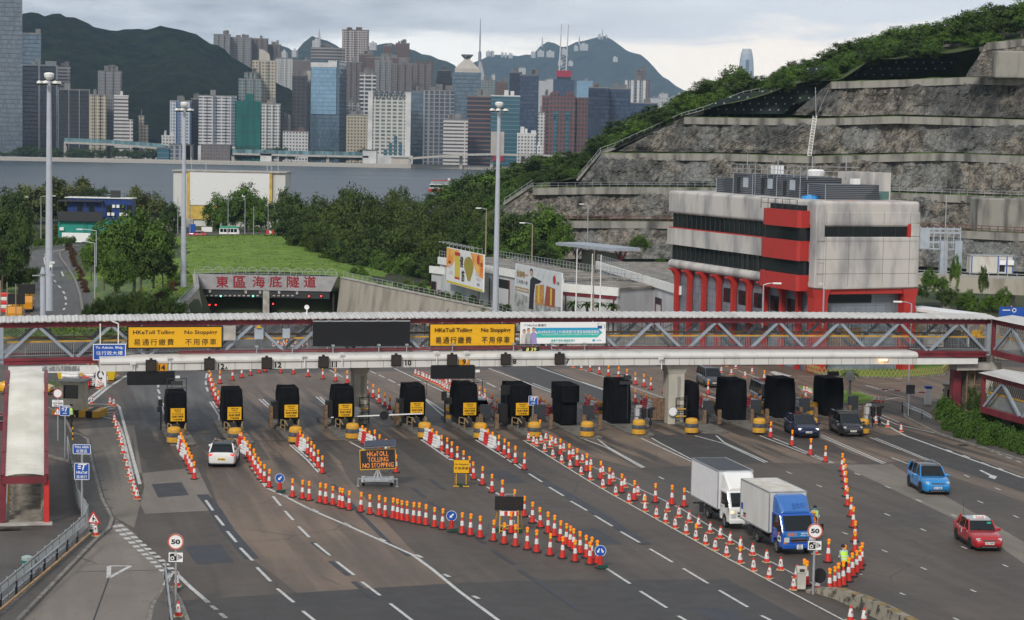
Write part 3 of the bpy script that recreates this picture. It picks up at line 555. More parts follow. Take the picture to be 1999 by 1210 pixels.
B=[(-40,43,-70,1850,'silver','tall silver glass tower cut off by the picture edge',dict(dep=45)),(43,80,66,1990,'bluegl','slim blue glass tower behind the white capped block',{}),(43,110,128,1950,'navy','navy glass block with wide white parapet and frame',dict(ribs=('wht',2,.9),roof='wht',step=(.93,0,1.0))),(108,137,131,1990,'stripe','narrow white and teal striped block beside the white capped block',{}),(115,174,176,1900,'dark','dark charcoal office block with outlined window bays',dict(ribs=('cols',3,.3),dep=30)),(174,208,186,1900,'beige','cream residential block beside the charcoal office block',dict(plan='notch')),(206,223,192,1930,'grey','thin grey block between the cream and the white stepped block',{}),(191,237,140,1960,'greyfine','tall pale grey block rising behind the cream block',dict(plan='notch')),(222,259,188,1900,'stripe','white striped block stepped on its right side',dict(step=(.64,-.12,.74),roof='wht')),(270,289,227,1940,'beige','small lone beige block below the dark hillside',dict(step=(.8,-.2,.55))),(279,341,266,1900,'white','low white school block at the foot of the hill',dict(step=(.7,.28,.4),roof='wht',cat='building',name='school_building')),(331,373,198,1950,'bluestripe','pale blue and white striped residential block',dict(plan='notch')),(372,388,194,1980,'dark','thin dark block beside the wide white balcony block',{}),(387,460,188,1940,'white2','wide white balcony block with blue grey stripes',dict(plan='notch',dep=26,podium=('wht',1.02,14))),(459,507,197,1930,'netting','block wrapped in green construction netting',dict(roof='none',crown=c_netting)),(464,511,143,1965,'tealres','grey block with teal windows behind the green netting',dict(plan='notch',step=(.94,0,.55))),(497,530,119,1985,'tealres','tan and teal tower with a curved fin on its roof',dict(crown=c_fin,roof='none',ribs=('beige',2,3.2))),(415,448,68,2620,'greyfine','first grey hilltop tower on the dark ridge',dict(plan='notch',zb=60)),(447,489,74,2640,'greyfine','second grey hilltop tower on the dark ridge',dict(plan='notch',zb=60)),(488,521,76,2660,'browngrey','third grey hilltop tower on the dark ridge',dict(plan='notch',zb=60)),(520,546,88,2680,'browngrey','lowest grey hilltop tower on the ridge, last of the four',dict(plan='notch',zb=60)),(535,571,114,2640,'white','white hillside block above the beige sided navy tower',dict(plan='notch',zb=20)),(509,546,204,1930,'white','slim white residential block right of the green netting',dict(plan='notch')),(545,566,233,1950,'browngrey','low brown block between two white blocks',{}),(551,600,257,1900,'white','low white block with a brown roof floor near the shore',dict(roof='brown',cat='building')),(568,598,148,2020,'gold','navy tower with rows of gold studs',dict(crown=None)),(596,607,138,2040,'pyr','narrow blank tan wall tower beside the gold studded tower',dict(roof='none',dep=30)),(570,606,119,2500,'browngrey','brown block peeping above the gold studded tower',{}),(604,670,94,2600,'hotel','wide curved grey banded hotel behind the mirror tower',dict(plan='curve')),(604,674,117,2000,'bluegl','big mirror glass tower with pale sky coloured upper half',dict(rz=R(-14),dep=30,crown=c_glass,roof='none')),(664,716,59,2900,'brownwhite','tallest white and brown gridded tower on the slope',dict(plan='notch',roof='brown')),(673,704,122,2450,'browngrey','brown grey block right of the mirror tower',dict(plan='notch')),(697,725,107,2700,'brown','dark brown block below the tallest gridded tower',{}),(728,762,118,2400,'greyfine','pale grey block right of the dark brown block',dict(plan='notch')),(741,766,90,2950,'brown','left one of two brown hillside towers',dict(step=(.9,0,.7))),(768,795,85,2980,'brown','right one of two brown hillside towers',{}),(712,796,113,2650,'brown','long low brown block under the two brown towers',dict(dep=30)),(760,803,125,2350,'browngrey','mauve grey block above the creeper covered white block',dict(plan='notch')),(800,841,124,2400,'browngrey','mauve grey block with two dark roof rooms',dict(plan='notch',roof='brown')),(699,731,144,2150,'officew','white office block with dark window bands',dict(dep=26)),(674,701,201,2080,'white','small white block left of the white office block',dict(plan='notch')),(674,719,226,1950,'beige','khaki block with a red centre stripe near the shore',dict(ribs=('redsign',1,.01))),(717,798,179,1900,'greenscr','broad white block covered in creeper screens with roof truss',dict(crown=c_frame,roof='none',dep=28,podium=('wht',1.15,9))),(796,828,179,1950,'bluegl','blue glass block right of the creeper covered block',{}),(825,882,178,1930,'cols','grey columned office block with deep vertical ribs',dict(ribs=('cols',6,.8))),(848,881,138,2250,'dark','dark topped block above the grey columned block',dict(step=(.93,-.05,.8))),(879,935,141,2100,'bluegl','blue glass tower with a pale pyramid crown',dict(crown=c_pyr,roof='none')),(917,946,160,6300,'far','very tall far tower with a needle spire',dict(crown=c_central,roof='none')),(863,911,235,1880,'stripe','low white striped block near the viaduct',dict(podium=None)),(909,956,188,1920,'bstripe','navy block with copper horizontal stripes',dict(dep=40)),(955,1011,188,1915,'teal','teal glass block with a cream hanging banner',dict(crown=c_banner,roof='wht',dep=40)),(934,962,158,2400,'tealres','teal and brown block behind the copper striped block',{}),(945,989,160,2500,'brown','brown stepped block above the teal glass block',dict(step=(.86,.18,.55))),(955,962,146,5600,'far','tiny pale domed tower far behind the brown stepped block',{}),(990,1014,142,2150,'navy2','dark glass tower with a sloping top',{}),(1010,1047,147,2120,'navy','blue topped glass tower beside the dark sloping tower',dict(step=(.7,0,1.0))),(1005,1021,133,5900,'far','pale far tower with roof masts above the blue topped tower',dict(crown=None)),(1047,1063,158,5400,'far','first pinkish far tower beside the red sign tower',{}),(1062,1076,155,5300,'far','second pinkish far tower beside the red sign tower',{}),(1075,1116,155,2900,'navy','blue tower with red roof sign and twin masts',dict(crown=c_masts,roof='none')),(1121,1152,158,4300,'skygl','pale glass block right of the twin masts',{}),(1047,1060,221,1900,'white','thin white block beside the red granite tower',{}),(1054,1078,188,1940,'pinkgr','shaded red granite wing left of the arched tower',{}),(1066,1119,188,1900,'pinkgr','red granite tower with two arches on its roof line',dict(crown=c_arch,roof='none',dep=36)),(1118,1148,190,1905,'pinkgr','plain red granite tower right of the arched one',dict(roof='none')),(1144,1184,172,1860,'navy2','darkest navy office block left half with stripes',dict(dep=30)),(1182,1226,174,1880,'navy','navy office block right half with mottled glass',dict(dep=30)),(1217,1252,158,2500,'cols','white and blue framed office tower above the navy block',dict(ribs=('wht',3,1.6))),(1229,1263,137,2800,'browngrey','brown twin residential tower behind the white framed office',dict(plan='notch',step=(.9,-.05,.55))),(1224,1278,202,2300,'navy','blue glass block half hidden by hillside trees',{}),(1263,1290,192,5200,'far','pale far residential tower nearest the blue glass block',dict(plan='notch')),(1281,1299,183,5300,'far','tallest pale far residential tower of the group on the coast',dict(plan='notch')),(1299,1322,190,5500,'far','pale blue far tower above the hillside trees',dict(plan='notch')),(1318,1336,180,5700,'far','last pale far tower before the hillside',dict(plan='notch')),(1007,1044,262,1860,'white','cream low block near the viaduct',dict(roof='wht',cat='building')),(1046,1056,286,1850,'white','tiny white kiosk block by the viaduct',dict(roof='wht',cat='building')),]
for x0,x1,yt,d,st,lb,kw in B:tower(x0,x1,yt,d,st,lb,**kw)
def bullet():
 d=8000;a,b=at(1441,150,d),at(1472,150,d);w=(b.x-a.x)/2;h=at(1457,97,d).z
 t=thing('bullet_tower','very tall pale tower with rounded top rising above the hillside trees','tower',((a.x+b.x)/2,d,0),0,'high-rise blocks across the harbour')
 m=facade('pale_curtain_wall',(.4,.43,.46),(.3,.34,.38),9,3.,.5,.8,.3,.4)
 MB(m).lathe([(w,0),(w,h*.66),(w*.95,h*.8),(w*.86,h*.9),(w*.72,h*.96),(w*.55,h)],20).build('wall',t)
 mb=MB(FA['wht'])
 for i in range(14):q=2*pi*i/14;mb.tube([(w*.72*cos(q),w*.72*sin(q),h*.955),(w*.5*cos(q),w*.5*sin(q),h*1.01)],1.6,4)
 mb.build('crown',t)
 mb=MB(FA['bluegl'])
 mb.bb(-w*.2,w*.2,-w*1.03,-w*.9,0,h*.9);mb.build('glazed_slot',t)
bullet()
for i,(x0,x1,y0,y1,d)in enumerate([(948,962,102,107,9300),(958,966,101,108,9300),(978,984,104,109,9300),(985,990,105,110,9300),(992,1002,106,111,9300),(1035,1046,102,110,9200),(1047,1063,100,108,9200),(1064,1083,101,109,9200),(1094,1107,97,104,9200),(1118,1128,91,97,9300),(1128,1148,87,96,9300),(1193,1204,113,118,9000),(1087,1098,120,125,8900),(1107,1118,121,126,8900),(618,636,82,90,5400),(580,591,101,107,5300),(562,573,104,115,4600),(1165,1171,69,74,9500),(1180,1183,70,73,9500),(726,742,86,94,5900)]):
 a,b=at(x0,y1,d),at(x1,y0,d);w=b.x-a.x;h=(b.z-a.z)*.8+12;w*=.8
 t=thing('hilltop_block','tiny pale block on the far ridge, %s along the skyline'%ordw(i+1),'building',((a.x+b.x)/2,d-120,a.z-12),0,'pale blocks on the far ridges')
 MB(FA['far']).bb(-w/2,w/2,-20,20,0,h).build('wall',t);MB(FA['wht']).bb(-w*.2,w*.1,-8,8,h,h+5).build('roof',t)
for px,y0,y1,d,lb in((1175,57,73,9600,'lattice radio mast on the highest far peak'),(627,58,73,6200,'thin radio mast on the mid blue hill'),(1130,70,85,9600,'faint mast on the shoulder of the far peak'),(1058,72,88,9600,'faint mast on the small rounded far peak')):
 a,b=at(px,y1,d),at(px,y0,d);h=b.z-a.z+12
 t=tag(MB(FA['far']).tube([(0,0,0),(0,0,h*.55),(0,0,h)],[4.5,2.6,.9],6).build('radio_mast'),lb,'mast');t.location=(a.x,d-60,a.z-12)
shore_m=mat('shore_land',(.06,.07,.05),.9,var=.3,scale=.02)
wl=[(-500,-3),(0,0),(330,2),(700,4),(1100,6),(1500,7)]
def shore():
 pts=[at(x,y,1850)for x,y in((-900,305),(1700,329))]
 mb=MB(shore_m);mb.bb(-1500,1500,1845,3600,-6,-2.6);tag(mb.build('far_shore'),kind='structure')
 w=MB(CONC);w.bb(-1500,1500,1840,1844.9,-6,-2.2);w.bb(-1500,1500,1842,1843,-2.2,-1.2);tag(w.build('sea_wall'),'long low concrete sea wall along the far shore','sea wall')
shore()
def viaduct(name,pts,d,w,hh,lab,barrier=None):
 t=thing(name,lab,'viaduct');mb=MB(CONC);ps=[at(x,y,dd)for x,y,dd in pts]
 for a,b in zip(ps,ps[1:]):mb.bar(a,b,w,1.8)
 mb.build('deck',t);c=MB(CONC)
 for a,b in zip(ps,ps[1:]):
  n=max(1,int((b-a).length/28))
  for i in range(n):q=a+(b-a)*(i/n);c.bb(q.x-1.4,q.x+1.4,q.y-1.4,q.y+1.4,-6,q.z-.9)
 c.build('pier',t)
 if barrier:
  f=MB(FA[barrier]if barrier in FA else MATS[barrier])
  for a,b in zip(ps,ps[1:]):f.bar(a+V((0,-w*.4,2.6)),b+V((0,-w*.4,2.6)),.4,3.6)
  f.build('noise_barrier',t)
mat('teal_noise_barrier',(.1,.18,.2),.3,var=.5,scale=.25,stretch=(1,1,.05))
viaduct('viaduct',[(128,278,1870),(220,282,1870),(300,288,1866),(352,298,1862)],1870,14,3,'curving viaduct with teal noise barrier before the hill','teal_noise_barrier')
viaduct('viaduct',[(455,300,1850),(560,303,1850),(720,306,1850)],1850,8,3,'low road deck with pale noise barrier near the white blocks','teal_noise_barrier')
viaduct('viaduct',[(800,309,1838),(900,302,1838),(960,301,1838),(1080,304,1838),(1220,308,1838)],1838,22,3,'grey elevated road on piers along the water',None)
for x0,x1,y0,y1,m,lb in((307,332,290,308,'teal','pale teal shed on the far shore'),(330,372,283,308,'cols','grey tank house with round fronts on the far shore'),(358,373,284,308,'pyr','yellow walled shed on the far shore'),(392,449,284,306,'browngrey','mauve grey shed with pale shutters on the far shore'),(708,735,294,306,'wht','small white shed below the creeper covered block'),(764,798,309,317,'pyr','cream pavilion at the water edge on the far shore'),(508,530,300,312,'wht','small white hut by the far noise barrier')):
 a,b=at(x0,y1,1846),at(x1,y0,1846);t=thing('shed',lb,'shed',((a.x+b.x)/2,1852,-3),0,'low sheds on the far shore');w=b.x-a.x;h=b.z+3
 MB(FA[m]).bb(-w/2,w/2,-6,8,0,h).build('wall',t);MB(FA['roofgrey']).bb(-w/2-.6,w/2+.6,-6.5,8.5,h,h+.9).build('roof',t)
def ferry():
 a=GZ(858,374,-5);t=thing('ferry','small red and white ferry crossing the harbour behind the trees','boat',(a.x,a.y,-5),R(6))
 L=44*a.y/F
 h=MB(REDP);h.loft([[V((x,s*w,z))for s,z in((-1,1.5),(-1,0),(-.6,-.6),(.6,-.6),(1,0),(1,1.5))]for x,w in((-L/2,1.6),(-L*.3,2),(L*.3,2),(L*.45,1.1),(L*.52,.15))]);h.build('hull',t)
 c=MB(LWHITE);c.bb(-L*.45,L*.4,-1.8,1.8,1.5,2.1);c.bb(-L*.45,L*.38,-1.7,1.7,3.6,3.9);c.build('deck',t)
 w=MB(GLASSD);w.bb(-L*.42,L*.36,-1.6,1.6,2.1,3.6);w.build('cabin_window',t)
 r=MB(REDP);r.bb(-L*.36,L*.42,-2,2,5.7,6.0);r.build('roof',t)
 p=MB(LWHITE)
 for i in range(9):x=-L*.34+L*.7*i/8;p.bb(x-.08,x+.08,-1.7,1.7,3.9,5.7)
 p.bb(L*.36,L*.46,-1,1,6,7);p.build('post',t)
ferry()
def rp(s,off=0.,z=0.):return B0+ES*s+ET*off+V((0,0,z))
def zc(s):return .28*(1-((s-13.5)/41)**2)
CORR=mat('corrugated_white',(.56,.55,.53),.55,col2=(.36,.34,.32),scale=.5,stretch=(1,.2,1),detail=7,rng=(.25,.5))
def corr_wave():
 k=NT(CORR);x=k.xyz(k.co())[0];k.bump(k.ma('SINE',k.ma('MULTIPLY',x,22.)),.9,.03)
corr_wave()
STAIRR=mat('stair_roof_white',(.66,.64,.58),.55,col2=(.5,.48,.42),scale=.5,detail=8)
TRUSSG=mat('truss_grey',(.27,.31,.36),.5,var=.1,scale=1);HAND=mat('handrail_yellow',(.5,.27,.03),.5,var=.2,scale=2);RAILG=mat('railing_grey',(.26,.28,.29),.5)
def bridge():
 t=thing('footbridge','covered truss footbridge with maroon chords and white corrugated roof across the plaza','footbridge',B0,TH)
 S0,S1,D=-27.3,54.4,3.4;n=15;ps=[S0+(S1-S0)*i/n for i in range(n+1)]
 def run(mb,y0,y1,za,zb,a=S0-.15,b=S1+.2,m=30):
  for i in range(m):
   s,u=a+(b-a)*i/m,a+(b-a)*(i+1)/m
   vs=[(q,y,z+zc(q))for q in(s,u)for y,z in((y0,za),(y1,za),(y1,zb),(y0,zb))]
   mb.add(vs,[(0,4,5,1),(1,5,6,2),(2,6,7,3),(3,7,4,0)]+([(0,1,2,3)]if i==0 else[])+([(7,6,5,4)]if i==m-1 else[]))
 r=MB(CORR);N=420
 def prof(q):return[(-.55,7.58),(-.58,7.66),(D/2-.6,7.85),(D/2+.6,7.85),(D+.55,7.62),(D+.55,7.55)]
 pr=prof(0);r.grid(N,len(pr)-1,lambda u,v:(S0-.5+(S1+1.3-S0)*u,pr[round(v*(len(pr)-1))][0],pr[round(v*(len(pr)-1))][1]+.035*sin(u*N*pi/1.5)+zc(S0+(S1-S0)*u)))
 for f in range(len(r.f)):r.f[f]=r.f[f]
 r.build('roof',t)
 for nm,y in(('front',-.15),('back',D-.15)):
  c=MB(MAROON);run(c,y,y+.3,7.14,7.55);c.build('top_chord',t)
  c=MB(MAROON);run(c,y-.05,y+.25,4.62,4.84);run(c,y+.02,y+.3,4.5,4.62);run(c,y-.05,y+.25,4.34,4.5);c.build('bottom_chord',t)
  for i in range(n):
   a,b=ps[i],ps[i+1];m=(a+b)/2;g=.13
   for p,q in(((a+g,4.84+zc(a)),(m-g*.8,7.14+zc(m))),((m+g*.8,7.14+zc(m)),(b-g,4.84+zc(b)))):
    MB(TRUSSG).bar((p[0],y+.15,p[1]),(q[0],y+.15,q[1]),.22,.2,up=(0,1,0)).build('diagonal',t)
  h=MB(HAND);run(h,y+.38,y+.46,5.98,6.1);h.build('handrail',t)
  b=MB(RAILG);run(b,y+.4,y+.44,4.98,5.02);run(b,y+.4,y+.44,5.93,5.97);s=S0+.1
  while s<S1:w=.05 if int(round((s-S0)/.15))%12==0 else .022;b.bb(s-w/2,s+w/2,y+.41,y+.43,4.9+zc(s),5.95+zc(s));s+=.15
  b.build('railing',t)
  w=MB(DARKM)
  for i in range(n*3):
   a=S0+(S1-S0)*i/(n*3);wd=(S1-S0)/(n*3);c0=a+wd/2;z0,z1=6.1+zc(a),7.12+zc(a);cz=(z0+z1)/2
   for q in(.25,.5,.75,1.):
    rx,rz_=wd/2*q,(z1-z0)/2*q
    for p0,p1 in(((c0-rx,cz),(c0,cz+rz_)),((c0,cz+rz_),(c0+rx,cz)),((c0+rx,cz),(c0,cz-rz_)),((c0,cz-rz_),(c0-rx,cz))):w.bar((p0[0],y+.42,p0[1]),(p1[0],y+.42,p1[1]),.028,.028)
   w.bar((a,y+.42,z0),(a,y+.42,z1),.04,.04)
  w.build('wire_netting',t)
 d=MB(mat('deck_concrete',(.16,.155,.15),.9,var=.2));run(d,.2,D-.2,4.55,4.75);d.build('deck',t)
 p=MB(TRUSSG)
 p.bb(S0-.15,S0+.15,-.2,.1,4.35,7.2);p.bb(S1-.1,S1+.2,-.2,.1,4.35,7.2);p.build('end_post',t)
 w=MB(WHITE);w.bb(S0+.5,-20.2,-.05,.25,3.72,4.3);w.use(mat('peeled_grey',(.2,.21,.22),.8,col2=(.45,.45,.44),scale=5,stretch=(1,1,.3),rng=(.45,.5)));w.bb(-24.3,-21.5,-.055,.0,3.82,4.22)
 w.use(WHITE);w.bb(46.9,53.6,-.05,.25,3.75,4.3);w.build('edge_beam',t)
bridge()
def canopy():
 t=thing('toll_canopy','long white metal toll canopy with rounded top edge below the footbridge','canopy',B0,TH)
 a,b=-20.1,46.8;mb=MB(mat('canopy_white',(.6,.59,.56),.6,col2=(.4,.39,.36),scale=.9,stretch=(1,1,.25),detail=8,rng=(.2,.48)))
 pr=[(-2.5,3.98),(-2.5,4.55),(-2.62,4.57),(-2.64,4.72),(-2.58,4.86),(-2.42,4.95),(-2.1,5.0),(1.,4.98),(3.2,4.9),(3.2,3.98)]
 n=40;vs=[];
 for i in range(n+1):
  s=a+(b-a)*i/n;vs+=[(s,y,z+zc(s)*.8)for y,z in pr]
 m=len(pr);mb.add(vs,[(i*m+k,(i+1)*m+k,(i+1)*m+(k+1)%m,i*m+(k+1)%m)for i in range(n)for k in range(m)]+[tuple(range(m-1,-1,-1)),tuple(n*m+k for k in range(m))])
 mb.use(mat('panel_joint',(.12,.12,.12),.8))
 s=a+1.2
 while s<b:mb.bb(s-.012,s+.012,-2.515,-2.49,3.99+zc(s)*.8,4.55+zc(s)*.8);s+=1.28
 s=a
 while s<b-1:mb.bb(s,s+1.67,-2.53,-2.49,4.555+zc(s+.8)*.8,4.59+zc(s+.8)*.8);s+=1.673
 mb.build('fascia',t)
 k=MB(STEEL)
 for px in(505,575,655,745,800,890,1010,1085,1150):s=onrow(px,700,-2.5)[0];k.bb(s-.03,s+.03,-1.2,-1.1,5.,5.5+zc(s));k.bb(s-.12,s+.12,-1.3,-1.,5.5+zc(s),5.62+zc(s))
 k.build('bracket',t)
 g=MB(mat('roof_pipe',(.16,.02,.025),.5));g.tube([(a+6,-.9,5.25),(13,-.9,5.45),(b,-.9,5.2)],.06,6);g.tube([(a+6,-.6,5.35),(13,-.6,5.55),(b,-.6,5.3)],.05,6);g.build('pipe',t)
 l=MB(mat('canopy_lamp',(.8,.5,.2),.4,emit=(1,.5,.15,6)));s,_,z=onrow(1726,701,-2.7);l.bb(s-.28,s+.28,-2.75,-2.52,z-.12,z+.02);l.use(STEEL);l.bb(s-.34,s+.34,-2.8,-2.5,z+.02,z+.12);l.build('lamp',t)
 u=MB(BLACK)
 for px in(335,395,437,463,498,535,602,620,640,850,930,990,1040,1075,1235,1290,1330,1420,1490,1560):s=onrow(px,730,-2)[0];u.bb(s-.35,s+.35,-1.9,-1.5,3.86+zc(s)*.8,3.97+zc(s)*.8)
 u.build('downlight',t)
canopy()
def pier(px,wtop,wbot,lb):
 g=G(px,828);r=g-B0;s=r.dot(ES);o=r.dot(ET)+.6
 t=thing('canopy_pier',lb,'pier',rp(s,o,g.z),TH);h=3.98+.2-g.z
 m=mat('pier_paint',(.5,.47,.4),.7,col2=(.36,.34,.29),scale=.8,stretch=(1,1,.3),detail=7)
 mb=MB(m);mb.box((0,0,h/2-.3),(wbot,1.5,h-.6));mb.box((0,0,h-.42),(wbot,1.5,.84),tx=wtop/wbot,ty=1.3);mb.build('column',t,bevel=.06)
 q=MB(mat('drain_pipe',(.3,.29,.26),.6));q.tube([(.1,-.8,.1),(.1,-.8,h-1)],.05,6);q.tube([(.25,-.8,.1),(.25,-.8,h-1)],.04,6);q.build('pipe',t)
 f=MB(BLACK);x=wbot/2+.12
 for z in(.4,1.0,1.6,2.2):f.bar((-.1,-.95,z),(x,-.95,z),.06);f.bar((x,-.95,z),(x,.4,z),.06)
 f.bar((x,-.95,.1),(x,-.95,2.4),.09);f.bar((-.1,-.95,.1),(-.1,-.95,2.2),.05);f.use(HAND)
 for z in(.7,1.3):f.bar((-.1,-.93,z),(x,-.93,z),.1)
 f.build('guard_frame',t)
 b=MB(LWHITE);disc(b,-.35,1.1,.36,-.98);b.use(STEEL);ringd(b,-.35,1.1,.34,.4,-.985);b.build('convex_mirror',t)
pier(702,1.75,1.1,'cream canopy pier beside the booth of lane eleven');pier(1318,2.1,1.35,'cream canopy pier with black guard frame between dark booths')
def board(name,label,px0,py0,px1,py1,off,face,frame=None,fw=.06,cat='sign',r=.0,group=None,th=.08):
 s0,_,z1=onrow(px0,py0,off);s1,_,z0=onrow(px1,py1,off);w,h=s1-s0,z1-z0
 t=thing(name,label,cat,rp((s0+s1)/2,off,(z0+z1)/2),TH,group)
 mb=MB(face)
 pts=rrect(0,0,w,h,r)if r else[(-w/2,-h/2),(w/2,-h/2),(w/2,h/2),(-w/2,h/2)]
 mb.plate(pts,0,th);mb.build('board',t)
 if frame:
  f=MB(frame);f.bb(-w/2-.02,w/2+.02,-.015,th+.01,h/2-fw,h/2+.02);f.bb(-w/2-.02,w/2+.02,-.015,th+.01,-h/2-.02,-h/2+fw);f.bb(-w/2-.02,-w/2+fw,-.015,th+.01,-h/2+fw,h/2-fw);f.bb(w/2-fw,w/2+.02,-.015,th+.01,-h/2+fw,h/2-fw);f.build('frame',t)
 for x in(-w*.35,w*.35):MB(STEEL).bb(x-.04,x+.04,th+.01,th+.18,-h*.6,h*.55).build('bracket',t)
 return t,w,h
def banner_text(t,w,h):
 l=MB(LBLACK);y=-.012
 write(l,'HKeToll Tolling',-w*.225,h*.2,w=w*.435,h=h*.23,y=y,bold=.018);write(l,'No Stopping',w*.27,h*.2,w=w*.345,h=h*.23,y=y,bold=.018)
 write(l,'易通行繳費',-w*.225,-h*.22,w=w*.42,h=h*.3,y=y,bold=.008,sp=1.25);write(l,'不用停車',w*.27,-h*.22,w=w*.33,h=h*.3,y=y,bold=.008,sp=1.3)
 l.build('lettering',t)
t,w,h=board('toll_sign','flat yellow bridge sign reading HKeToll Tolling No Stopping, above lane 14',249,637,434,679,-.5,YSIGN,LBLACK,.07,r=.0);banner_text(t,w,h)
def wrinkled():
 t,w,h=board('toll_banner','wrinkled yellow bridge banner reading HKeToll Tolling No Stopping, beside the white banner',839,632,1005,675,-.5,DARKM,LBLACK,.05);banner_text(t,w,h)
 mb=MB(YSIGN)
 def f(u,v):
  x,z=(u-.5)*w*.985,(v-.5)*h*.96;e=min(u,1-u,.1)*10*min(v,1-v,.15)/.15
  return(x,-.004-.045*e*abs(noise.noise((x*1.1+z*1.3,z*.9-x*.5,3)))-.03*e*max(0,noise.noise((x*2.7-z*2,z*2,8))),z)
 mb.grid(60,24,f);mb.build('banner_cloth',t,smooth=True)
 for c in kids(t):
  if c.name.startswith('lettering'):c.location.y=-.07
wrinkled()
t,w,h=board('message_display','large blank black message display on the footbridge between the yellow signs',611,628,800,675,-.7,mat('display_black',(.008,.009,.012),.35,var=.3,scale=6),None,r=0,cat='display')
k=MB(STEEL);k.bb(-w/2,w/2,-.02,.3,h/2,h/2+.08);[k.bb(-w/2+w*i/6-.12,-w/2+w*i/6+.12,-.1,.1,h/2+.08,h/2+.14)for i in range(1,6)];k.build('hood',t)
def white_banner():
 t,w,h=board('event_banner','white and teal event banner with three people beside the wrinkled yellow banner',1016,629,1182,670,-.55,LWHITE)
 a=MB(mat('banner_blue',(.02,.3,.5),.5));a.add([(-w*.36,-.006,h*.24),(-w*.30,-.006,0),(w*.46,-.006,0),(w*.40,-.006,h*.24)],[(0,1,2,3)])
 a.use(mat('banner_teal',(.03,.42,.36),.5));a.add([(-w*.30,-.006,0),(-w*.36,-.006,-h*.22),(w*.40,-.006,-h*.22),(w*.46,-.006,0)],[(0,1,2,3)]);a.build('arrow_band',t)
 l=MB(LWHITE);write(l,'2023年8月27日上午5時易通行在東區海底隧道實施',w*.06,h*.05,w=w*.72,h=h*.15,y=-.012,bold=.02);write(l,'Implementation of HKeToll at Eastern Harbour Crossing from 5 am on 27 August 2023',w*.08,-h*.09,w=w*.66,h=h*.06,y=-.012,bold=.01);l.build('lettering',t)
 l=MB(LBLACK);write(l,'HKeToll 易通行',-w*.31,h*.36,w=w*.22,h=h*.12,y=-.012,bold=.012);l.use(MATS['banner_teal']);write(l,'繳費不停車 暢順易通行',w*.0,-h*.36,w=w*.28,h=h*.11,y=-.012,bold=.01);write(l,'Drive Smart with HKeToll',-w*.01,-h*.455,w=w*.2,h=h*.04,y=-.012)
 l.use(MATS['banner_blue']);l.add([(-w*.465,-.012,h*.33),(-w*.45,-.012,h*.39),(-w*.425,-.012,h*.41),(-w*.44,-.012,h*.36)],[(0,3,2,1)]);rect(l,w*.36,-h*.36,w*.03,h*.1,-.012);write(l,'运輸署',w*.42,-h*.36,w=w*.06,h=h*.06,y=-.012)
 l.build('lettering',t)
 p=MB(mat('print_skin',(.5,.3,.2),.6));hair=mat('print_hair',(.02,.015,.015),.6)
 for x,z,m,nm in((-.455,.02,(.55,.52,.5),'a'),(-.405,.07,(.35,.36,.36),'b'),(-.345,.1,(.3,.25,.5),'c')):
  p.use(mat('print_cloth_'+nm,m,.6));p.add([(x*w-w*.04,-.008,-h*.49),(x*w+w*.04,-.008,-h*.49),(x*w+w*.03,-.008,z*h-h*.1),(x*w,-.008,z*h-h*.05),(x*w-w*.03,-.008,z*h-h*.1)],[(0,1,2,3,4)])
  p.use(MATS['print_skin']);disc(p,x*w,z*h+h*.03,h*.085,-.014,12);p.use(hair);disc(p,x*w,z*h+h*.09,h*.075,-.011,12)
 p.build('printed_people',t)
 q=MB(mat('print_car',(.02,.08,.25),.4));rect(q,w*.43,h*.26,w*.05,h*.14,-.016);q.use(LBLACK)
 for a_,b_ in(((.405,.2),(.405,.45)),((.405,.45),(.485,.36)),((.485,.36),(.485,.2))):q.bar((a_[0]*w,-.014,a_[1]*h),(b_[0]*w,-.014,b_[1]*h),.03,.008)
 q.build('printed_car',t)
white_banner()
t,w,h=board('direction_sign','blue sign reading To Admin. Bldg. hung from the footbridge',182,672,245,702,-1.1,BLUES,LWHITE,.035)
l=MB(LWHITE);write(l,'To Admin. Bldg.',0,h*.27,w=w*.86,h=h*.2,y=-.012,bold=.015);write(l,'往行政大樓',0,-h*.06,w=w*.82,h=h*.26,y=-.012,bold=.005,sp=1.1);l.add([(-.06,-.012,-h*.28),(-.06,-.012,-h*.36),(-.22,-.012,-h*.36),(0,-.012,-h*.47),(.22,-.012,-h*.36),(.06,-.012,-h*.36),(.06,-.012,-h*.28)],[tuple(range(7))]);l.build('lettering',t)
k=MB(WHITE);k.tube([(-w*.28,.2,-h*.3),(-w*.28,.2,h*1.8)],.05,6);k.tube([(w*.28,.2,-h*.3),(w*.28,.2,h*1.8)],.05,6);k.tube([(w*.28,.2,h*1.8),(w*.1,.1,h*1.95)],.06,6);k.build('pole',t)
t,w,h=board('clock_display','small black digital clock under the white banner',1020,677,1053,687,-1.0,BLACK,None,cat='clock')
l=MB(mat('clock_digits',(.5,.45,.1),.5,emit=(.75,.68,.2,.5)));write(l,'8 39',0,0,w=w*.58,h=h*.66,y=-.012,shear=.15);l.build('lettering',t)
ORANGE=mat('orange_plate',(.62,.27,.01),.5);LOUV=mat('louvred_signal',(.02,.019,.018),.55,col2=(.035,.026,.02),scale=30)
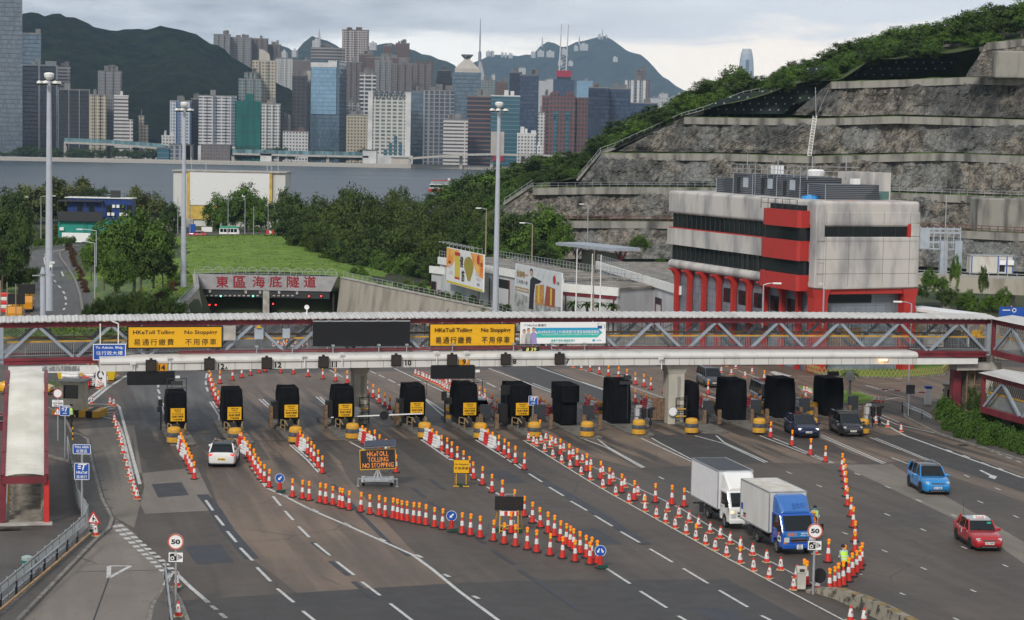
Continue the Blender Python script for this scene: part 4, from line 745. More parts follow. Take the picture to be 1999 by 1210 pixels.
for nm,bx,by,tx,ty,plate in(('14',295,714,316,717,1),('12A',409,711,435,715,0),('12',521,709,543,712,0),('11',632,707,652.5,711,0),('10',774,704,797,708,0),('9',883,703,905.5,706,1),('8',988,702,1004.5,705,0),('7',1093,701,1108,704.5,0)):
 s,_,z=onrow(bx,by,-2.9);t=thing('lane_signal','dark square lane signal box beside the number %s on the canopy'%nm,'signal',rp(s,-2.9,z),TH,'lane signals along the canopy')
 mb=MB(BLACK).box((0,.1,0),(.8,.2,.9));mb.build('housing',t,bevel=.03)
 g=MB(LOUV);rect(g,0,0,.68,.72,-.03);g.build('louvre',t);MB(BLACK).bb(-.1,.1,.1,.3,.45,.56).build('bracket',t)
 s,_,z=onrow(tx,ty,-2.52);t=thing('lane_number',('orange plate' if plate else 'black number')+' %s on the canopy front'%nm,'sign',rp(s,-2.53 if not plate else-2.62,z),TH,'lane numbers along the canopy')
 if plate:MB(ORANGE).bb(-.42,.42,0,.06,-.3,.3).build('board',t)
 l=MB(LBLACK)
 if nm=='12A':write(l,'12',-.13,0,h=.44,y=-.01,bold=.03);write(l,'A',.27,-.12,h=.2,y=-.01,bold=.03)
 else:write(l,nm,0,0,h=.44,y=-.012,bold=.03)
 l.build('lettering',t)
for i,(a,b,c,d,lb)in enumerate(((248,725,341,751,'long blank black display under the orange 14 plate'),(842,713,927,739,'long blank black display under the orange 9 plate'))):
 t,w,h=board('lane_display',lb,a,b,c,d,-2.75,MATS['display_black'],None,r=.12,cat='display',th=.3,group='blank lane displays under the canopy')
 c_=MB(WHITE);c_.bb(w/2+.05,w/2+.4,.05,.2,-.05,.15);c_.bar((w/2,.1,0),(w/2+.1,.1,.05),.06);c_.build('camera',t)
for a,b,c,d,m,lb in((434,636,460,664,CONC,'pale grey cabinet hung on the bridge beside the first yellow sign'),(497,641,514,662,GREYP,'grey lamp cabinet hung on the bridge under an amber beacon'),(552,642,566,660,GREYP,'second grey lamp cabinet hung on the bridge left of the big display')):
 t,w,h=board('cabinet',lb,a,b,c,d,-.4,m,None,cat='cabinet',th=.25)
t=thing('beacon','amber warning beacon on the bridge truss','lamp',rp(onrow(505,637,-.4)[0],-.4,onrow(505,640,-.4)[2]),TH);MB(YEL).box((0,0,.1),(.4,.3,.2),tx=.5).build('lamp_body',t)
for px,py,lb in((262,712,'small white camera at the left end of the canopy edge'),(332,700,'white camera on the canopy right of the 14 plate'),(595,697,'rusty white camera post on the canopy near the number 12'),(668,693,'white camera post on the canopy near the number 11'),(853,690,'rusty white camera post left of the 9 plate'),(912,690,'white camera post above the 9 plate'),(1292,702,'white floodlight on the canopy above the framed pier')):
 s,_,z=onrow(px,py,-2.7);t=thing('camera',lb,'camera',rp(s,-2.7,z),TH,'cameras along the canopy edge')
 MB(WHITE).tube([(0,0,-.75),(0,0,.1)],.04,6).build('pole',t);MB(WHITE).box((-.1,-.1,.12),(.4,.16,.16),rz=.4).build('housing',t)
SHROUD=mat('black_shroud',(.007,.008,.0105),.8,spec=.12,col2=(.003,.003,.004),scale=2.2,stretch=(1,1,.3),bump=.35,bscale=2.5)
TANP=mat('tan_pipe',(.26,.19,.1),.6,var=.3,scale=4);RUSTY=mat('rusty_steel',(.16,.1,.06),.8,var=.4,scale=5)
ISL=mat('island_concrete',(.13,.12,.105),.9,var=.3,scale=1.5)
def island(s,off,z,L=12,w=1.7,lb=''):
 n=8;pts=[(w/2*cos(pi+pi*i/n),-L/2+w/2+w/2*sin(pi+pi*i/n))for i in range(n+1)]+[(w/2,L/2),(-w/2,L/2)]
 mb=MB(ISL).prism(pts,-.3,.17);o=mb.build('traffic_island');o.location=rp(s,off,z);o.rotation_euler.z=TH
 tag(o,lb,'traffic island','toll islands between the lanes')
DRUM=mat('drum_yellow',(.56,.29,.02),.55,col2=(.34,.2,.06),scale=3,detail=8,rng=(.25,.5));BAND=mat('drum_band',(.06,.065,.075),.7,var=.3,scale=4)
def mk_drum():
 t=thing('crash_drum','x','bollard',(0,-50,-20),0,'yellow crash drums at the toll islands')
 MB(DRUM).lathe([(.6,0),(.59,.42),(.56,.44),(.55,.85),(.54,1.05),(.46,1.17),(.3,1.22),(.01,1.23)],20).build('drum',t,smooth=True)
 MB(BAND).lathe([(.595,.42),(.6,.44),(.575,.76),(.565,.78),(.5,.78),(.5,.42)],20).build('band',t,smooth=True);return proto(t)
DR=mk_drum();dr0=[True]
def place_px(o,px,py,label,rz=0,h=0.,first=None,scale=None):
 g=G(px,py,h)
 if first and first[0]:
  first[0]=False;o.location=g;o.rotation_euler.z=rz;o['label']=words(label)
  if scale:o.scale=(scale,)*3
  return o
 return dup(o,g,rz,label,scale=scale)
for px,py,lb in((340,862,'crash drum behind the barriers at the booth of lane 14'),(459,864,'crash drum at the front of the lane 12A island'),(577,861,'crash drum at the front of the lane 12 island'),(688,854,'crash drum in front of the left canopy pier'),(829,852,'crash drum at the front of the lane 10 island'),(938,853,'crash drum at the front of the lane 9 island'),(1043,851,'crash drum below the blue ET sign'),(1146,850,'crash drum at the front of the island right of the blue ET sign'),(1247,846,'crash drum among white camera gear left of the framed pier'),(1350,843,'crash drum in front of the framed pier'),(1482,843,'crash drum on the island left of the navy car'),(1584,842,'crash drum half hidden behind the navy car'),(1684,844,'crash drum right of the black people carrier'),(1178,808,'rear crash drum left of the tall dark booth with camera gear'),(1399,806,'rear crash drum right of the framed pier'),(1493,807,'rear crash drum by the dark van'),(1586,808,'rear crash drum second from the grass island'),(880,817,'rear crash drum left of the lane 9 booth'),(778,815,'rear crash drum left of the lane 10 booth')):
 place_px(DR,px,py,lb,TH,.16,dr0,.9 if py>840 else .85)
def shroud(mb,w,L,z0,z1,seed,taper=.06,lean=0.):
 nx,nz=7,8;rings=[]
 for k in range(nz+1):
  v=k/nz;z=z0+(z1-z0)*v;f=1-taper*max(0,(v-.55)/.45)**2;rg=[]
  per=[(-1,-1),(1,-1),(1,1),(-1,1)]
  for a in range(4):
   p,q=per[a],per[(a+1)%4]
   for i in range(nx):
    u=i/nx;x=(p[0]+(q[0]-p[0])*u)*w/2*f;y=(p[1]+(q[1]-p[1])*u)*L/2*f
    nn=noise.noise((x*1.3+seed,y*1.3,z*.9))*.09+noise.noise((x*3+seed,y*3,z*1.2))*.04
    l=sqrt(x*x+y*y)+.01;rg.append(V((x+x/l*nn+lean*v,y+y/l*nn,z+(.05*noise.noise((x*2,y*2,seed))if k==nz else 0))))
  rings.append(rg)
 n=len(rings[0]);vs=[p for r in rings for p in r];fs=[(i*n+k,i*n+(k+1)%n,(i+1)*n+(k+1)%n,(i+1)*n+k)for i in range(nz)for k in range(n)]
 vs.append(sum(rings[-1],V())/n+V((0,0,-.04)));fs+=[(nz*n+k,nz*n+(k+1)%n,len(vs)-1)for k in range(n)]
 mb.add(vs,fs)
def ysign(t,x,y,z,w=1.05,h=.98,tilt=0.):
 b=MB(YSIGN);b.bb(x-w/2,x+w/2,y,y+.03,z-h/2,z+h/2);o=b.build('notice_board',t)
 l=MB(LBLACK);q=y-.008
 for i,(s,k)in enumerate((('HKeToll',.5),('Tolling',.42),('No Stopping',.82))):write(l,s,x,z+h*(.38-.16*i),w=w*k,h=h*.105,y=q,bold=.03)
 write(l,'易通行繳費',x,z-h*.14,w=w*.82,h=h*.17,y=q,bold=.012);write(l,'不用停車',x,z-h*.37,w=w*.66,h=h*.15,y=q,bold=.012)
 l.build('lettering',o)
BOOTHS=[('14',345,848,1.5,2.6,3.0,1,'frame'),('12A',455,845,1.5,2.6,3.15,1,''),('12',565,840,1.5,2.6,3.1,1,'side'),('11',672,838,1.55,2.7,3.1,1,'side'),('10',811,834,1.55,2.8,3.1,1,'hoop'),('9',913,835,1.6,3.2,3.25,1,'gear'),('8',1017,835,1.7,3.4,3.2,1,'panel'),('7',1113,836,1.6,3.4,3.2,0,'cabin'),('6',1212,831,1.6,2.6,3.5,0,'tall'),('5',1346,826,1.6,2.6,3.1,0,''),('4',1438,824,1.65,2.9,3.3,0,''),('3',1533,820,1.65,2.9,3.3,0,''),('2',1627,816,1.65,2.6,3.2,0,'spot')]
BL={'14':'black wrapped toll booth with a wire frame on its roof and yellow notice','12A':'black wrapped toll booth with notice behind the white car','12':'black wrapped toll booth with notice and a black box on its left side','11':'black wrapped toll booth with notice in front of the left canopy pier','10':'black wrapped toll booth with a boom arm at its left and hoop above','9':'black wrapped toll booth with floodlights on its roof beside the cone field','8':'black wrapped toll booth with folded cover behind the blue ET sign','7':'bare black toll booth with rounded cab right of the blue ET sign','6':'tall black wrapped booth with dark floodlight and white camera gear','5':'narrow black wrapped booth beside the framed canopy pier','4':'black wrapped booth in front of the dark van front','3':'black wrapped booth behind the navy car','2':'black wrapped booth with floodlight and palm behind it'}
for i,(nm,px,py,w,L,H,sg,kd)in enumerate(BOOTHS):
 g=G(px,py);r=g-B0;s,o=r.dot(ES),r.dot(ET)
 island(s,o-.5,g.z,12.5,1.9 if nm not in('5','11')else 2.6,'low concrete island under the toll booth of lane %s'%nm)
 t=thing('toll_booth',BL[nm],'toll booth',rp(s,o+L/2,g.z+.17),TH,'black wrapped toll booths');f=-L/2
 c=MB(SHROUD)
 if kd=='cabin':
  c.prism(rrect(0,0,w,L,.4),1.9,H);c.prism(rrect(0,.1,w*.86,L*.9,.3),.1,1.9)
 else:shroud(c,w,L,.0 if not sg else .55,H,i*3.7,.1 if i%2 else .07)
 c.build('cover',t,smooth=True)
 if sg:
  MB(BLACK).bb(-w*.4,w*.4,f+.25,L/2,0,.7).build('base',t)
  ysign(t,.05+.03*(i%3),f-.14,1.35)
  p=MB(TANP)
  for x in(-w*.45,w*.45):p.tube([(x,f-.1,.05),(x,f-.15,.7),(x*.8,f-1.5,.8),(x*.6,f-2.0,.5)],.05,6);p.tube([(x,f-.2,.35),(x*.9,f-1.6,.4)],.04,6);p.tube([(x*.8,f-1.4,0),(x*.8,f-1.4,.8)],.05,6)
  p.tube([(0,f-.1,.75),(.15,f-.7,.55),(.2,f-1.0,.1)],.035,6);p.build('guard_rail',t)
  e=MB(DARKM);e.box((-.1,f-.6,.35),(.5,.5,.7));e.use(RUSTY).box((.3,f-1.2,.2),(.4,.6,.4));e.build('equipment_box',t)
 if kd=='frame':
  h=MB(DARKM)
  for x in(-w*.48,w*.48):h.bar((x,f+.2,H-.1),(x,f+.2,H+1.05),.06)
  h.bar((-w*.5,f+.2,H+1.05),(w*.5,f+.2,H+1.05),.06);h.bar((-w*.5,f+.2,H+.35),(w*.5,f+.2,H+.35),.05);h.box((0,f+.2,H+.72),(.85,.25,.3));h.bar((-.4,f+.2,H+.35),(-.4,f+.2,H+.6),.04);h.bar((.4,f+.2,H+.35),(.4,f+.2,H+.6),.04);h.build('roof_frame',t)
  g_=MB(BLACK);g_.tube([(-w*.5-.4,f+.6,.1),(-w*.5-.4,f+.6,2.4)],.06,6);g_.box((-w*.5-.45,f+.5,2.2),(.3,.3,.5));g_.box((-w*.5-.5,f+.5,1.7),(.35,.3,.4));g_.build('signal_head',t)
 if kd in('side','hoop'):
  MB(BLACK).box((-w/2-.3,f+.9,1.35),(.5,.9,1.3)).build('side_box',t);MB(RUSTY).bb(-w/2-.75,-w/2-.5,f+.3,f+.9,0,1.7).build('side_post',t)
 if kd=='hoop':
  h=MB(DARKM);h.tube([(-w*.1,f+.5,H-.1),(-w*.1,f+.5,H+.3),(w*.62,f+.5,H+.3),(w*.62,f+.5,H-.8)],.025,6);h.build('hoop',t)
  b=MB(LWHITE);b.bar((-w/2-6.0,f-.2,.75),(w*.3,f-.2,.95),.09);b.build('barrier_arm',t)
  d=MB(BLACK);d.x=M.Translation((-w/2-1.8,f-.28,.85));d.plate([(.36*cos(2*pi*k/18),.36*sin(2*pi*k/18))for k in range(18)],-.04,.04);d.build('stop_disc',t)
 if kd=='gear':
  h=MB(BLACK)
  for x in(-.45,-.1,.25):h.box((x,f+.4,H+.95),(.3,.35,.3));h.bar((x,f+.4,H+.5),(x,f+.4,H+.9),.05)
  for x in(-.7,.5):h.bar((x,f+.3,H-.1),(x,f+.3,H+.75),.05)
  h.bar((-.7,f+.3,H+.5),(.9,f+.3,H+.5),.05);h.bar((-.7,f+.3,H+.15),(.9,f+.3,H+.15),.05);h.tube([(.9,f+.3,H+.4),(1.2,f+.3,H+.4),(1.2,f+.3,H-.6)],.03,6);h.build('roof_frame',t)
  g_=MB(BLACK);g_.tube([(-w/2-.9,f+.8,.1),(-w/2-.9,f+.8,2.6)],.07,6);g_.box((-w/2-1,f+.7,2.3),(.35,.4,.7));g_.box((-w/2-.6,f+.7,1.9),(.4,.4,.5));g_.build('signal_head',t)
 if kd=='panel':
  h=MB(BLACK);h.bb(-w/2-.75,-w/2+.1,f+.4,f+.5,H-.75,H+.0);h.tube([(-w/2-.3,f+.5,.1),(-w/2-.3,f+.5,H-.7)],.05,6);h.box((-w/2-.45,f+.9,.9),(.6,.9,1.5));h.build('side_panel',t)
 if kd=='tall':
  h=MB(DARKM);h.tube([(-w*.4,f+.4,H-.1),(-w*.4,f+.4,H+.45),(w*.25,f+.4,H+.45),(w*.25,f+.4,H-.1)],.03,6);h.box((w*.38,f+.5,H+.2),(.55,.4,.3));h.bb(-.2,w*.55,f-.1,f+.5,H-.3,H-.05);h.bar((w*.3,f-.12,.4),(w*.3,f-.12,H-.2),.06);h.build('roof_frame',t)
 if kd=='spot':
  h=MB(DARKM);h.box((.1,f+.6,H+.35),(.9,.4,.35));h.bar((.1,f+.6,H-.05),(.1,f+.6,H+.2),.06);h.bar((-.3,f+.3,H),(1,f+.3,H),.04);h.build('floodlight',t)
 if nm in('9','8','7','5','4','3','2'):
  k=MB(mat('screen_grey',(.03,.034,.04),.5));k.bb(w*.42,w*.42+.9,f-1.4,f-1.28,.75,1.85);k.bar((w*.42+.45,f-1.3,0),(w*.42+.45,f-1.3,.8),.12);k.build('payment_screen',t)
  for x in(-.05,1.25):MB(RUSTY).bb(w*.42+x-.14,w*.42+x+.14,f-1.9,f-1.65,0,1.15).build('guard_post',t)
for px,py,lb in((1244,836,'white camera mast cluster left of the framed pier'),(1692,832,'black and white camera mast cluster right of the black people carrier')):
 g=G(px,py,.17);t=thing('camera_mast',lb,'camera mast',g,TH)
 p=MB(mat('pale_gear',(.42,.42,.42),.5));p.tube([(0,0,0),(0,0,1.5)],.07,6);p.box((-.05,0,1.3),(.3,.3,.6));p.box((.1,0,1.75),(.5,.18,.2),rz=.4);p.box((-.1,0,.7),(.25,.25,.4));p.build('camera',t)
 q=MB(BLACK)
 for x in(.55,1.1):q.tube([(x,.1,0),(x,.1,1.5)],.05,6);q.box((x,.1,1.2),(.3,.3,.75));q.box((x,.0,.4),(.2,.2,.3))
 q.box((1.3,.1,1.55),(.35,.08,.2));q.build('signal_head',t)
g=G(1288,822,.17);t=thing('steel_gate','rusty steel gate panels beside the framed canopy pier','gate',g,TH)
b=MB(RUSTY)
for i in range(4):b.bb(-.7+i*.42,-.32+i*.42,0,.06,.1,1.9)
b.build('panel',t);MB(DARKM).bb(-.8,1.0,-.02,.08,0,.1).build('frame',t)
def stair():
 s0=-15.2;a,b=at(48,935,111),at(52,750,125)
 t=thing('covered_stair','covered stair with curved white corrugated roof and maroon beams','stair',(0,0,0))
 ax=(b-a);ax.z=0;L=ax.length;ax.normalize();sd=V((ax.y,-ax.x,0));o=V((a.x,a.y,0));W_=1.12
 X=M(((sd.x,ax.x,0,o.x),(sd.y,ax.y,0,o.y),(0,0,1,0),(0,0,0,1)))
 zr=[(0,2.75),(L*.2,3.6),(L*.55,5.0),(L*.8,5.9),(L*.93,6.25),(L*1.05,6.4),(L*1.3,6.45)]
 def zat(y):
  for(p,q),(r,s)in zip(zr,zr[1:]):
   if p<=y<=r:return q+(s-q)*(y-p)/(r-p)
  return zr[-1][1]
 r=MB(STAIRR);r.x=X;N=120
 for k in range(1):r.grid(4,N,lambda u,v:((u-.5)*2*W_*.95,v*L*1.3-.1,zat(max(0,v*L*1.3-.1))+.12*(1-(2*u-1)**2)+.035*sin(v*N*pi/1.5)))
 r.build('roof',t)
 for sg in(-1,1):
  m=MB(MAROON);m.x=X
  for(p,q),(c,s)in zip(zr,zr[1:]):m.bar((sg*(W_+.08),p-.1,q-.08),(sg*(W_+.08),c,s-.08),.22,.34)
  m.build('side_beam',t)
  p=MB(REDP if sg>0 else MAROON);p.x=X;p.bb(sg*(W_+.08)-.14,sg*(W_+.08)+.14,.0,.26,-.1,2.5);p.build('post',t)
  for f in(.45,.9):p=MB(MAROON);p.x=X;p.bb(sg*(W_+.08)-.1,sg*(W_+.08)+.1,L*f-.1,L*f+.1,-.4,zat(L*f)-.2).build('post',t)
  h=MB(RAILG);h.x=X;hh=[(.3,0),(L,3.7)]
  h.bar((sg*W_*.9,.3,.9),(sg*W_*.9,L,4.6),.06);h.bar((sg*W_*.9,.3,.3),(sg*W_*.9,L,4.0),.04)
  for i in range(40):f=i/39;h.bar((sg*W_*.9,.3+(L-.3)*f,.0+3.7*f),(sg*W_*.9,.3+(L-.3)*f,.9+3.7*f),.03)
  h.use(HAND);h.bar((sg*W_*.82,.3,.75),(sg*W_*.82,L,4.45),.05);h.build('railing',t)
 m=MB(MAROON);m.x=X;m.bb(-W_-.1,W_+.1,-.15,.05,2.3,2.7);m.build('end_beam',t)
 st=MB(mat('stair_concrete',(.2,.18,.15),.9,var=.3,scale=2));st.x=X;n=24
 for i in range(n):y=.3+(L-.3)*i/n;st.bb(-W_*.85,W_*.85,y,y+(L-.3)/n+.02,-.35,(i+1)*3.75/n)
 st.build('steps',t)
 bw=MB(CONC);bw.x=X;bw.bb(-W_-.4,W_+.4,-.6,.28,-.35,.06);bw.build('plinth',t)
 ld=MB(MAROON);ld.x=X;ld.bb(-4.5,1.1,L+3.6,L+3.9,3.3,3.8);ld.bb(-4.5,1.1,L,L+.3,3.2,3.75);ld.use(MATS['deck_concrete']).bb(-4.5,1.1,L+.3,L+3.6,3.45,3.7);ld.build('landing',t)
 ps=MB(CONC);ps.x=X;ps.bb(-3.4,-2.6,L+1.5,L+2.4,-.7,3.4);ps.bb(.2,.5,L+3.3,L+3.6,-.7,3.4);ps.build('column',t)
 pp=MB(DARKM);pp.x=X
 for i in range(7):pp.tube([(-4+i*.15,L-.2,3.9+.04*i),(.4,L-.2,3.95+.03*i)],.04,6)
 pp.build('pipe',t)
stair()
def wing(name,lb,p,q,zt0,zt1,zb0,zb1,n):
 """a truss wing from world point p to q, front face; zt/zb heights of roof edge and floor"""
 t=thing(name,lb,'footbridge');p,q=V(p),V(q);d=(q-p);d.z=0;L=d.length;d.normalize();nr=V((-d.y,d.x,0));
 if nr.y<0:nr=-nr
 def P(u,z,o=0.):return p+d*u*L+nr*o+V((0,0,z-p.z))
 zr,zf=(lambda u:zt0+(zt1-zt0)*u),(lambda u:zb0+(zb1-zb0)*u)
 c=MB(MAROON);c.bar(P(0,zr(0)-.25),P(1,zr(1)-.25),.3,.4);c.build('top_chord',t)
 c=MB(MAROON);c.bar(P(0,zf(0)-.2),P(1,zf(1)-.2),.3,.5);c.build('bottom_chord',t)
 r=MB(CORR);a,b=P(0,zr(0)+.02,-.5),P(1,zr(1)+.02,-.5);e,f=P(0,zr(0)+.3,1.7),P(1,zr(1)+.3,1.7);g,h=P(0,zr(0)+.02,3.6),P(1,zr(1)+.02,3.6);r.add([a,b,e,f,g,h],[(0,1,3,2),(2,3,5,4)]);r.build('roof',t)
 dk=MB(MATS['deck_concrete']);dk.add([P(0,zf(0),0),P(1,zf(1),0),P(1,zf(1),3),P(0,zf(0),3)],[(0,1,2,3)]);dk.build('deck',t)
 for i in range(n):
  u0,u1=i/n,(i+1)/n;um=(u0+u1)/2
  for(a,za),(b,zb)in(((u0+.02,zf(u0)+.05),(um,zr(um)-.45)),((um,zr(um)-.45),(u1-.02,zf(u1)+.05))):MB(TRUSSG).bar(P(a,za),P(b,zb),.2,.22).build('diagonal',t)
 ps=MB(MAROON)
 for u in(0,1):ps.bar(P(u,zf(u)-.4),P(u,zr(u)-.1),.3)
 ps.build('post',t)
 h=MB(HAND);h.bar(P(0,zf(0)+1.2,.4),P(1,zf(1)+1.2,.4),.08,.12);h.build('handrail',t)
 b=MB(RAILG);k=int(L/.16)
 for i in range(k):u=(i+.5)/k;b.bar(P(u,zf(u)+.1,.42),P(u,zf(u)+1.1,.42),.03)
 b.build('railing',t)
 w=MB(DARKM)
 for i in range(k//2):u=i/(k//2);v=u+2/(k//2);w.bar(P(u,zf(u)+1.2,.42),P(min(1,v),zr(min(1,v))-.4,.42),.022);w.bar(P(u,zr(u)-.4,.42),P(min(1,v),zf(min(1,v))+1.2,.42),.022)
 w.build('wire_netting',t);return t
e=rp(54.9,-.2,0)
wing('footbridge_wing','maroon truss wing turning off the right end of the footbridge',e,at(2090,700,158)*1,7.65,7.5,4.95,4.75,2)
wing('footbridge_ramp','lower maroon ramp truss above the clipped shrubs',at(1918,800,160),at(2075,850,148),4.1,4.0,1.35,1.3,2)
t=thing('abutment','ribbed concrete base under the lower maroon ramp','wall',at(1918,815,160.3),0)
b=MB(CONC);b.bb(0,6,.2,3,-1.9,.0)
for i in range(22):b.bb(.05+i*.27,.17+i*.27,.1,.2,-1.9,-.1)
b.build('base',t)
for s,lb in((55.2,'concrete and maroon post under the right end of the footbridge'),(52.6,'mauve steel column wrapped in bamboo scaffold')):
 t=thing('bridge_column',lb,'column',rp(s,1.2 if s>54 else 2.0,-1.2),TH);MB(MAROON if s<54 else CONC).bb(-.35,.35,-.4,.4,0,5.5).build('column',t)
 if s<54:
  f=MB(mat('bamboo',(.22,.16,.08),.8))
  for i in range(5):
   f.tube([(.6+i*.7,-1,-.1),(.6+i*.7,-1,5.6)],.045,5);f.tube([(.5,-1.05,.8+i*1.1),(3.7,-1.05,.8+i*1.1)],.04,5)
  f.use(mat('scaffold_sheet',(.13,.1,.08),.9,var=.4,scale=1.5)).bb(.7,3.3,-.6,.9,0,5.4);f.build('scaffold',t)
 else:MB(CONC).box((-1.2,0,4.7),(4.2,1.6,.7)).build('crosshead',t)
CRED=mat('cone_red',(.52,.02,.009),.5,var=.15,scale=3);CWHITE=mat('cone_white',(.66,.66,.64),.45,var=.1,scale=5);CBASE=mat('cone_base',(.03,.03,.032),.8);CCREAM=mat('cone_cream_base',(.42,.36,.22),.8,var=.2,scale=5)
AMBER=mat('amber_lens',(.85,.22,.004),.25,emit=(1,.25,.01,.18));LAMPY=mat('lamp_yellow',(.75,.4,.01),.4)
def lampparts(t,z,par=None,s=1.):
 MB(LAMPY).lathe([(.03,z),(.075*s,z+.03),(.085*s,z+.1),(.05,z+.15),(.03,z+.16)],10).build('lamp_body',t,smooth=True)
 a=MB(AMBER);a.smooth=True;c=z+.235;r=.095*s
 a.loft([[V((r*q*cos(2*pi*k/12),y,c+r*q*sin(2*pi*k/12)))for k in range(12)]for y,q in((-.055,.55),(-.045,.9),(0,1),(.045,.9),(.055,.55))]);a.build('lamp_lens',t)
def mk_cone(kind):
 t=thing('traffic_cone','x','traffic cone',(0,-60,-20))
 if kind=='T':
  b=MB(CBASE);b.prism([(.27*cos(pi/8+k*pi/4),.27*sin(pi/8+k*pi/4))for k in range(8)],0,.05);b.build('base',t)
  c=MB(CRED);c.lathe([(.175,.04),(.165,.08),(.105,.46),(.085,.5),(.06,.86),(.04,.9)],12);c.build('body',t,smooth=True)
  MB(CWHITE).lathe([(.109,.45),(.109,.46),(.084,.72),(.078,.72)],12).build('sleeve',t,smooth=True);lampparts(t,.88)
 else:
  b=MB(CCREAM);b.prism(rrect(0,0,.42,.42,.06),0,.045);b.build('base',t)
  c=MB(CRED);c.lathe([(.165,.04),(.155,.07),(.05,.66),(.035,.68),(.0,.68)],12);c.build('body',t,smooth=True)
  MB(CWHITE).lathe([(.133,.2),(.134,.205),(.067,.565),(.06,.565)],12).build('sleeve',t,smooth=True)
  m=MB(CRED);m.add([(x,-.104+.0045*0-(z-.4)*-.19-.012,z)for x,z in((-.045,.39),(.045,.39),(.045,.43),(-.045,.43))],[(0,1,2,3)]);m.add([(x,-.116+(z-.4)*.19,z)for x,z in((-.016,.34),(.016,.34),(.016,.48),(-.016,.48))],[(0,1,2,3)]);m.build('mark',t)
  if kind=='L':lampparts(t,.64,s=.95)
 return proto(t)
PC={k:mk_cone(k)for k in 'TSL'};used={k:[True]for k in 'TSL'}
KW={'T':'tall cone','S':'small cone','L':'small cone with lamp'}
Zm={'7':z7,'8':z8,'1':z1,'2':z2,'l':zl,'p':lambda x,y:(x,y),'a':lambda x,y:(400+x/4,600+y/4),'c':lambda x,y:(780+x/4,600+y/4),'d':lambda x,y:(1100+x/3.998,680+y/3.998),'e':lambda x,y:(1500+x/4.006,600+y/4.006),'f':lambda x,y:(310+x/6.05,740+y/6.05)}
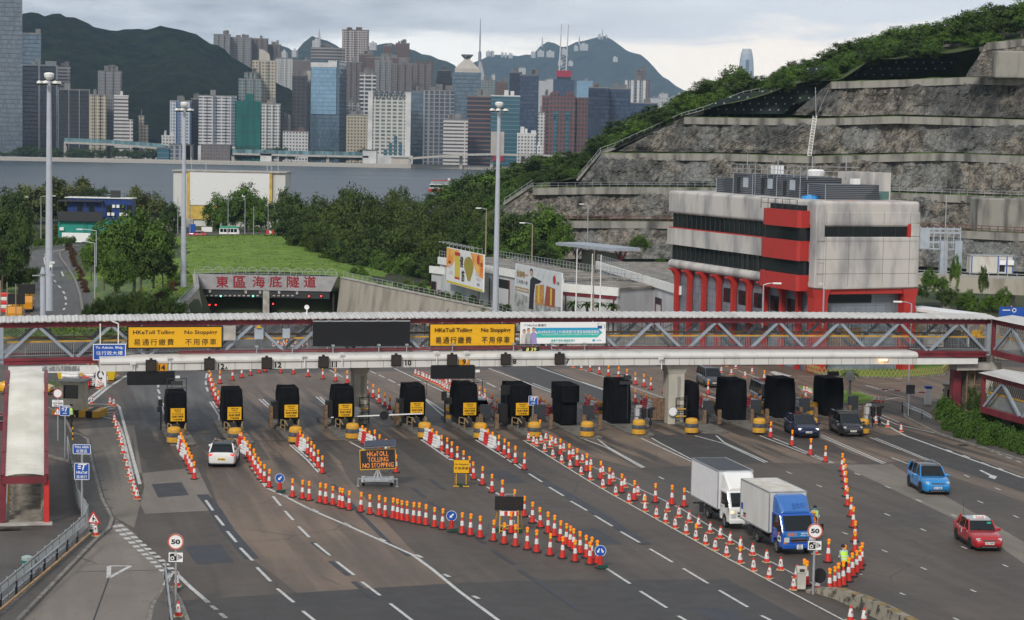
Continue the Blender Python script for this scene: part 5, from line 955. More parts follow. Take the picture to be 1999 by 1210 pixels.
RUNS=[('7','T','cones of the long diagonal row','from the upper arrow disc in the long diagonal row','570,400 634,412 678,421 749,436 786,444 832,451 873,463 895,472 938,483 1013,496 1075,511 1132,521 1172,531 1222,538 1254,546 1283,552 1318,557 1357,567 1395,574 1437,582 1493,595 1543,607'),('7','T','cones of the long diagonal row','after the middle arrow disc in the diagonal row','1672,637 1726,649 1790,664 1876,684 1946,703'),('8','T','cones of the long diagonal row','between the middle arrow disc and the double arrow disc','357,725 434,745 496,765 583,785 665,803 748,825 845,842'),('8','T','cones behind the arrow board','of the inner row from the yellow No Stopping board','52,248 84,285 140,322 203,372 270,420 352,478 412,530 468,572 522,602 572,640 612,660 649,695 690,715 715,733 740,750 783,772 823,800 852,810 893,838 328,640'),('p','T','cones behind the lane 10 barriers','behind the lane 10 barriers','862.7,880 873,887 881.6,894.4 893,905 905,914'),('p','T','cones behind the lane 9 barriers','behind the lane 9 barriers','973,880 984,888 993,895.5 1005.5,904.5 1023.4,916'),('p','T','cones behind the lane 11 barriers','behind the lane 11 barriers','731,871 740,880 753,890 760,898 773,922'),('p','T','cones behind the lane 12 barriers','behind the lane 12 barriers','600.5,886 607,894 613,902 621,913 629,923.5'),('p','T','cones behind the lane 12A barriers','from the lane 12A barriers beside the white car','484,893.5 488,901 493.6,911 498,919 504,927 508.6,935.5 516,941.5 525,951.5'),('p','T','cones behind the lane 14 barriers','behind the lane 14 barriers','363,899.5 367,908 370,917 374,924 379.4,935'),('a','T','cones in the arc beyond the booths','of the arc under the canopy from its left','118,595 216,568 288,548 357,530 424,513 473,501 592,512 692,520 806,540 921,558 1022,576 1113,592'),('a','T','cones leading to the lane 10 booth','between the left canopy pier and lane 10 booth','1266,675 1313,705 1360,745 1403,773 1440,800 1500,835'),('p','T','cones above the lane 12A booth','of the tight line above the lane 12A booth','409,745 411,753 413.5,763 417,773 421,782 426,790 430,798 433,806'),('l','S','small cones along the left kerb lane','of the left slip lane line from the hatching','443,170 532,172 550,180 469,222 549,242 553,258 561,285 571,312 579,341 587,370 594,408 604,446 613,482 622,520 631,547 645,580 651,605 661,628'),('p','S','small cones by the left hydrant','curving past the red hydrant from the nearest','192,759 197,756 201,752 204,749 209,746 215,742 222,738 229,734 158,759'),('c','S','small cones fanning from the ET sign','of the fan below the blue ET sign','1007,1040 1043,1068 1070,1083 1105,1058 1143,1042 1192,1065 1218,1080 1175,1095L 1133,1125 1255,1150T 1280,1120 1198,1170 1325,1190T 1352,1165 1097,1000T'),('8','S','cones of the double row beside the trucks','of the double row beside the white truck','660,180 709,163T 735,140 715,213 761,200T 797,178 787,257 824,235T 851,208 849,293L 915,283T 931,345 930,255 972,325T 997,298 1015,392 1052,372T 1074,340 1102,442 1136,423T 1161,390 1205,445 1208,497L 1280,540 1354,497 1342,573 1430,537 1406,608 1497,570 1477,647 1558,603 1540,683L 1635,640 1605,717 1667,752'),('8','T','tall cones left of the white truck','standing alone left of the white truck','1275,437 1384,453 1464,465'),('1','S','cones beside the blue truck','in the two lines beside the blue truck','357,675 420,712 322,752 489,745 398,792 568,785 487,837L 661,832 574,887 752,882 675,938 858,935 838,1012'),('1','T','tall cones round the speed camera box','at the nose of the concrete divider','907,962 922,980'),('1','T','cones of the curved row at right','from the divider in the curved row by the officer','1073,1025 1103,1010 1129,995 1160,982 1195,955 1223,922 1248,900 1270,876 1280,848 1240,765 1238,695 1228,600 1213,530 1190,460 1180,398 1175,347 1170,302 1163,265 1155,232 1168,860'),('1','T','lone cones near the curved row','standing alone right of the blue truck','1062,828'),('1','T','cones trailing behind the navy car','of the line passing in front of the navy car','1045,172 947,127 826,66 685,12'),('1','S','small cones behind the divider','around the concrete divider at the bottom edge','1210,1215 1298,1228 995,1010 983,780'),('e','S','small cones right of the booths','of the line right of the black people carrier','840,905 934,937 1038,972'),('e','S','small cones at the grass island','at the foot of the grass island','832,738 864,740 895,745'),('e','S','small cones behind the last booth','on the grass behind the second last booth','278,665 300,668 320,678 335,683 365,690 293,712 368,738'),('e','S','small cones by the clipped shrubs','tucked in beside the clipped shrubs','1373,893 1390,895 1407,905'),('d','T','tall cones beyond the right booths','of the far line left of the framed pier','76,152S 140,165S 208,180 278,200 348,217 427,237 495,255 562,283 627,300 680,322 785,348'),('d','T','tall cones between the right booths','between the booths and the far line','170,458 560,425 606,443 1128,357 1217,387 20,400 385,330 430,345'),('c','T','tall cones between the right booths','peeping over the booths of lanes 8 and 7','890,700 940,725 990,745 1020,765 1070,790'),('d','S','far small cones on the right','on the far kerb beyond the grey van','1232,188 1310,205 1417,225 1472,195 1345,158 1278,140 1566,243L 1690,300'),('c','S','small cones in the field behind lane 9','of the near rank in the cone field behind lane 9','125,530 150,540 178,548 190,556 212,567 233,575 255,587 275,595 295,603 315,615 335,625 352,640 375,650 395,660 425,675'),('c','S','small cones in the field behind lane 9','of the far rank in the cone field behind lane 9','335,570 365,580 395,598 420,615 440,632 400,570L 455,650 365,610 410,635'),('c','S','small cones right of the lane 9 booth','scattered right of the lane 9 booth','625,715T 645,730 665,720L 685,755 705,765 720,780T 735,790 755,800L 775,812 660,830 680,832 710,838 735,868 690,800 650,775 770,840'),]
for z,k0,grp,ph,pts in RUNS:
 fz=Zm[z];n={'T':0,'S':0,'L':0}
 for q in pts.split():
  k=q[-1]if q[-1]in 'TSL' else k0;x,y=map(float,q.rstrip('TSL').split(','));n[k]+=1
  o=place_px(PC[k],*fz(x,y),'%s %s %s'%(ordw(n[k]),KW[k],ph),random.uniform(-.5,.5),HM+.003,used[k],random.uniform(.96,1.04));o['group']=grp;o.rotation_euler.x=random.gauss(0,.02);o.rotation_euler.y=random.gauss(0,.02)
for i in range(26):
 px=[532,540,549,556,563,570,577,584,592,598,604,541,553,566,574,588,600,818,824,1655][i%20]+random.uniform(-4,4);py=random.uniform(640,668);y=random.uniform(222,240);p=at(px,py,y);p.z=trench_z(y)if False else-1.9-(y-217)*.045
 o=dup(PC['TSL'[i%3]],p,0,'cone in the tunnel approach seen through the bridge truss','cones in the tunnel approach');
BARR,BARW=mat('barrier_red',(.6,.03,.03),.45,var=.1),mat('barrier_white',(.68,.68,.67),.45,var=.08)
def mk_bar(m,lamp=True):
 t=thing('water_barrier','x','barrier',(0,-70,-20));pr=[(-.24,0),(-.24,.12),(-.16,.24),(-.2,.34),(-.12,.42),(-.18,.52),(-.1,.6),(-.14,.72),(-.1,.86),(.1,.86),(.14,.72),(.1,.6),(.18,.52),(.12,.42),(.2,.34),(.16,.24),(.24,.12),(.24,0)]
 mb=MB(m);n=6;mb.loft([[V((x*(1 if i not in(0,n)else .92),(i/n-.5)*1.05,z))for x,z in pr]for i in range(n+1)],True);mb.build('body',t,bevel=.012)
 MB(m).bb(-.06,.06,-.62,-.5,.15,.7).build('hinge_lug',t)
 if lamp:lampparts(t,.84)
 return proto(t)
PB={'R':mk_bar(BARR),'W':mk_bar(BARW)};ub={'R':[True],'W':[True]}
for lane,rz,pts in(('14',TH,'353,875W 356,882R 359,890W'),('12A',TH,'467,868W 471,875R 477,884W'),('12',TH,'580,864W 585.5,871R 591,878W'),('11',TH,'707,860W 713,865.5R 721,871W'),('10',TH,'835,859W 843,866R 852,872W'),('9',TH,'944,860W 952,867R 961,873W'),('8',TH,'1055,800R 1062,806W 1070,812R'),('7',TH,'1151,797R 1159,802W 1167,807R'),('6',TH,'1261,796R 1271,800W 1281,804R'),('5',TH,'1369,793R 1379,797W 1388,802R'),('4',TH,'1464,794R 1473,797W 1483,801R'),('3',TH,'1561,795W 1571,798R 1579,801W')):
 n=0
 for q in pts.split():
  x,y=map(float,q[:-1].split(','));n+=1;c={'R':'red','W':'white'}[q[-1]]
  o=place_px(PB[q[-1]],x,y,'%s water barrier %s lane %s, %s of three'%(c,'in front of the crash drum of' if float(y)>840 else 'behind the booth of',lane,ordw(n)),rz+.12,.02,ub[q[-1]]);o['group']='water barriers at the toll islands'
for i,(x,y,c)in enumerate(((132,753,'W'),(142,754,'W'),(153,753,'R'),(163,753,'R'),(172,752,'W'),(181,751,'W'))):
 o=place_px(PB[c],x,y,'%s water barrier in the stack by the red hydrant, %s from its left'%({'R':'red','W':'white'}[c],ordw(i+1)),TH+1.4,.14);o['group']='stacked water barriers'
 o2=dup(PB[c],V(o.location)+V((0,0,.84)),TH+1.4,'%s water barrier on the upper tier by the red hydrant, %s from its left'%({'R':'red','W':'white'}[c],ordw(i+1)),'stacked water barriers')if i not in(2,3)else None
def disc_sign(px,py,lab,double=False,r=.3,zc_=.88):
 g=G(px,py,.02);t=thing('arrow_disc',lab,'sign',g,0,'blue arrow discs')
 b=MB(CRED);b.lathe([(.2,.03),(.16,.12),(.1,.62)],10);b.build('stand',t);k=MB(CBASE);k.prism(rrect(0,0,.5,.5,.1),0,.05);k.use(mat('sandbag',(.015,.06,.045),.9));k.box((.12,-.25,.1),(.5,.22,.16),rz=.3);k.build('sandbag',t)
 d=MB(BLUES);d.x=M.Translation((0,-.02,zc_));d.plate([(r*cos(2*pi*q/26),r*sin(2*pi*q/26))for q in range(26)],-.02,.02);d.use(LWHITE);ringd(d,0,0,r*.93,r,-.024)
 def arr(cx,ang):
  c,s=cos(ang),sin(ang);pts=[(-.05,.2),(.05,.2),(.05,-.04),(.13,-.04),(0,-.2),(-.13,-.04),(-.05,-.04)]
  q=.78 if not double else .62;d.add([(cx+(x*c-z*s)*q,-.028,(x*s+z*c)*q)for x,z in pts],[tuple(range(7))][0:0]or[(0,6,5,4,3,2,1)])
 if double:arr(-.1,-.45);arr(.1,.45)
 else:arr(0,-.75)
 d.build('disc',t)
disc_sign(*z7(487,368),'blue arrow disc at the upper end of the diagonal cone row');disc_sign(*z7(1603,622),'blue arrow disc in the middle of the diagonal cone row');disc_sign(*z8(912,866),'blue double arrow disc where the two cone rows meet',True)
g=G(161.5,806);disc_sign(161.5,809,'blue arrow disc by the barrier nose of the left guard hut',r=.27)
def no_stopping():
 g=G(900,950,.02);t=thing('notice_stand','yellow No Stopping board on an easel beside the cone row','sign',g,.05);w,h=.98,.84
 b=MB(YSIGN).bb(-w/2,w/2,-.02,.02,.9,.9+h);b.use(LBLACK);z0=.9
 for a in((-w/2-.02,w/2+.02,-.025,.025,z0-.03,z0),(-w/2-.02,w/2+.02,-.025,.025,z0+h,z0+h+.03),(-w/2-.03,-w/2,-.025,.025,z0,z0+h),(w/2,w/2+.03,-.025,.025,z0,z0+h)):b.bb(*a)
 o=b.build('board',t);l=MB(LBLACK);write(l,'No Stopping',0,z0+h*.66,w=w*.9,h=h*.15,y=-.03,bold=.02);write(l,'不用停車',0,z0+h*.36,w=w*.9,h=h*.22,y=-.03,bold=.005,sp=1.15);l.build('lettering',o)
 s=MB(YEL)
 for x in(-.32,.32):s.bar((x,.02,0),(x,.04,.95),.05);s.bar((x*1.3,.9,0),(x,.06,1.1),.04);s.bar((x-.2,0,.03),(x+.2,0,.03),.06)
 s.build('stand',t);k=MB(MATS['sandbag']);k.box((-.15,.35,.08),(.4,.25,.14),rz=.4);k.box((.2,.15,.08),(.4,.25,.14),rz=-.3);k.build('sandbag',t)
no_stopping()
def trailer():
 g=G(737,948,.02);t=thing('message_trailer','solar message trailer with amber letters HKeTOLL TOLLING NO STOPPING','trailer',g,R(3));w,h=2.22,1.2;zb=1.12;rz=R(6)
 Xb=M.Translation((0,0,zb+h/2))@M.Rotation(R(-3),4,'Y')
 b=MB(mat('led_black',(.028,.028,.03),.4,var=.2,scale=12));b.x=Xb;b.bb(-w/2,w/2,-.08,.08,-h/2,h/2);b.build('display',t)
 f=MB(YEL);f.x=Xb
 for a in((-w/2-.04,w/2+.04,-.1,.1,h/2,h/2+.05),(-w/2-.04,w/2+.04,-.1,.1,-h/2-.05,-h/2),(-w/2-.05,-w/2,-.1,.1,-h/2,h/2),(w/2,w/2+.05,-.1,.1,-h/2,h/2)):f.bb(*a)
 f.build('frame',t)
 LED=mat('led_amber',(.5,.16,.02),.5,emit=(1,.3,.05,.9));l=MB(LED);l.x=Xb
 for s,ww,zz in(('HKeTOLL',.62,.31),('TOLLING',.6,0),('NO STOPPING',.9,-.31)):
  vs,fs,x0,x1,y0,y1=textmesh(s,.02);k=w*ww/(x1-x0);kz=h*.25/(y1-y0);import_bvh=None
  tri=[[(vs[i].x,vs[i].y)for i in fc]for fc in fs]
  nx=int(w*ww/.045)
  for ix in range(nx+1):
   for iz in range(8):
    px,pz=x0+(x1-x0)*(ix+.5)/nx,y0+(y1-y0)*(iz+.5)/8
    if any(inpoly(px,pz,q)for q in tri):
     X=(px-(x0+x1)/2)*k;Z=zz*h+(pz-(y0+y1)/2)*kz;l.add([(X-.016,-.086,Z-.013),(X+.016,-.086,Z-.013),(X+.016,-.086,Z+.013),(X-.016,-.086,Z+.013)],[(0,1,2,3)])
 l.build('lettering',t)
 p=MB(mat('solar_panel',(.02,.028,.05),.15));p.x=M.Translation((.1,.1,zb+h+.42))@M.Rotation(R(14),4,'X')@M.Rotation(R(-4),4,'Y')
 for i in range(3):p.bb(-.98+i*.66,-.34+i*.66,-.5,.5,-.02,.02)
 p.use(STEEL);p.bb(-1.0,1.0,-.53,.53,-.05,-.021);p.build('solar_panel',t)
 m=MB(STEEL);m.bb(-.06,.06,-.02,.14,.5,zb+h+.4);m.bar((-.25,0,.55),(0,0,1.15),.08);m.bar((.25,0,.55),(0,0,1.15),.08);m.build('mast',t)
 c=MB(STEEL);c.bb(-.95,.95,-.5,.5,.42,.52);c.bb(-.8,.8,-.62,-.5,.36,.5);c.bar((-1.25,-.3,.5),(1.25,-.3,.5),.06)
 for s in(-1,1):c.bar((s*1.25,-.3,.0),(s*1.25,-.3,.55),.05);c.bb(s*1.25-.1,s*1.25+.1,-.4,-.2,0,.03)
 c.bar((0,.5,.45),(0,1.5,.4),.1);c.build('chassis',t)
 for s in(-1,1):
  wv=MB(RUBBER);wv.x=M.Translation((s*.9,0,.28))@M.Rotation(pi/2,4,'Y');wv.lathe([(.16,-.09),(.27,-.09),(.28,-.05),(.28,.05),(.27,.09),(.16,.09)],16);o=wv.build('wheel',t,smooth=False)
  fd=MB(STEEL);fd.x=M.Translation((s*.9,0,.28));fd.loft([[V((x,.36*cos(a),.36*sin(a)))for x in(-.13,.13)]for a in[pi*i/8 for i in range(9)]],False,False);fd.build('mudguard',t)
 k=MB(BLACK);k.tube([(.25,-.02,.9),(.55,-.05,.75),(.8,-.05,1.0)],.02,5);k.build('cable',t)
trailer()
def arrow_board():
 g=G(993,1040,.02);t=thing('arrow_board','black lamp arrow board on a yellow trestle with red and white plate','sign',g,.02);w=1.62
 b=MB(BLACK).bb(-w/2,w/2,-.05,.05,1.28,2.08);b.build('board',t);k=MB(STEEL);k.bar((-.25,0,2.2),(.25,0,2.2),.04);k.bar((-.25,0,2.05),(-.25,0,2.2),.04);k.bar((.25,0,2.05),(.25,0,2.2),.04);k.build('handle',t)
 l=MB(mat('dim_lamp',(.07,.02,.015),.3))
 for x,z in[(-.6+i*.17,1.68)for i in range(8)]+[(-.45,1.8),(-.35,1.92),(-.45,1.56),(-.35,1.44),(.45,1.8),(.35,1.92),(.45,1.56),(.35,1.44)]:disc(l,x,z,.04,-.056,8)
 l.build('lamp',t)
 p=MB(LWHITE).bb(-.5,.5,-.06,-.03,.98,1.24);p.use(REDP)
 for x in(-.27,.11):p.bb(x,x+.19,-.065,-.06,.985,1.235)
 p.bb(.4,.5,-.065,-.06,.985,1.235);p.build('plate',t)
 s=MB(YEL)
 for x in(-1,1):s.bar((x*.52,-.04,0),(x*.5,-.02,1.3),.06);s.bar((x*.8,.8,0),(x*.65,.05,1.35),.05);s.bar((x*.52,-.05,.08),(x*.52,.8,.08),.05)
 for z in(.12,.42):s.bar((-.52,-.04,z),(.52,-.04,z),.05)
 s.bar((-.7,.75,.1),(.7,.75,.1),.05);s.build('trestle',t)
 [MB(MATS['sandbag']).box((x,y,.1),(.4,.25,.16),rz=x).build('sandbag',t)for x,y in((-.6,.5),(-.1,0),(.55,.1))];k=MB(STEEL).bb(.05,.35,.15,.45,.3,.65);k.build('battery_box',t)
arrow_board()
def post_sign(name,label,px,py,h,parts,r=.05,m=STEEL,dh=0.,cat='sign',rz=0.):
 """parts: list of builder functions f(t) placed on a post standing at the pixel's ground point"""
 g=G(px,py,dh);t=thing(name,label,cat,g,rz);MB(m).tube([(0,0,-.1),(0,0,h)],r,8).build('post',t)
 for f in parts:f(t)
 return t
def plate(mb,x0,x1,z0,z1,m,rim=None,y=-.07):
 mb.use(m).bb(x0,x1,y,y+.03,z0,z1)
 if rim:
  mb.use(rim)
  for a in((x0,x1,z1-.03,z1),(x0,x1,z0,z0+.03),(x0,x0+.03,z0,z1),(x1-.03,x1,z0,z1)):rect(mb,(a[0]+a[1])/2,(a[2]+a[3])/2,a[1]-a[0],a[3]-a[2],y-.004)
def et_logo(mb,x,z,s,y):
 mb.use(LWHITE)
 for(x0,x1,zz)in((-.42,.02,.28),(-.48,-.12,.08),(-.46,-.1,-.12)):mb.add([(x+s*a,y,z+s*b)for a,b in((x0,zz-.055),(x1,zz-.055),(x1+.07,zz+.055),(x0+.12,zz+.055))],[(0,1,2,3)])
 mb.add([(x+s*a,y,z+s*b)for a,b in((.0,.22),(.5,.22),(.5,.34),(.06,.34))],[(0,1,2,3)]);mb.add([(x+s*a,y,z+s*b)for a,b in((.02,-.3),(.16,-.3),(.3,.24),(.16,.24))],[(0,1,2,3)])
def waves(mb,x,z,s,y):
 mb.use(LWHITE)
 for r in(.1,.2,.3):mb.add([(x+s*q*cos(a),y,z-.1*s+s*q*.6*sin(a))for q in(r,r+.05)for a in(R(25),R(60),R(90),R(120),R(155))],[(i,i+1,6+i,5+i)[::-1]for i in range(4)])
def et1(z0,w=.78,tx='w'):
 def f(t):
  mb=MB(BLUES);plate(mb,-w/2,w/2,z0,z0+w,BLUES,LWHITE);et_logo(mb,0,z0+w*.66,w*.75,-.078)
  if tx=='w':waves(mb,0,z0+w*.22,w*.8,-.078)
  mb.build('sign_plate',t)
 return f
post_sign('toll_tag_sign','blue ET sign on a thin post in front of the lane 8 booth',1040,838,2.6,[et1(1.92,.75)],.04)
def speed50(t,z=3.0,r=.37):
 d=MB(LWHITE);d.x=M.Translation((0,-.07,z));d.plate([(r*cos(2*pi*q/32),r*sin(2*pi*q/32))for q in range(32)],-.015,.015);d.use(mat('sign_red_ring',(.5,.1,.05),.5));ringd(d,0,0,r*.83,r,-.019,32)
 d.use(LBLACK);write(d,'50',0,0,w=r*1.12,h=r*.62,y=-.021,bold=.045);d.build('speed_disc',t)
 c=MB(LWHITE);c.x=M.Translation((0,-.05,z-.72))@M.Scale(.76,4)@M.Translation((0,.05,.9-z));plate(c,-.46,.46,z-1.22,z-.58,LWHITE,LBLACK);c.use(LBLACK);zc0=z-.9
 c.add([(x,-.076,zc0+q)for x,q in((-.36,-.22),(.06,-.22),(.06,.22),(-.28,.22),(-.36,.16))],[(0,1,2,3,4)])
 for i,hh in enumerate((.2,.18,.15,.12)):rect(c,.13+i*.055,zc0+.02-.0*i,.03,hh*2-.04,-.078)
 c.add([(x,-.076,zc0+q)for x,q in((.3,-.1),(.4,.0),(.3,.1))],[(0,1,2)]);c.use(LWHITE);disc(c,-.2,zc0-.06,.12,-.079,16);disc(c,-.03,zc0+.13,.06,-.079,12);c.use(LBLACK);disc(c,-.2,zc0-.06,.065,-.081,14);disc(c,-.03,zc0+.13,.025,-.081,10);c.build('camera_plate',t)
post_sign('speed_sign','round 50 speed sign with camera plate on the left kerb island',343,1185,3.3,[lambda t:speed50(t,3.05)],.055,dh=.13)
post_sign('speed_sign','round 50 speed sign with camera plate in front of the blue truck',1587,1156,3.4,[lambda t:speed50(t,3.05,.37)],.06,dh=.1)
def f_tollarea(t):
 mb=MB(BLUES);plate(mb,-.5,.5,4.0,4.55,BLUES,LWHITE);mb.use(LWHITE);write(mb,'TOLL AREA',0,4.4,w=.8,h=.13,y=-.08,bold=.02);write(mb,'收費區',0,4.17,w=.62,h=.2,y=-.08,bold=.005);mb.build('sign_plate',t)
 b=MB(BLUES);z0=2.55;plate(b,-.42,.42,z0,z0+.95,BLUES,LWHITE);et_logo(b,0,z0+.72,.55,-.08);b.use(LWHITE);write(b,'HKeToll',0,z0+.42,w=.6,h=.15,y=-.08,bold=.02);write(b,'易通行',0,z0+.17,w=.6,h=.19,y=-.08,bold=.005);b.build('sign_plate',t)
post_sign('toll_area_sign','two blue signs TOLL AREA and HKeToll on one grey post',160,1024,4.4,[f_tollarea],.06,dh=.13)
def f_et(t):
 mb=MB(BLUES);w=.72;z0=2.9;plate(mb,-w/2,w/2,z0,z0+w,BLUES,LWHITE);et_logo(mb,0,z0+w*.64,w*.75,-.08);waves(mb,0,z0+w*.22,w*.8,-.08);mb.build('sign_plate',t)
post_sign('toll_tag_sign','blue ET sign on a post beside the left guard hut',127,893,3.3,[f_et],.05,dh=.13)
def f_twoway(t):
 mb=MB(LWHITE);mb.x=M.Translation((0,-.06,3.55));mb.plate([(.34*cos(2*pi*q/24),.34*sin(2*pi*q/24))for q in range(24)],-.01,.01);mb.use(REDP);ringd(mb,0,0,.29,.34,-.016);mb.build('speed_disc',t)
 c=MB(LWHITE);plate(c,-.44,.44,2.55,3.1,LWHITE,LBLACK);c.use(LBLACK);write(c,'Except',0,2.99,w=.4,h=.08,y=-.08);write(c,'准許車輛',0,2.82,w=.7,h=.15,y=-.08);write(c,'除外',0,2.65,w=.5,h=.12,y=-.08);c.build('sign_plate',t)
 tr=MB(REDP);tr.x=M.Translation((0,-.06,1.95));tr.plate([(-.36,0),(.36,0),(0,.62)],-.012,.012);tr.use(LWHITE);tr.add([(-.25,-.016,.06),(.25,-.016,.06),(0,-.016,.49)],[(0,1,2)]);tr.use(LBLACK);tr.add([(x,-.02,z)for x,z in((-.09,.1),(-.05,.1),(-.05,.26),(-.07,.33),(-.09,.26))],[(0,1,2,3,4)]);tr.add([(x,-.02,z)for x,z in((.05,.17),(.07,.1),(.09,.17),(.09,.33),(.05,.33))],[(0,1,2,3,4)]);tr.build('warning_triangle',t)
post_sign('road_sign','white disc with red ring, white plate and two-way triangle on one post',113,862,3.8,[f_twoway],.05,dh=.05)
post_sign('road_sign','grey back of a round sign on a pole left of the hatching',155,792,2.7,[lambda t:MB(STEEL).lathe([(.01,-.02),(.3,-.02),(.3,.0),(.01,.0)],8,(0,-.08,2.5)).build('sign_plate',t)],.05,dh=.05)
g=G(112,822);t=post_sign('hazard_post','yellow and black striped hazard post by the left kerb',142,862,1.1,[],.05,LBLACK)
s=MB(YEL);[s.tube([(0,0,.1+i*.4),(0,0,.3+i*.4)],.055,8)for i in range(3)];s.build('stripe',t)
def f_works(t):
 tr=MB(REDP);tr.x=M.Translation((0,-.08,.62));tr.plate([(-.4,0),(.4,0),(0,.7)],-.012,.012);tr.use(LWHITE);tr.add([(-.28,-.016,.07),(.28,-.016,.07),(0,-.016,.55)],[(0,1,2)]);tr.use(LBLACK)
 tr.add([(x,-.02,z)for x,z in((-.04,.1),(0,.1),(.03,.24),(.12,.2),(.13,.24),(.03,.32),(-.02,.38),(-.06,.3))],[tuple(range(8))]);disc(tr,.01,.42,.035,-.02,10);tr.add([(x,-.02,z)for x,z in((.06,.09),(.22,.09),(.14,.18))],[(0,1,2)]);tr.build('warning_triangle',t)
 c=MB(LWHITE);plate(c,-.2,.2,.3,.6,LWHITE,None);c.use(LBLACK);write(c,'END',0,.52,w=.25,h=.07,y=-.08);write(c,'終止',0,.4,w=.28,h=.1,y=-.08);c.build('sign_plate',t)
post_sign('works_sign','red triangle road works sign on the left kerb tip',183,1043,1.0,[f_works],.04,dh=.13)
for x,y,lb in((187,1046,'small cone standing behind the road works triangle'),(345,1145,'small cone by the guardrail end under the left speed sign'),(348,1203,'small cone between the rails at the bottom of the left island')):place_px(PC['S'],x,y,lb,0,.135)
def divider():
 t=thing('concrete_divider','worn concrete divider with peeling yellow and black top at the right edge','divider');pts=[(1578,1158),(1600,1156),(1640,1168),(1690,1190),(1740,1215),(1800,1248)]
 ps=[G(x,y)for x,y in pts];mb=MB(mat('worn_concrete',(.26,.23,.18),.9,col2=(.05,.045,.035),scale=2.2,detail=9,rng=(.38,.52)));hs=[.12,.25,.5,.62,.66,.66];w=.42;rg=[]
 for i,p in enumerate(ps):
  d=ps[min(i+1,len(ps)-1)]-ps[max(i-1,0)];d.z=0;d.normalize();n=V((-d.y,d.x,0))
  rg.append([p-n*w*.9+V((0,0,-.1)),p-n*w*.55+V((0,0,hs[i])),p+n*w*.55+V((0,0,hs[i])),p+n*w*.9+V((0,0,-.1))])
 mb.loft(rg);mb.build('wall',t)
 s=MB(mat('worn_yellow',(.3,.2,.06),.9,col2=(.14,.11,.07),scale=4,detail=8))
 for i in range(2,5):
  for j in(0,2):
   a=rg[i];b=rg[i+1];f0,f1=j/4,j/4+.25;q=[a[1].lerp(b[1],f0),a[1].lerp(b[1],f1),a[2].lerp(b[2],f1),a[2].lerp(b[2],f0)];s.add([v+V((0,0,.004))for v in q],[(0,1,2,3)])
 s.build('stripe',t)
divider()
g=G(1582,1150,.1);t=thing('camera_box','cream speed camera box beside the right 50 sign post','cabinet',g-V((.45,-.1,0)));b=MB(mat('cream_box',(.45,.43,.38),.6,var=.15));b.box((0,0,.45),(.42,.4,.9));b.box((0,0,.95),(.5,.46,.3));b.build('cabinet_body',t,bevel=.03);MB(DARKM).bb(-.12,.12,-.24,-.22,.88,1.02).build('lens_window',t)
g=G(1597,1150,.1);t=thing('tyre','black tyre leaning on the cone beside the camera box','tyre',g+V((.1,.3,.62)),.5);b=MB(RUBBER);b.x=M.Rotation(R(80),4,'X');b.lathe([(.2,-.09),(.34,-.1),(.38,0),(.34,.1),(.2,.09)],20);b.build('tyre_body',t,smooth=True)
def wrail(name,label,pts,dh,h=.62,double=False,cat='guardrail',extra=None):
 t=thing(name,label,cat);ps=[G(x,y,dh)for x,y in pts];b=MB(STEEL);pr=[(-.0,-.15),(.04,-.11),(.0,-.04),(.0,.04),(.04,.11),(0,.15),(-.03,.15),(-.03,-.15)];rg=[]
 for i,p in enumerate(ps):
  d=ps[min(i+1,len(ps)-1)]-ps[max(i-1,0)];d.z=0;d.normalize();n=V((d.y,-d.x,0));n=n if n.y<0 or abs(n.y)<.2 and n.x>0 else-n
  rg.append([p+n*a+V((0,0,h+z))for a,z in pr])
 b.loft(rg);b.build('beam',t);c=MB(DARKM)
 for a,q in zip(ps,ps[1:]):
  k=max(1,int((q-a).length/1.9))
  for i in range(k):v=a.lerp(q,i/k);c.bar(v+V((0,.1,-.1)),v+V((0,.1,h+.1)),.1)
 c.build('post',t);return t
wrail('guardrail','galvanised guardrail curving in front of the clipped shrubs',[(1841,832),(1900,850),(1955,865),(1999,880),(2060,905)],.13)
wrail('guardrail','short grey guardrail curving at the corner before the shrubs',[(1762,800),(1775,808),(1800,818),(1817,828)],.13)
wrail('guardrail','white guardrail at the bottom of the left kerb island',[(322,1128),(326,1160),(332,1212),(338,1260)],.13)
t=wrail('guardrail','long guardrail with wooden top along the left kerb',[(177,1040),(150,1064),(110,1098),(60,1140),(0,1190),(-50,1235)],.13)
wd=MB(mat('timber',(.33,.2,.1),.8,var=.25,scale=3));ps=[G(x,y,.13+.82)for x,y in((177,1040),(110,1098),(0,1190),(-50,1235))];[wd.bar(a,b,.1,.07)for a,b in zip(ps,ps[1:])];wd.build('top_rail',t)
def pfence(label,pts,dh=.13,h=1.05):
 t=thing('railing_fence',label,'fence');ps=[G(x,y,dh)for x,y in pts];b=MB(RAILG);p=MB(RAILG)
 for a,q in zip(ps,ps[1:]):
  for z in(.12,.95):b.bar(a+V((0,0,z)),q+V((0,0,z)),.06)
  k=int((q-a).length/.15)
  for i in range(k):v=a.lerp(q,i/k);(p if i%10==0 else b).bar(v,v+V((0,0,h if i%10==0 else .95)),.08 if i%10==0 else .025)
 b.build('railing',t);p.build('post',t)
pfence('grey pedestrian railing behind the long left guardrail',[(132,880),(140,930),(150,985),(172,1020),(165,1038),(140,1062),(60,1130),(0,1182),(-40,1215)])
bn=G(53,1124,.13);t=thing('litter_bin','teal litter bin behind the left railing','bin',bn);MB(mat('bin_teal',(.02,.13,.12),.5)).lathe([(.24,0),(.26,.1),(.27,.8),(.25,.86)],14).build('body',t);MB(mat('bin_top',(.3,.36,.35),.5)).lathe([(.28,.8),(.28,.95),(.1,1.02),(.01,1.02)],14).build('lid',t)
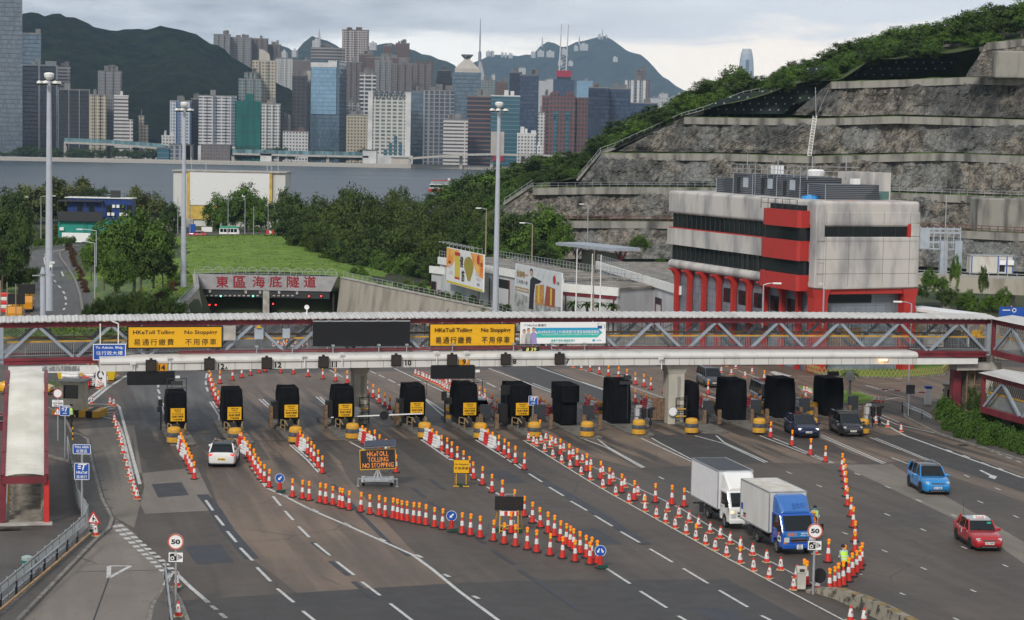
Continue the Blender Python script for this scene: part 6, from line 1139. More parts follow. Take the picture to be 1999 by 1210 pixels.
def mast(px,pyb,pyt,y,r0,label,kind=0):
 b,q=at(px,pyb,y),at(px,pyt,y);h=q.z-b.z;t=thing('high_mast',label,'light mast',(b.x,y,b.z),0,'tall light masts')
 MB(mat('mast_grey',(.4,.43,.48),.45,var=.05)).tube([(0,0,0),(0,0,h*.5),(0,0,h)],[r0,r0*.75,r0*.5],12).build('pole',t)
 hd=MB(WHITE);hd.lathe([(r0*.6,h-.2),(.5,h+.1),(.56,h+.4),(.4,h+.55),(.01,h+.6)],12);hd.build('crown',t)
 f=MB(DARKM);f.tube([(1.0*cos(a),1.0*sin(a),h-.25)for a in[2*pi*i/12 for i in range(13)]],.05,5);f.tube([(-1,0,h-.25),(1,0,h-.25)],.05,5);f.build('ring',t)
 for i in range(6):a=2*pi*i/6+.4;l=MB(WHITE);l.x=M.Translation((1.0*cos(a),1.0*sin(a),h-.5));l.lathe([(.12,.2),(.3,.06),(.32,-.08),(.25,-.14)],10);l.use(GLASSD).lathe([(.25,-.14),(.2,-.26),(.01,-.28)],10);l.build('floodlight',t)
mast(96,606,152,214,.46,'tallest near left light mast with floodlight crown');mast(358,560,207,272,.42,'light mast at the left corner of the tunnel portal');mast(967,610,207,262,.42,'light mast between the two billboards')
t=thing('camera','white camera bracketed to the tallest left light mast','camera',at(101,512,212.8),0);b=MB(WHITE);b.box((.1,-.3,0),(.5,.25,.22),rz=.5);b.box((0,-.3,-.35),(.35,.3,.3));b.build('housing',t);MB(DARKM).bar((-.2,0,-.9),(.0,-.2,-.4),.06).build('arm',t)
t=thing('cctv_pole','short pale pole with camera arm beside the tallest left mast','pole',at(84,625,205),0);b=at(84,540,205).z-t.location.z;MB(mat('mast_grey',(.4,.4,.4))).tube([(0,0,0),(0,0,b)],.3,10).build('pole',t);q=MB(STEEL);q.lathe([(.2,b),(.32,b+.3),(.15,b+1.)],8);q.bar((-1.1,0,b+.1),(1.2,0,b+.2),.1);q.build('bracket',t)
def lamp(px,pyb,pyt,y,side,arm,label,col=None):
 b,q=at(px,pyb,y),at(px,pyt,y);h=q.z-b.z;t=thing('street_lamp',label,'street lamp',(b.x,y,b.z),0,'street lamps');k=y/250
 MB(STEEL if not col else col).tube([(0,0,0),(0,0,h*.9),(0,0,h)],[.1*k**.3,.07,.05],7).build('pole',t)
 if arm:a=MB(STEEL);a.tube([(0,0,h-.05),(side*arm*.5,0,h+.1),(side*arm,0,h+.15)],.045,6);a.build('arm',t);l=MB(WHITE);l.box((side*(arm+.3),0,h+.12),(.8,.3,.16));l.build('lamp_head',t,bevel=.04)
TAN=mat('tan_pole',(.3,.24,.17),.7)
for a in((185,582,474,240,-1,1.6,'near street lamp at the left in front of the round tree'),(188,560,450,262,-1,1.9,'second street lamp just behind the near left one'),(80,470,383,420,1,2.4,'street lamp left of the tall mast with a long arm'),(31,420,385,480,1,2.4,'farthest left street lamp above the trees'),(210,430,380,440,1,1.8,'street lamp in front of the blue container office'),(347,465,385,470,1,0,'plain pole left of the white ventilation building'),(371,466,390,465,1,1.2,'street lamp left of the minibus'),(445,462,380,462,0,0,'plain lamp pole at the minibus'),(478,462,388,466,0,0,'thin pole right of the minibus'),(495,468,402,450,0,0,'short pole right of the minibus'),(523,462,395,468,0,0,'pole below the right end of the white building'),(536,452,380,480,1,1.3,'street lamp at the right edge of the white building'),(948,500,408,300,-1,.9,'tan lamp pole behind the first billboard'),(1038,520,437,290,-1,1.2,'tan lamp pole above the second billboard'),(1146,500,400,330,-1,.8,'thin grey lamp pole before the rock face'),(1606,640,563,186,0,0,'lamp pole with round head in front of the building corner'),(1778,640,592,184,-1,1,'lamp with short arm in front of the last red column'),(1088+400,640,555,190,1,1.,'lamp pole before the red columns'),(1840,590,380,300,0,0,'thin pole before the gantry on the slope road'),(1772,796,640,181,0,0,'bare pole rising beside the short guardrail')):
 lamp(*a,col=TAN if 'tan' in a[6]else None)
for i,(px,pyb,pyt)in enumerate(((1124,612,485),(1154,612,495),(1157.5,612,487),(1171,612,497))):
 b,q=at(px,pyb,236),at(px,pyt,236);t=thing('flag_pole','bare %s flag pole in front of the low depot, %s from the left'%('brown' if i==2 else 'white',ordw(i+1)),'flag pole',b,0,'bare flag poles');MB(LWHITE if i!=2 else TAN).tube([(0,0,0),(0,0,q.z-b.z)],[.09,.05],8).build('pole',t);MB(LWHITE).lathe([(.12,0),(.12,.15)],8).build('base',t)
WIN=mat('car_glass',(.008,.011,.013),.06,spec=.5);LENS=mat('clear_lens',(.5,.52,.53),.1);TAIL=mat('tail_lens',(.4,.012,.012),.15);BRK=mat('lit_tail',(.6,.02,.02),.2,emit=(1,.03,.02,1.6));RIM=mat('alloy_rim',(.38,.39,.4),.3,.7);CHROME=mat('chrome',(.55,.56,.57),.18,.9);PLW=mat('plate_white',(.7,.7,.68),.5);PLY=mat('plate_yellow',(.7,.45,.03),.5)
HEADL=mat('lit_lamp',(.8,.8,.75),.2,emit=(1,.95,.85,.8));INDIC=mat('lit_indicator',(.9,.4,.1),.2,emit=(1,.5,.15,2.5))
def paint(n,c,metal=.3):return mat(n,c,.28,metal,coat=.8,var=.04,scale=1)
def wheel(par,x,y,r,w=.21):
 s=1 if y>0 else-1;X=M.Translation((x,y-s*w*.5,r))@M.Rotation(-s*pi/2,4,'X')
 b=MB(RUBBER);b.x=X;b.lathe([(.02,-w/2),(r*.72,-w/2),(r*.97,-w*.42),(r,-w*.2),(r,w*.3),(r*.95,w*.46),(r*.7,w*.5),(r*.66,w*.34),(.02,w*.3)],20);o=b.build('wheel',par)
 k=MB(RIM);k.x=X;k.add([(r*q*cos(2*pi*i/20),r*q*sin(2*pi*i/20),w*.42)for q in(.58,.68)for i in range(20)],[(i,(i+1)%20,20+(i+1)%20,20+i)[::-1]for i in range(20)])
 for i in range(5):a=2*pi*i/5;k.bar((0,0,w*.38),(r*.6*cos(a),r*.6*sin(a),w*.41),r*.2,.03)
 k.lathe([(r*.16,w*.36),(r*.14,w*.43),(.01,w*.44)],10);k.build('rim',o)
def platebox(par,x,y,z,txt,m,face=1,rows=None,w=.5,h=.13):
 if rows:w,h=.34,.24
 b=MB(m);b.bb(x-.01,x+.01,y-w/2,y+w/2,z-h/2,z+h/2);o=b.build('number_plate',par)
 l=MB(LBLACK);l.x=M.Translation((x+face*.014,y,z))@M.Rotation(face*pi/2,4,'Z')
 if rows:write(l,rows[0],0,h*.24,h=h*.36,bold=.03);write(l,rows[1],0,-h*.24,h=h*.36,bold=.03)
 else:write(l,txt,0,0,w=w*.86,h=h*.66,bold=.03)
 l.build('lettering',o)
def car(name,label,cat,P,az,m,L=4.5,W=1.8,H=1.6,wb=2.65,r=.33,hood=.95,deck=None,ws=(.28,.13),bk=(-.42,-.47),trunk=None,belt=.93,clad=None,roofm=None,lit=None,brake=False,plate=('AB 123','w'),rear='AB 123',rails=False,grille='bar',group=None,floor=0.):
 """ws: windscreen base/top and bk: rear glass top/base as fractions of the length (front is +x)"""
 d=V((sin(R(az)),cos(R(az)),0));t=thing(name,label,cat,P,pi/2-R(az),group);h=W/2
 x_wb,x_wt,x_rt,x_rb=L*ws[0],L*ws[1],L*bk[0],L*bk[1];tz=trunk or belt
 st=[(-.5,.80,.42,tz-.14),(-.49,.9,.3,tz-.03),(-.46,.95,.24,tz),(-.4,.99,.2,tz+.01 if trunk else belt),(-.2,1,.2,belt),(.1,1,.2,belt),(ws[0],.99,.2,hood+.02),(.38,.97,.2,hood-.03),(.45,.92,.22,hood-.1),(.485,.84,.26,hood-.2),(.5,.72,.38,hood-.34)]
 rg=[]
 for f,k,zb,zt_ in st:
  w=h*k;x=f*L;zm=zb+(zt_-zb)*.45
  rg.append([V((x,-w*.9,zb)),V((x,-w*.99,zb+.08)),V((x,-w,zm)),V((x,-w*.97,zt_-.09)),V((x,-w*.9,zt_-.02)),V((x,-w*.5,zt_+.015)),V((x,w*.5,zt_+.015)),V((x,w*.9,zt_-.02)),V((x,w*.97,zt_-.09)),V((x,w,zm)),V((x,w*.99,zb+.08)),V((x,w*.9,zb))])
 b=MB(m);b.smooth=True;b.loft(rg);b.build('body',t)
 wb_,wt_=h*.9,h*.74;zr=H-.06;g=MB(WIN)
 A,B_,C,D=(x_wb,wb_,belt-.03),(x_wt,wt_,zr),(x_rt,wt_,zr-.02),(x_rb,wb_,max(belt,tz)-.03)
 for s in(-1,1):q=[(p[0],p[1]*s,p[2])for p in(A,B_,C,D)];g.poly(q if s>0 else q[::-1])
 f=lambda p,s:(p[0],p[1]*s,p[2])
 g.poly([f(A,-1),f(A,1),f(B_,1),f(B_,-1)]);g.poly([f(D,1),f(D,-1),f(C,-1),f(C,1)]);g.build('window',t)
 rf=MB(roofm or m);rf.smooth=True;xs=[x_rt-.1,x_rt+.1,(x_rt+x_wt)/2,x_wt-.12,x_wt+.05];zz=[zr-.05,zr+.015,H,zr+.03,zr-.02]
 rf.loft([[V((x,-wt_*1.03,z-.06)),V((x,-wt_*.98,z)),V((x,-wt_*.5,z+.025)),V((x,wt_*.5,z+.025)),V((x,wt_*.98,z)),V((x,wt_*1.03,z-.06))]for x,z in zip(xs,zz)]);rf.build('roof',t)
 pl=MB(m)
 for s in(-1,1):
  pl.bar(f(A,s),f(B_,s),.09,.07,up=(0,1,0));pl.bar(f(D,s),f(C,s),.2,.08,up=(0,1,0));xm=(x_wb*.3+x_rb*.7)*.2
  for fx in((.02,.42)if H<1.75 else(.1,-.2,.42)):xx=-fx*L*.55;pl.bar((xx,s*(wb_+.003),belt-.03),(xx-.03,s*(wt_+.004),zr-.03),.09,.03,up=(0,1,0))
 pl.build('pillar',t)
 cl=MB(clad or BLACK)
 for s in(-1,1):
  cl.bb(-wb/2+r,wb/2-r,s*h*.985-.012,s*h*.985+.012,.19,.34)
  for x in(-wb/2,wb/2):q=M.Translation((x,s*(h*.985),r))@M.Rotation(pi/2,4,'X');cl.x=q;cl.lathe([(.02,-.02),(r*1.17,-.02),(r*1.17,.02),(.02,.02)],22);cl.x=M.Identity(4)
 cl.bb(L*.36,L*.475,-h*.8,h*.8,.16,.24);cl.bb(-L*.49,-L*.4,-h*.82,h*.82,.2,.3);cl.build('cladding',t)
 for x in(-wb/2,wb/2):
  for s in(-1,1):wheel(t,x,s*(h*1.0),r)
 dr=MB(BLACK)
 for s in(-1,1):
  for x in(.02*L+.55,-.02*L-.35):dr.bar((x,s*(h*1.001),.32),(x-.05,s*(h*.985),belt-.06),.012,.006)
  dr.bb(-L*.06-.3,-L*.06-.1,s*(h*1.0)-.02,s*(h*1.0)+.02,belt-.2,belt-.16)
 dr.build('door_seam',t)
 for s in(-1,1):mr=MB(m);mr.box((x_wb-.28,s*(h+.12),belt+.06),(.14,.24,.17));mr.build('mirror',t,bevel=.04)
 for s in(-1,1):
  hl=MB(lit if lit else LENS);hl.box((L*.468,s*h*.66,hood-.23),(.16,h*.36,.13),rz=-s*.42);hl.build('headlight',t,bevel=.03)
  tl=MB(BRK if brake else TAIL);tl.box((-L*.49,s*h*.72,tz-.14),(.1,h*.4,.13),rz=s*.25);tl.build('tail_light',t,bevel=.03)
 gr=MB(BLACK);gr.box((L*.492,0,hood-.3),(.05,h*.9,.14));gr.box((L*.488,0,.36),(.08,h*1.2,.16));gr.build('grille',t)
 if grille!='none':
  c=MB(CHROME);c.box((L*.497,0,hood-.24),(.05,h*.85,.025));c.box((L*.495,0,.285),(.06,h*1.0,.03))
  if grille=='wide':[c.box((L*.5,0,hood-.3+q),(.04,h*.9,.02))for q in(-.04,.02)]
  c.build('trim',t)
 platebox(t,L*.505,0,.5,plate[0],PLW,1);platebox(t,-L*.505,0,tz-.2 if not trunk else .6,rear,PLY,-1)
 if rails:k=MB(STEEL);[k.tube([(x_rt-.05,s*wt_*.93,H-.02),(x_rt+.15,s*wt_*.93,H+.05),(x_wt-.15,s*wt_*.93,H+.04),(x_wt+.05,s*wt_*.93,H-.04)],.022,6)for s in(-1,1)];k.build('roof_rail',t)
 wp=MB(BLACK);wp.bar((x_wb+.02,.0,belt+.03),(x_wb-.12,.5,belt+.13),.02);wp.bar((x_wb+.02,-.5,belt+.03),(x_wb-.12,-.05,belt+.13),.02);wp.build('wiper',t)
 return t
def fw(px,py,az,wb,W,h=HM):
 p=G(px,py,h);d=V((sin(R(az)),cos(R(az)),0));q=p-d*wb/2+V((-d.y,d.x,0))*W*.45;q.z=zg(q.y)+h;return q
PW=paint('white_car_paint',(.7,.7,.69),.0);PBLUE=paint('sky_blue_car_paint',(.02,.25,.62));PRED=paint('taxi_red_paint',(.37,.012,.018),.0);PNAVY=paint('navy_car_paint',(.008,.014,.06));PBLK=paint('black_car_paint',(.018,.018,.022));PGREY=paint('dark_grey_car_paint',(.07,.072,.08));PYEL=paint('yellow_car_paint',(.7,.36,.01),.0);PSIL=paint('silver_roof_paint',(.42,.43,.44))
g=G(438,903,HM);car('parked_car','white crossover seen from behind, leaving lane 12A with lit tail lights','car',g,-3,PW,4.4,1.84,1.62,roofm=GLASSD,brake=True,rails=True,plate=('SX 5846','w'),rear='SX 5846',bk=(-.36,-.46),ws=(.26,.12),trunk=1.02,belt=1.0,hood=.98).name='crossover_car'
car('crossover_car','bright blue crossover with black roof in the right lanes','car',fw(1797.9,961.6,176,2.69,1.86),176,PBLUE,4.6,1.86,1.68,2.69,.36,1.05,roofm=GLASSD,belt=1.02,trunk=1.04,rails=True,ws=(.24,.1),bk=(-.38,-.47),grille='wide',plate=('SX 3080','w'))
t=car('taxi','red taxi with silver roof and roof sign in the right lanes','taxi',fw(1894.6,1070,177,2.68,1.7),177,PRED,4.7,1.7,1.5,2.68,.31,.92,roofm=PSIL,belt=.9,trunk=.95,ws=(.2,.07),bk=(-.24,-.36),grille='wide',plate=('GU 899','w'))
s=MB(LWHITE).box((.15,0,1.56),(.16,.7,.16));o=s.build('roof_sign',t,bevel=.03);l=MB(REDP);l.x=M.Translation((.24,0,1.56))@M.Rotation(pi/2,4,'Z');write(l,'TAXI',0,0,w=.5,h=.11,bold=.02);l.build('lettering',o)
k=MB(LWHITE);disc(k,0,0,.12,0,14);k.x=M.Identity(4);o=k.build('door_badge',t);o.location=(-.3,-.853,.72);MB(DARKM).tube([(-1.2,-.5,1.45),(-1.35,-.5,2.3)],.008,4).build('aerial',t);MB(mat('teal_sticker',(.02,.4,.3),.5)).box((.55,.45,1.3),(.02,.22,.1)).build('sticker',t)
car('saloon_car','navy electric car with lit headlights leaving the right booths','car',fw(1552,852,174,2.89,1.92),174,PNAVY,4.75,1.92,1.6,2.89,.36,.95,roofm=GLASSD,belt=.98,ws=(.3,.08),bk=(-.3,-.49),trunk=1.08,grille='none',lit=HEADL,plate=('LP 8340','w'))
car('people_carrier','black people carrier with chrome grille beside the last crash drum','van',fw(1640,849.6,175,2.85,1.8),175,PBLK,4.8,1.8,1.72,2.85,.33,1.0,belt=1.02,ws=(.36,.16),bk=(-.46,-.495),grille='wide',plate=('WS 918','w'))
car('people_carrier','dark grey people carrier approaching behind the framed canopy pier','van',fw(1376,755,172,2.85,1.72),172,PGREY,4.7,1.75,1.85,2.85,.32,1.02,belt=1.04,ws=(.36,.2),bk=(-.46,-.495),grille='wide',plate=('UF 262','w'))
car('minivan','long dark van half hidden between two black booths','van',fw(1483,795,174,3.1,1.9),174,PBLK,5.4,1.92,2.15,3.1,.34,1.1,belt=1.15,ws=(.45,.3),bk=(-.47,-.497),plate=('VM 715','w'))
g=G(926,808,HM);car('hatchback_car','dark car with lit tail light mostly hidden by the lane 9 booth','car',g,-10,PBLK,4.4,1.8,1.5,brake=True,trunk=1.0,rear='TK 204')
g=G(52,768,HM);car('sports_saloon','yellow saloon with black windows under the left end of the bridge','car',g,92,PYEL,4.6,1.85,1.42,2.8,.34,.86,belt=.9,trunk=1.0,ws=(.2,.03),bk=(-.2,-.42),grille='none',plate=('LE 27','w'))
def truck(label,P,az,cabm,boxm,roofm,wl,Lb=4.5,Wb=2.12,Hb=2.25,wb=2.9,deflm=None,sign=None,plate=('AB','123'),topz=3.15):
 t=thing('box_truck',label,'truck',P,pi/2-R(az),'box trucks stopped by the cones');W=1.95;xf=wb/2+.95;xc=wb/2-.72;r=.37;z0=.92
 b=MB(boxm);b.bb(xc-.12-Lb,xc-.12,-Wb/2,Wb/2,z0,z0+Hb);b.build('cargo_box',t,bevel=.03)
 e=MB(STEEL)
 for s in(-1,1):
  e.bb(xc-.12-Lb-.01,xc-.1,s*Wb/2-.03,s*Wb/2+.03,z0+Hb-.05,z0+Hb+.015);e.bb(xc-.12-Lb-.01,xc-.1,s*Wb/2-.03,s*Wb/2+.02,z0-.02,z0+.06)
  for x in(xc-.12-Lb,xc-.12):e.bb(x-.03,x+.03,s*Wb/2-.03,s*Wb/2+.02,z0,z0+Hb)
 e.bb(xc-.15,xc-.1,-Wb/2,Wb/2,z0+Hb-.05,z0+Hb+.015);e.bb(xc-.14-Lb,xc-.09-Lb,-Wb/2,Wb/2,z0+Hb-.05,z0+Hb+.015);e.build('edge_trim',t)
 rt=MB(roofm);rt.bb(xc-.06-Lb,xc-.18,-Wb/2+.06,Wb/2-.06,z0+Hb,z0+Hb+.012);rt.build('box_roof',t)
 pr=[(xc,.45),(xc,2.12),(xc+.15,2.2),(xf-.62,2.2),(xf-.5,2.12),(xf-.08,1.32),(xf,1.2),(xf,.5),(xf-.1,.42),(wb/2+.42,.42),(wb/2+.38,.62),(wb/2+.2,.8),(wb/2-.2,.8),(wb/2-.38,.62),(wb/2-.42,.42)]
 c=MB(cabm);c.plate(pr,-W/2,W/2);c.build('cab',t,bevel=.06)
 w=MB(WIN);w.add([(xf-.085+.012,s*W*.42,1.36)for s in(-1,1)]+[(xf-.49+.012,s*W*.41,2.1)for s in(1,-1)],[(0,1,2,3)]);o=w.build('windscreen',t);o.location.x=.012
 for s in(-1,1):
  w=MB(WIN);q=[(xc+.25,s*(W/2+.006),1.35),(xf-.22,s*(W/2+.006),1.35),(xf-.58,s*(W/2+.006),2.05),(xc+.25,s*(W/2+.006),2.05)];w.poly(q if s<0 else q[::-1]);w.build('side_window',t)
  d=MB(BLACK);d.bb(xc+.18,xc+.195,s*W/2-.008,s*W/2+.008,.85,2.1);d.bb(xf-.2,xf-.19,s*W/2-.008,s*W/2+.008,.85,1.35);d.bb(xc+.25,xc+.42,s*W/2-.015,s*W/2+.015,1.18,1.22);d.build('door_seam',t)
  m=MB(BLACK);m.bar((xf-.15,s*W/2,1.55),(xf+.12,s*(W/2+.25),1.62),.03);m.box((xf+.12,s*(W/2+.25),1.55),(.08,.18,.36));m.build('mirror',t)
  h=MB(HEADL if wl and s<0 and False else LENS);h.box((xf+.0,s*W*.37,.86),(.06,.3,.28));h.build('headlight',t,bevel=.02)
  i=MB(INDIC if wl else mat('amber_plastic',(.6,.2,.02),.3));i.box((xf+.005,s*W*.42,1.06 if wl else .72),(.06,.14,.1));i.build('indicator',t)
 g=MB(BLACK);g.box((xf,0,1.0),(.03,W*.5,.1));g.box((xf+.0,0,.82),(.03,W*.48,.1));g.box((xf+.01,0,.5),(.04,W*.6,.1));g.build('grille',t)
 k=MB(CHROME if not wl else LWHITE);k.box((xf+.015,0,.91),(.04,W*.52,.04));k.box((xf+.015,0,.76),(.04,W*.5,.035));k.build('trim',t)
 bp=MB(cabm);bp.box((xf+.03,0,.52),(.14,W*1.0,.24));bp.build('bumper',t,bevel=.04)
 dm=MB(deflm or cabm);dz=2.2;top=topz
 rg=[[V((x,-y,dz)),V((x,-y*.96,z-.1)),V((x,-y*.8,z)),V((x,y*.8,z)),V((x,y*.96,z-.1)),V((x,y,dz))]for x,y,z in((xc+.02,W*.48,top),(xc+.35,W*.48,top-.04),(xc+.7,W*.46,dz+(top-dz)*.6),(xf-.62,W*.42,dz+.14))]
 dm.loft(rg);dm.build('wind_deflector',t,bevel=.03)
 ch=MB(DARKM);ch.bb(xc-Lb,xc+.4,-.4,.4,.55,.85);ch.bb(xc-Lb*.55,xc-Lb*.3,-.95,-.5,.42,.8);ch.bb(xc-Lb-.05,xc-Lb+.1,-.95,.95,.42,.52)
 for s in(-1,1):ch.bar((xc-Lb*.9,s*.98,.6),(xc-.4,s*.98,.6),.06);ch.bb(-wb/2-.62,-wb/2-.58,s*.98-.25,s*.98+.02,.25,.85)
 ch.build('chassis',t)
 for x in(-wb/2,wb/2):
  for s in(-1,1):wheel(t,x,s*.96,r,.24)
 platebox(t,xf+.11,0,.5,'',PLW,1,rows=plate)
 if sign:sign(t,xf,W)
 return t
def blue_sign(t,xf,W):
 b=MB(mat('panel_blue',(.02,.2,.48),.4));b.bb(xf+.002,xf+.02,-W*.4,W*.4,1.0,1.3);o=b.build('front_panel',t)
 l=MB(mat('orange_letter',(.75,.2,.05),.5));l.x=M.Translation((xf+.026,0,1.15))@M.Rotation(pi/2,4,'Z');write(l,'搬屋王',-.42,.03,w=.52,h=.2,bold=.03);l.use(LWHITE);write(l,'2480 0600',.32,.07,w=.5,h=.08,bold=.02);write(l,'搬運服務一條龍',.32,-.04,w=.52,h=.06,bold=.01);l.build('lettering',o)
 e=MB(mat('embossed_blue',(.012,.07,.3),.3));e.x=M.Translation((xf-.62,0,2.62))@M.Rotation(pi/2,4,'Z')@M.Rotation(R(-40),4,'X');write(e,'JAC',.1,0,w=.8,h=.2,bold=.03,y=-.09);e.build('lettering',t)
 s=MB(LWHITE);s.bb(xf-.62,xf-.2,-W/2-.012,-W/2-.004,.72,1.05);s.use(LBLACK).bb(xf-.55,xf-.3,-W/2-.016,-W/2-.011,.82,.95);s.use(MATS['orange_letter']).bb(xf-.6,xf-.3,-W/2-.016,-W/2-.011,1.1,1.25);s.build('door_decal',t)
 c=MB(BLUES);x0=xf-1.7-4.4;c.bb(x0,x0+.3,-1.075,-1.065,1.5,1.85);c.use(LWHITE).bb(x0+.05,x0+.25,-1.08,-1.07,1.1,1.4);c.use(LBLACK);c.bb(x0+.4,x0+.75,-1.075,-1.065,1.25,1.35);c.use(REDP).bb(x0+.4,x0+.75,-1.075,-1.065,1.12,1.22);c.build('box_decal',t)
BOXW=mat('truck_box_white',(.64,.635,.62),.5,col2=(.54,.53,.5),scale=.9,stretch=(1,1,.3),detail=7);BOXW2=mat('truck_box_grey_white',(.68,.685,.69),.45,var=.04)
truck('white box truck with dark roof and lit indicator behind the blue truck',fw(1414.6,1028.6,166,2.9,2.0),166,paint('truck_white',(.72,.72,.71),0),BOXW2,mat('dark_box_roof',(.045,.048,.055),.6,var=.1),True,4.7,plate=('RT','208'))
truck('blue cab box truck with white box beside the 50 speed sign',fw(1516,1077.7,166,2.9,2.0),166,paint('truck_blue',(.012,.09,.42),.1),BOXW,mat('dusty_box_roof',(.6,.58,.53),.7,col2=(.48,.44,.38),scale=1.5),False,4.4,deflm=paint('deflector_blue',(.035,.14,.42),0),sign=blue_sign,plate=('XX','6003'),topz=3.1)
t=thing('minibus','white minibus with green roof passing beyond the lawn','minibus',at(448,463,468),R(4));b=MB(LWHITE);b.plate([(-2.3,.35),(-2.35,1.2),(-2.25,2.2),(2.0,2.2),(2.3,1.35),(2.35,.4)],-.95,.95);b.build('body',t,bevel=.08)
b=MB(mat('minibus_green',(.02,.32,.17),.4));b.plate([(-2.28,2.15),(-2.2,2.6),(1.4,2.62),(2.1,2.25),(2.1,2.15)],-.96,.96);b.build('roof',t,bevel=.08)
for i in range(5):MB(WIN).bb(-2.1+i*.8,-1.42+i*.8,-.965,-.95,1.25,2.05).build('window',t)
for x in(-1.45,1.4):
 for s in(-1,1):wheel(t,x,s*.95,.35)
t=car('taxi','small red and white taxi beyond the lawn left of the minibus','taxi',at(385,463,462),-90,PRED,4.5,1.7,1.5,roofm=PSIL,trunk=.95,ws=(.2,.07),bk=(-.24,-.36),plate=('HA 66','w'))
def works(label,px,py,y,board_):
 p=at(px,py,y);p.z=zt(p.x,y)+.02;t=thing('works_truck',label,'truck',p,R(-80),'yellow works trucks by the left slip road');OY=paint('works_orange',(.6,.25,.012),0)
 b=MB(OY);b.bb(-2.6,1.1,-1,1,.75,1.6);b.build('cargo_bed',t,bevel=.03);c=MB(OY);c.plate([(1.3,.5),(1.3,2.2),(2.4,2.2),(2.75,1.4),(2.75,.5)],-.98,.98);c.build('cab',t,bevel=.05)
 w=MB(WIN);w.bb(1.45,2.25,-.99,-.975,1.4,2.05);w.bb(1.28,1.3,-.7,.7,1.4,2.05);w.build('window',t)
 s=MB(LWHITE);s.bb(-2.63,-2.6,-.95,.95,1.15,1.5)
 for i in range(5):s.use(REDP);s.bb(-2.64,-2.63,-.95+i*.4,-.75+i*.4,1.15,1.5)
 s.build('chevron_panel',t);k=MB(BLACK);k.bb(-1.1,-1.,-1.1,1.1,2.2,3.5);k.bar((-1,.4,1.6),(-1,.4,2.2),.1);k.bar((-1,-.4,1.6),(-1,-.4,2.2),.1);k.build('arrow_board',t)
 q=MB(YSIGN);q.bb(-2.62,-2.58,-.8,.8,1.65,2.1);q.use(LBLACK);q.x=M.Translation((-2.63,0,1.88))@M.Rotation(-pi/2,4,'Z');write(q,'道路工程',0,0,w=1.3,h=.3,bold=.01);q.build('notice_board',t)
 for x in(-1.6,1.9):
  for sd in(-1,1):wheel(t,x,sd*.95,.4)
works('yellow works truck with arrow board, nearer of two beside the left road',30,618,246,1);works('yellow works truck with arrow board behind the nearer one',51,597,262,1)
for i,x in enumerate((1.5,14,31)):
 p=at(x,628,240);t=tag(MB(TAN).tube([(0,0,0),(0,0,5.0-i*.2)],.06,6).build('timber_pole'),'tan pole in front of the yellow works trucks, %s from the left'%ordw(i+1),'pole','tan poles by the works trucks');t.location=p
t=thing('barrier_stack','red and white barriers piled at the left edge beside the works trucks','barrier',at(2,612,250));
for i in range(5):MB(BARR if i%2==0 else BARW).box((.1*(i%2),0,.4+i*.5),(2.2,.6,.45)).build('barrier_block',t,bevel=.06)
g=G(138,812,.02);t=thing('guard_hut','cream guard hut with a dark window on a yellow and black plinth','guard hut',g,R(-4));CRM=mat('hut_cream',(.5,.47,.37),.7,var=.12)
b=MB(CRM);b.bb(-.9,.9,0,1.8,.5,1.4);b.bb(-.9,-.62,0,1.8,1.4,2.5);b.bb(.62,.9,0,1.8,1.4,2.5);b.bb(-.62,.62,1.7,1.8,1.4,2.5);b.bb(-.9,.9,0,1.8,2.5,2.7);b.build('wall',t)
MB(mat('hut_roof',(.28,.27,.24),.9,var=.3)).bb(-1.15,1.15,-.3,2.1,2.7,2.85).build('roof',t);w=MB(GLASSD).bb(-.62,.62,.25,.3,1.4,2.5);w.build('window',t)
p=MB(BLACK);[p.use(YEL if i%2==0 else LBLACK).bb(-1.4+i*.55,-.85+i*.55,-.5,2.0,-.05,.5)for i in range(7)];p.build('plinth',t)
t=thing('barrier_nose','red and white barrier nose beside the guard hut','barrier',G(161.5,798,.02));MB(BARR).box((0,0,.9),(.75,.5,.5)).build('lower_block',t,bevel=.08);MB(BARW).box((0,0,1.35),(.75,.5,.35)).build('upper_block',t,bevel=.08);MB(BARR).box((0,0,.3),(.6,.45,.6)).build('stand',t)
t=thing('hydrant','red fire hydrant on the grass verge by the stacked barriers','hydrant',G(168,757,.14));MB(REDP).lathe([(.3,0),(.3,.08),(.17,.1),(.17,.7),(.3,.72),(.3,.85),(.16,1.0),(.01,1.05)],12).build('body',t);MB(REDP).tube([(-.42,0,.78),(.42,0,.78)],.12,8).build('outlet',t)
t=thing('site_cabin','yellow skip beyond the stacked barriers under the bridge','skip',G(163,744,.05));b=MB(paint('skip_yellow',(.6,.4,.01),0));b.box((0,2,.6),(5.2,1.8,1.2),tx=1.1);b.build('body',t,bevel=.05);MB(REDP).box((-1.6,1.08,.45),(.4,.05,.2)).build('plate',t)
t=thing('hose_box','white rounded post with a coiled black hose by the red hydrant','cabinet',G(197,754,.05));MB(LWHITE).plate([(-.5,0),(.5,0),(.5,1.3),(.3,1.75),(-.1,1.85),(-.4,1.6)],-.2,.2).build('cabinet_body',t);k=MB(BLACK);k.tube([(.25*cos(a),-.25,1.1+.35*sin(a))for a in[2*pi*i/14 for i in range(13)]],.06,6);k.build('hose',t)
SKIN=mat('skin',(.42,.24,.16),.6);TROU=mat('dark_trousers',(.014,.015,.02),.85);SHOE=mat('shoe_black',(.01,.01,.01),.5);HIVIS=mat('hi_vis_green',(.45,.75,.05),.6);HIVO=mat('hi_vis_orange',(.8,.2,.03),.6);REFL=mat('reflective_strip',(.6,.6,.58),.4);SHIRTB=mat('pale_blue_shirt',(.35,.45,.55),.8);SHIRTD=mat('dark_shirt',(.03,.03,.035),.85)
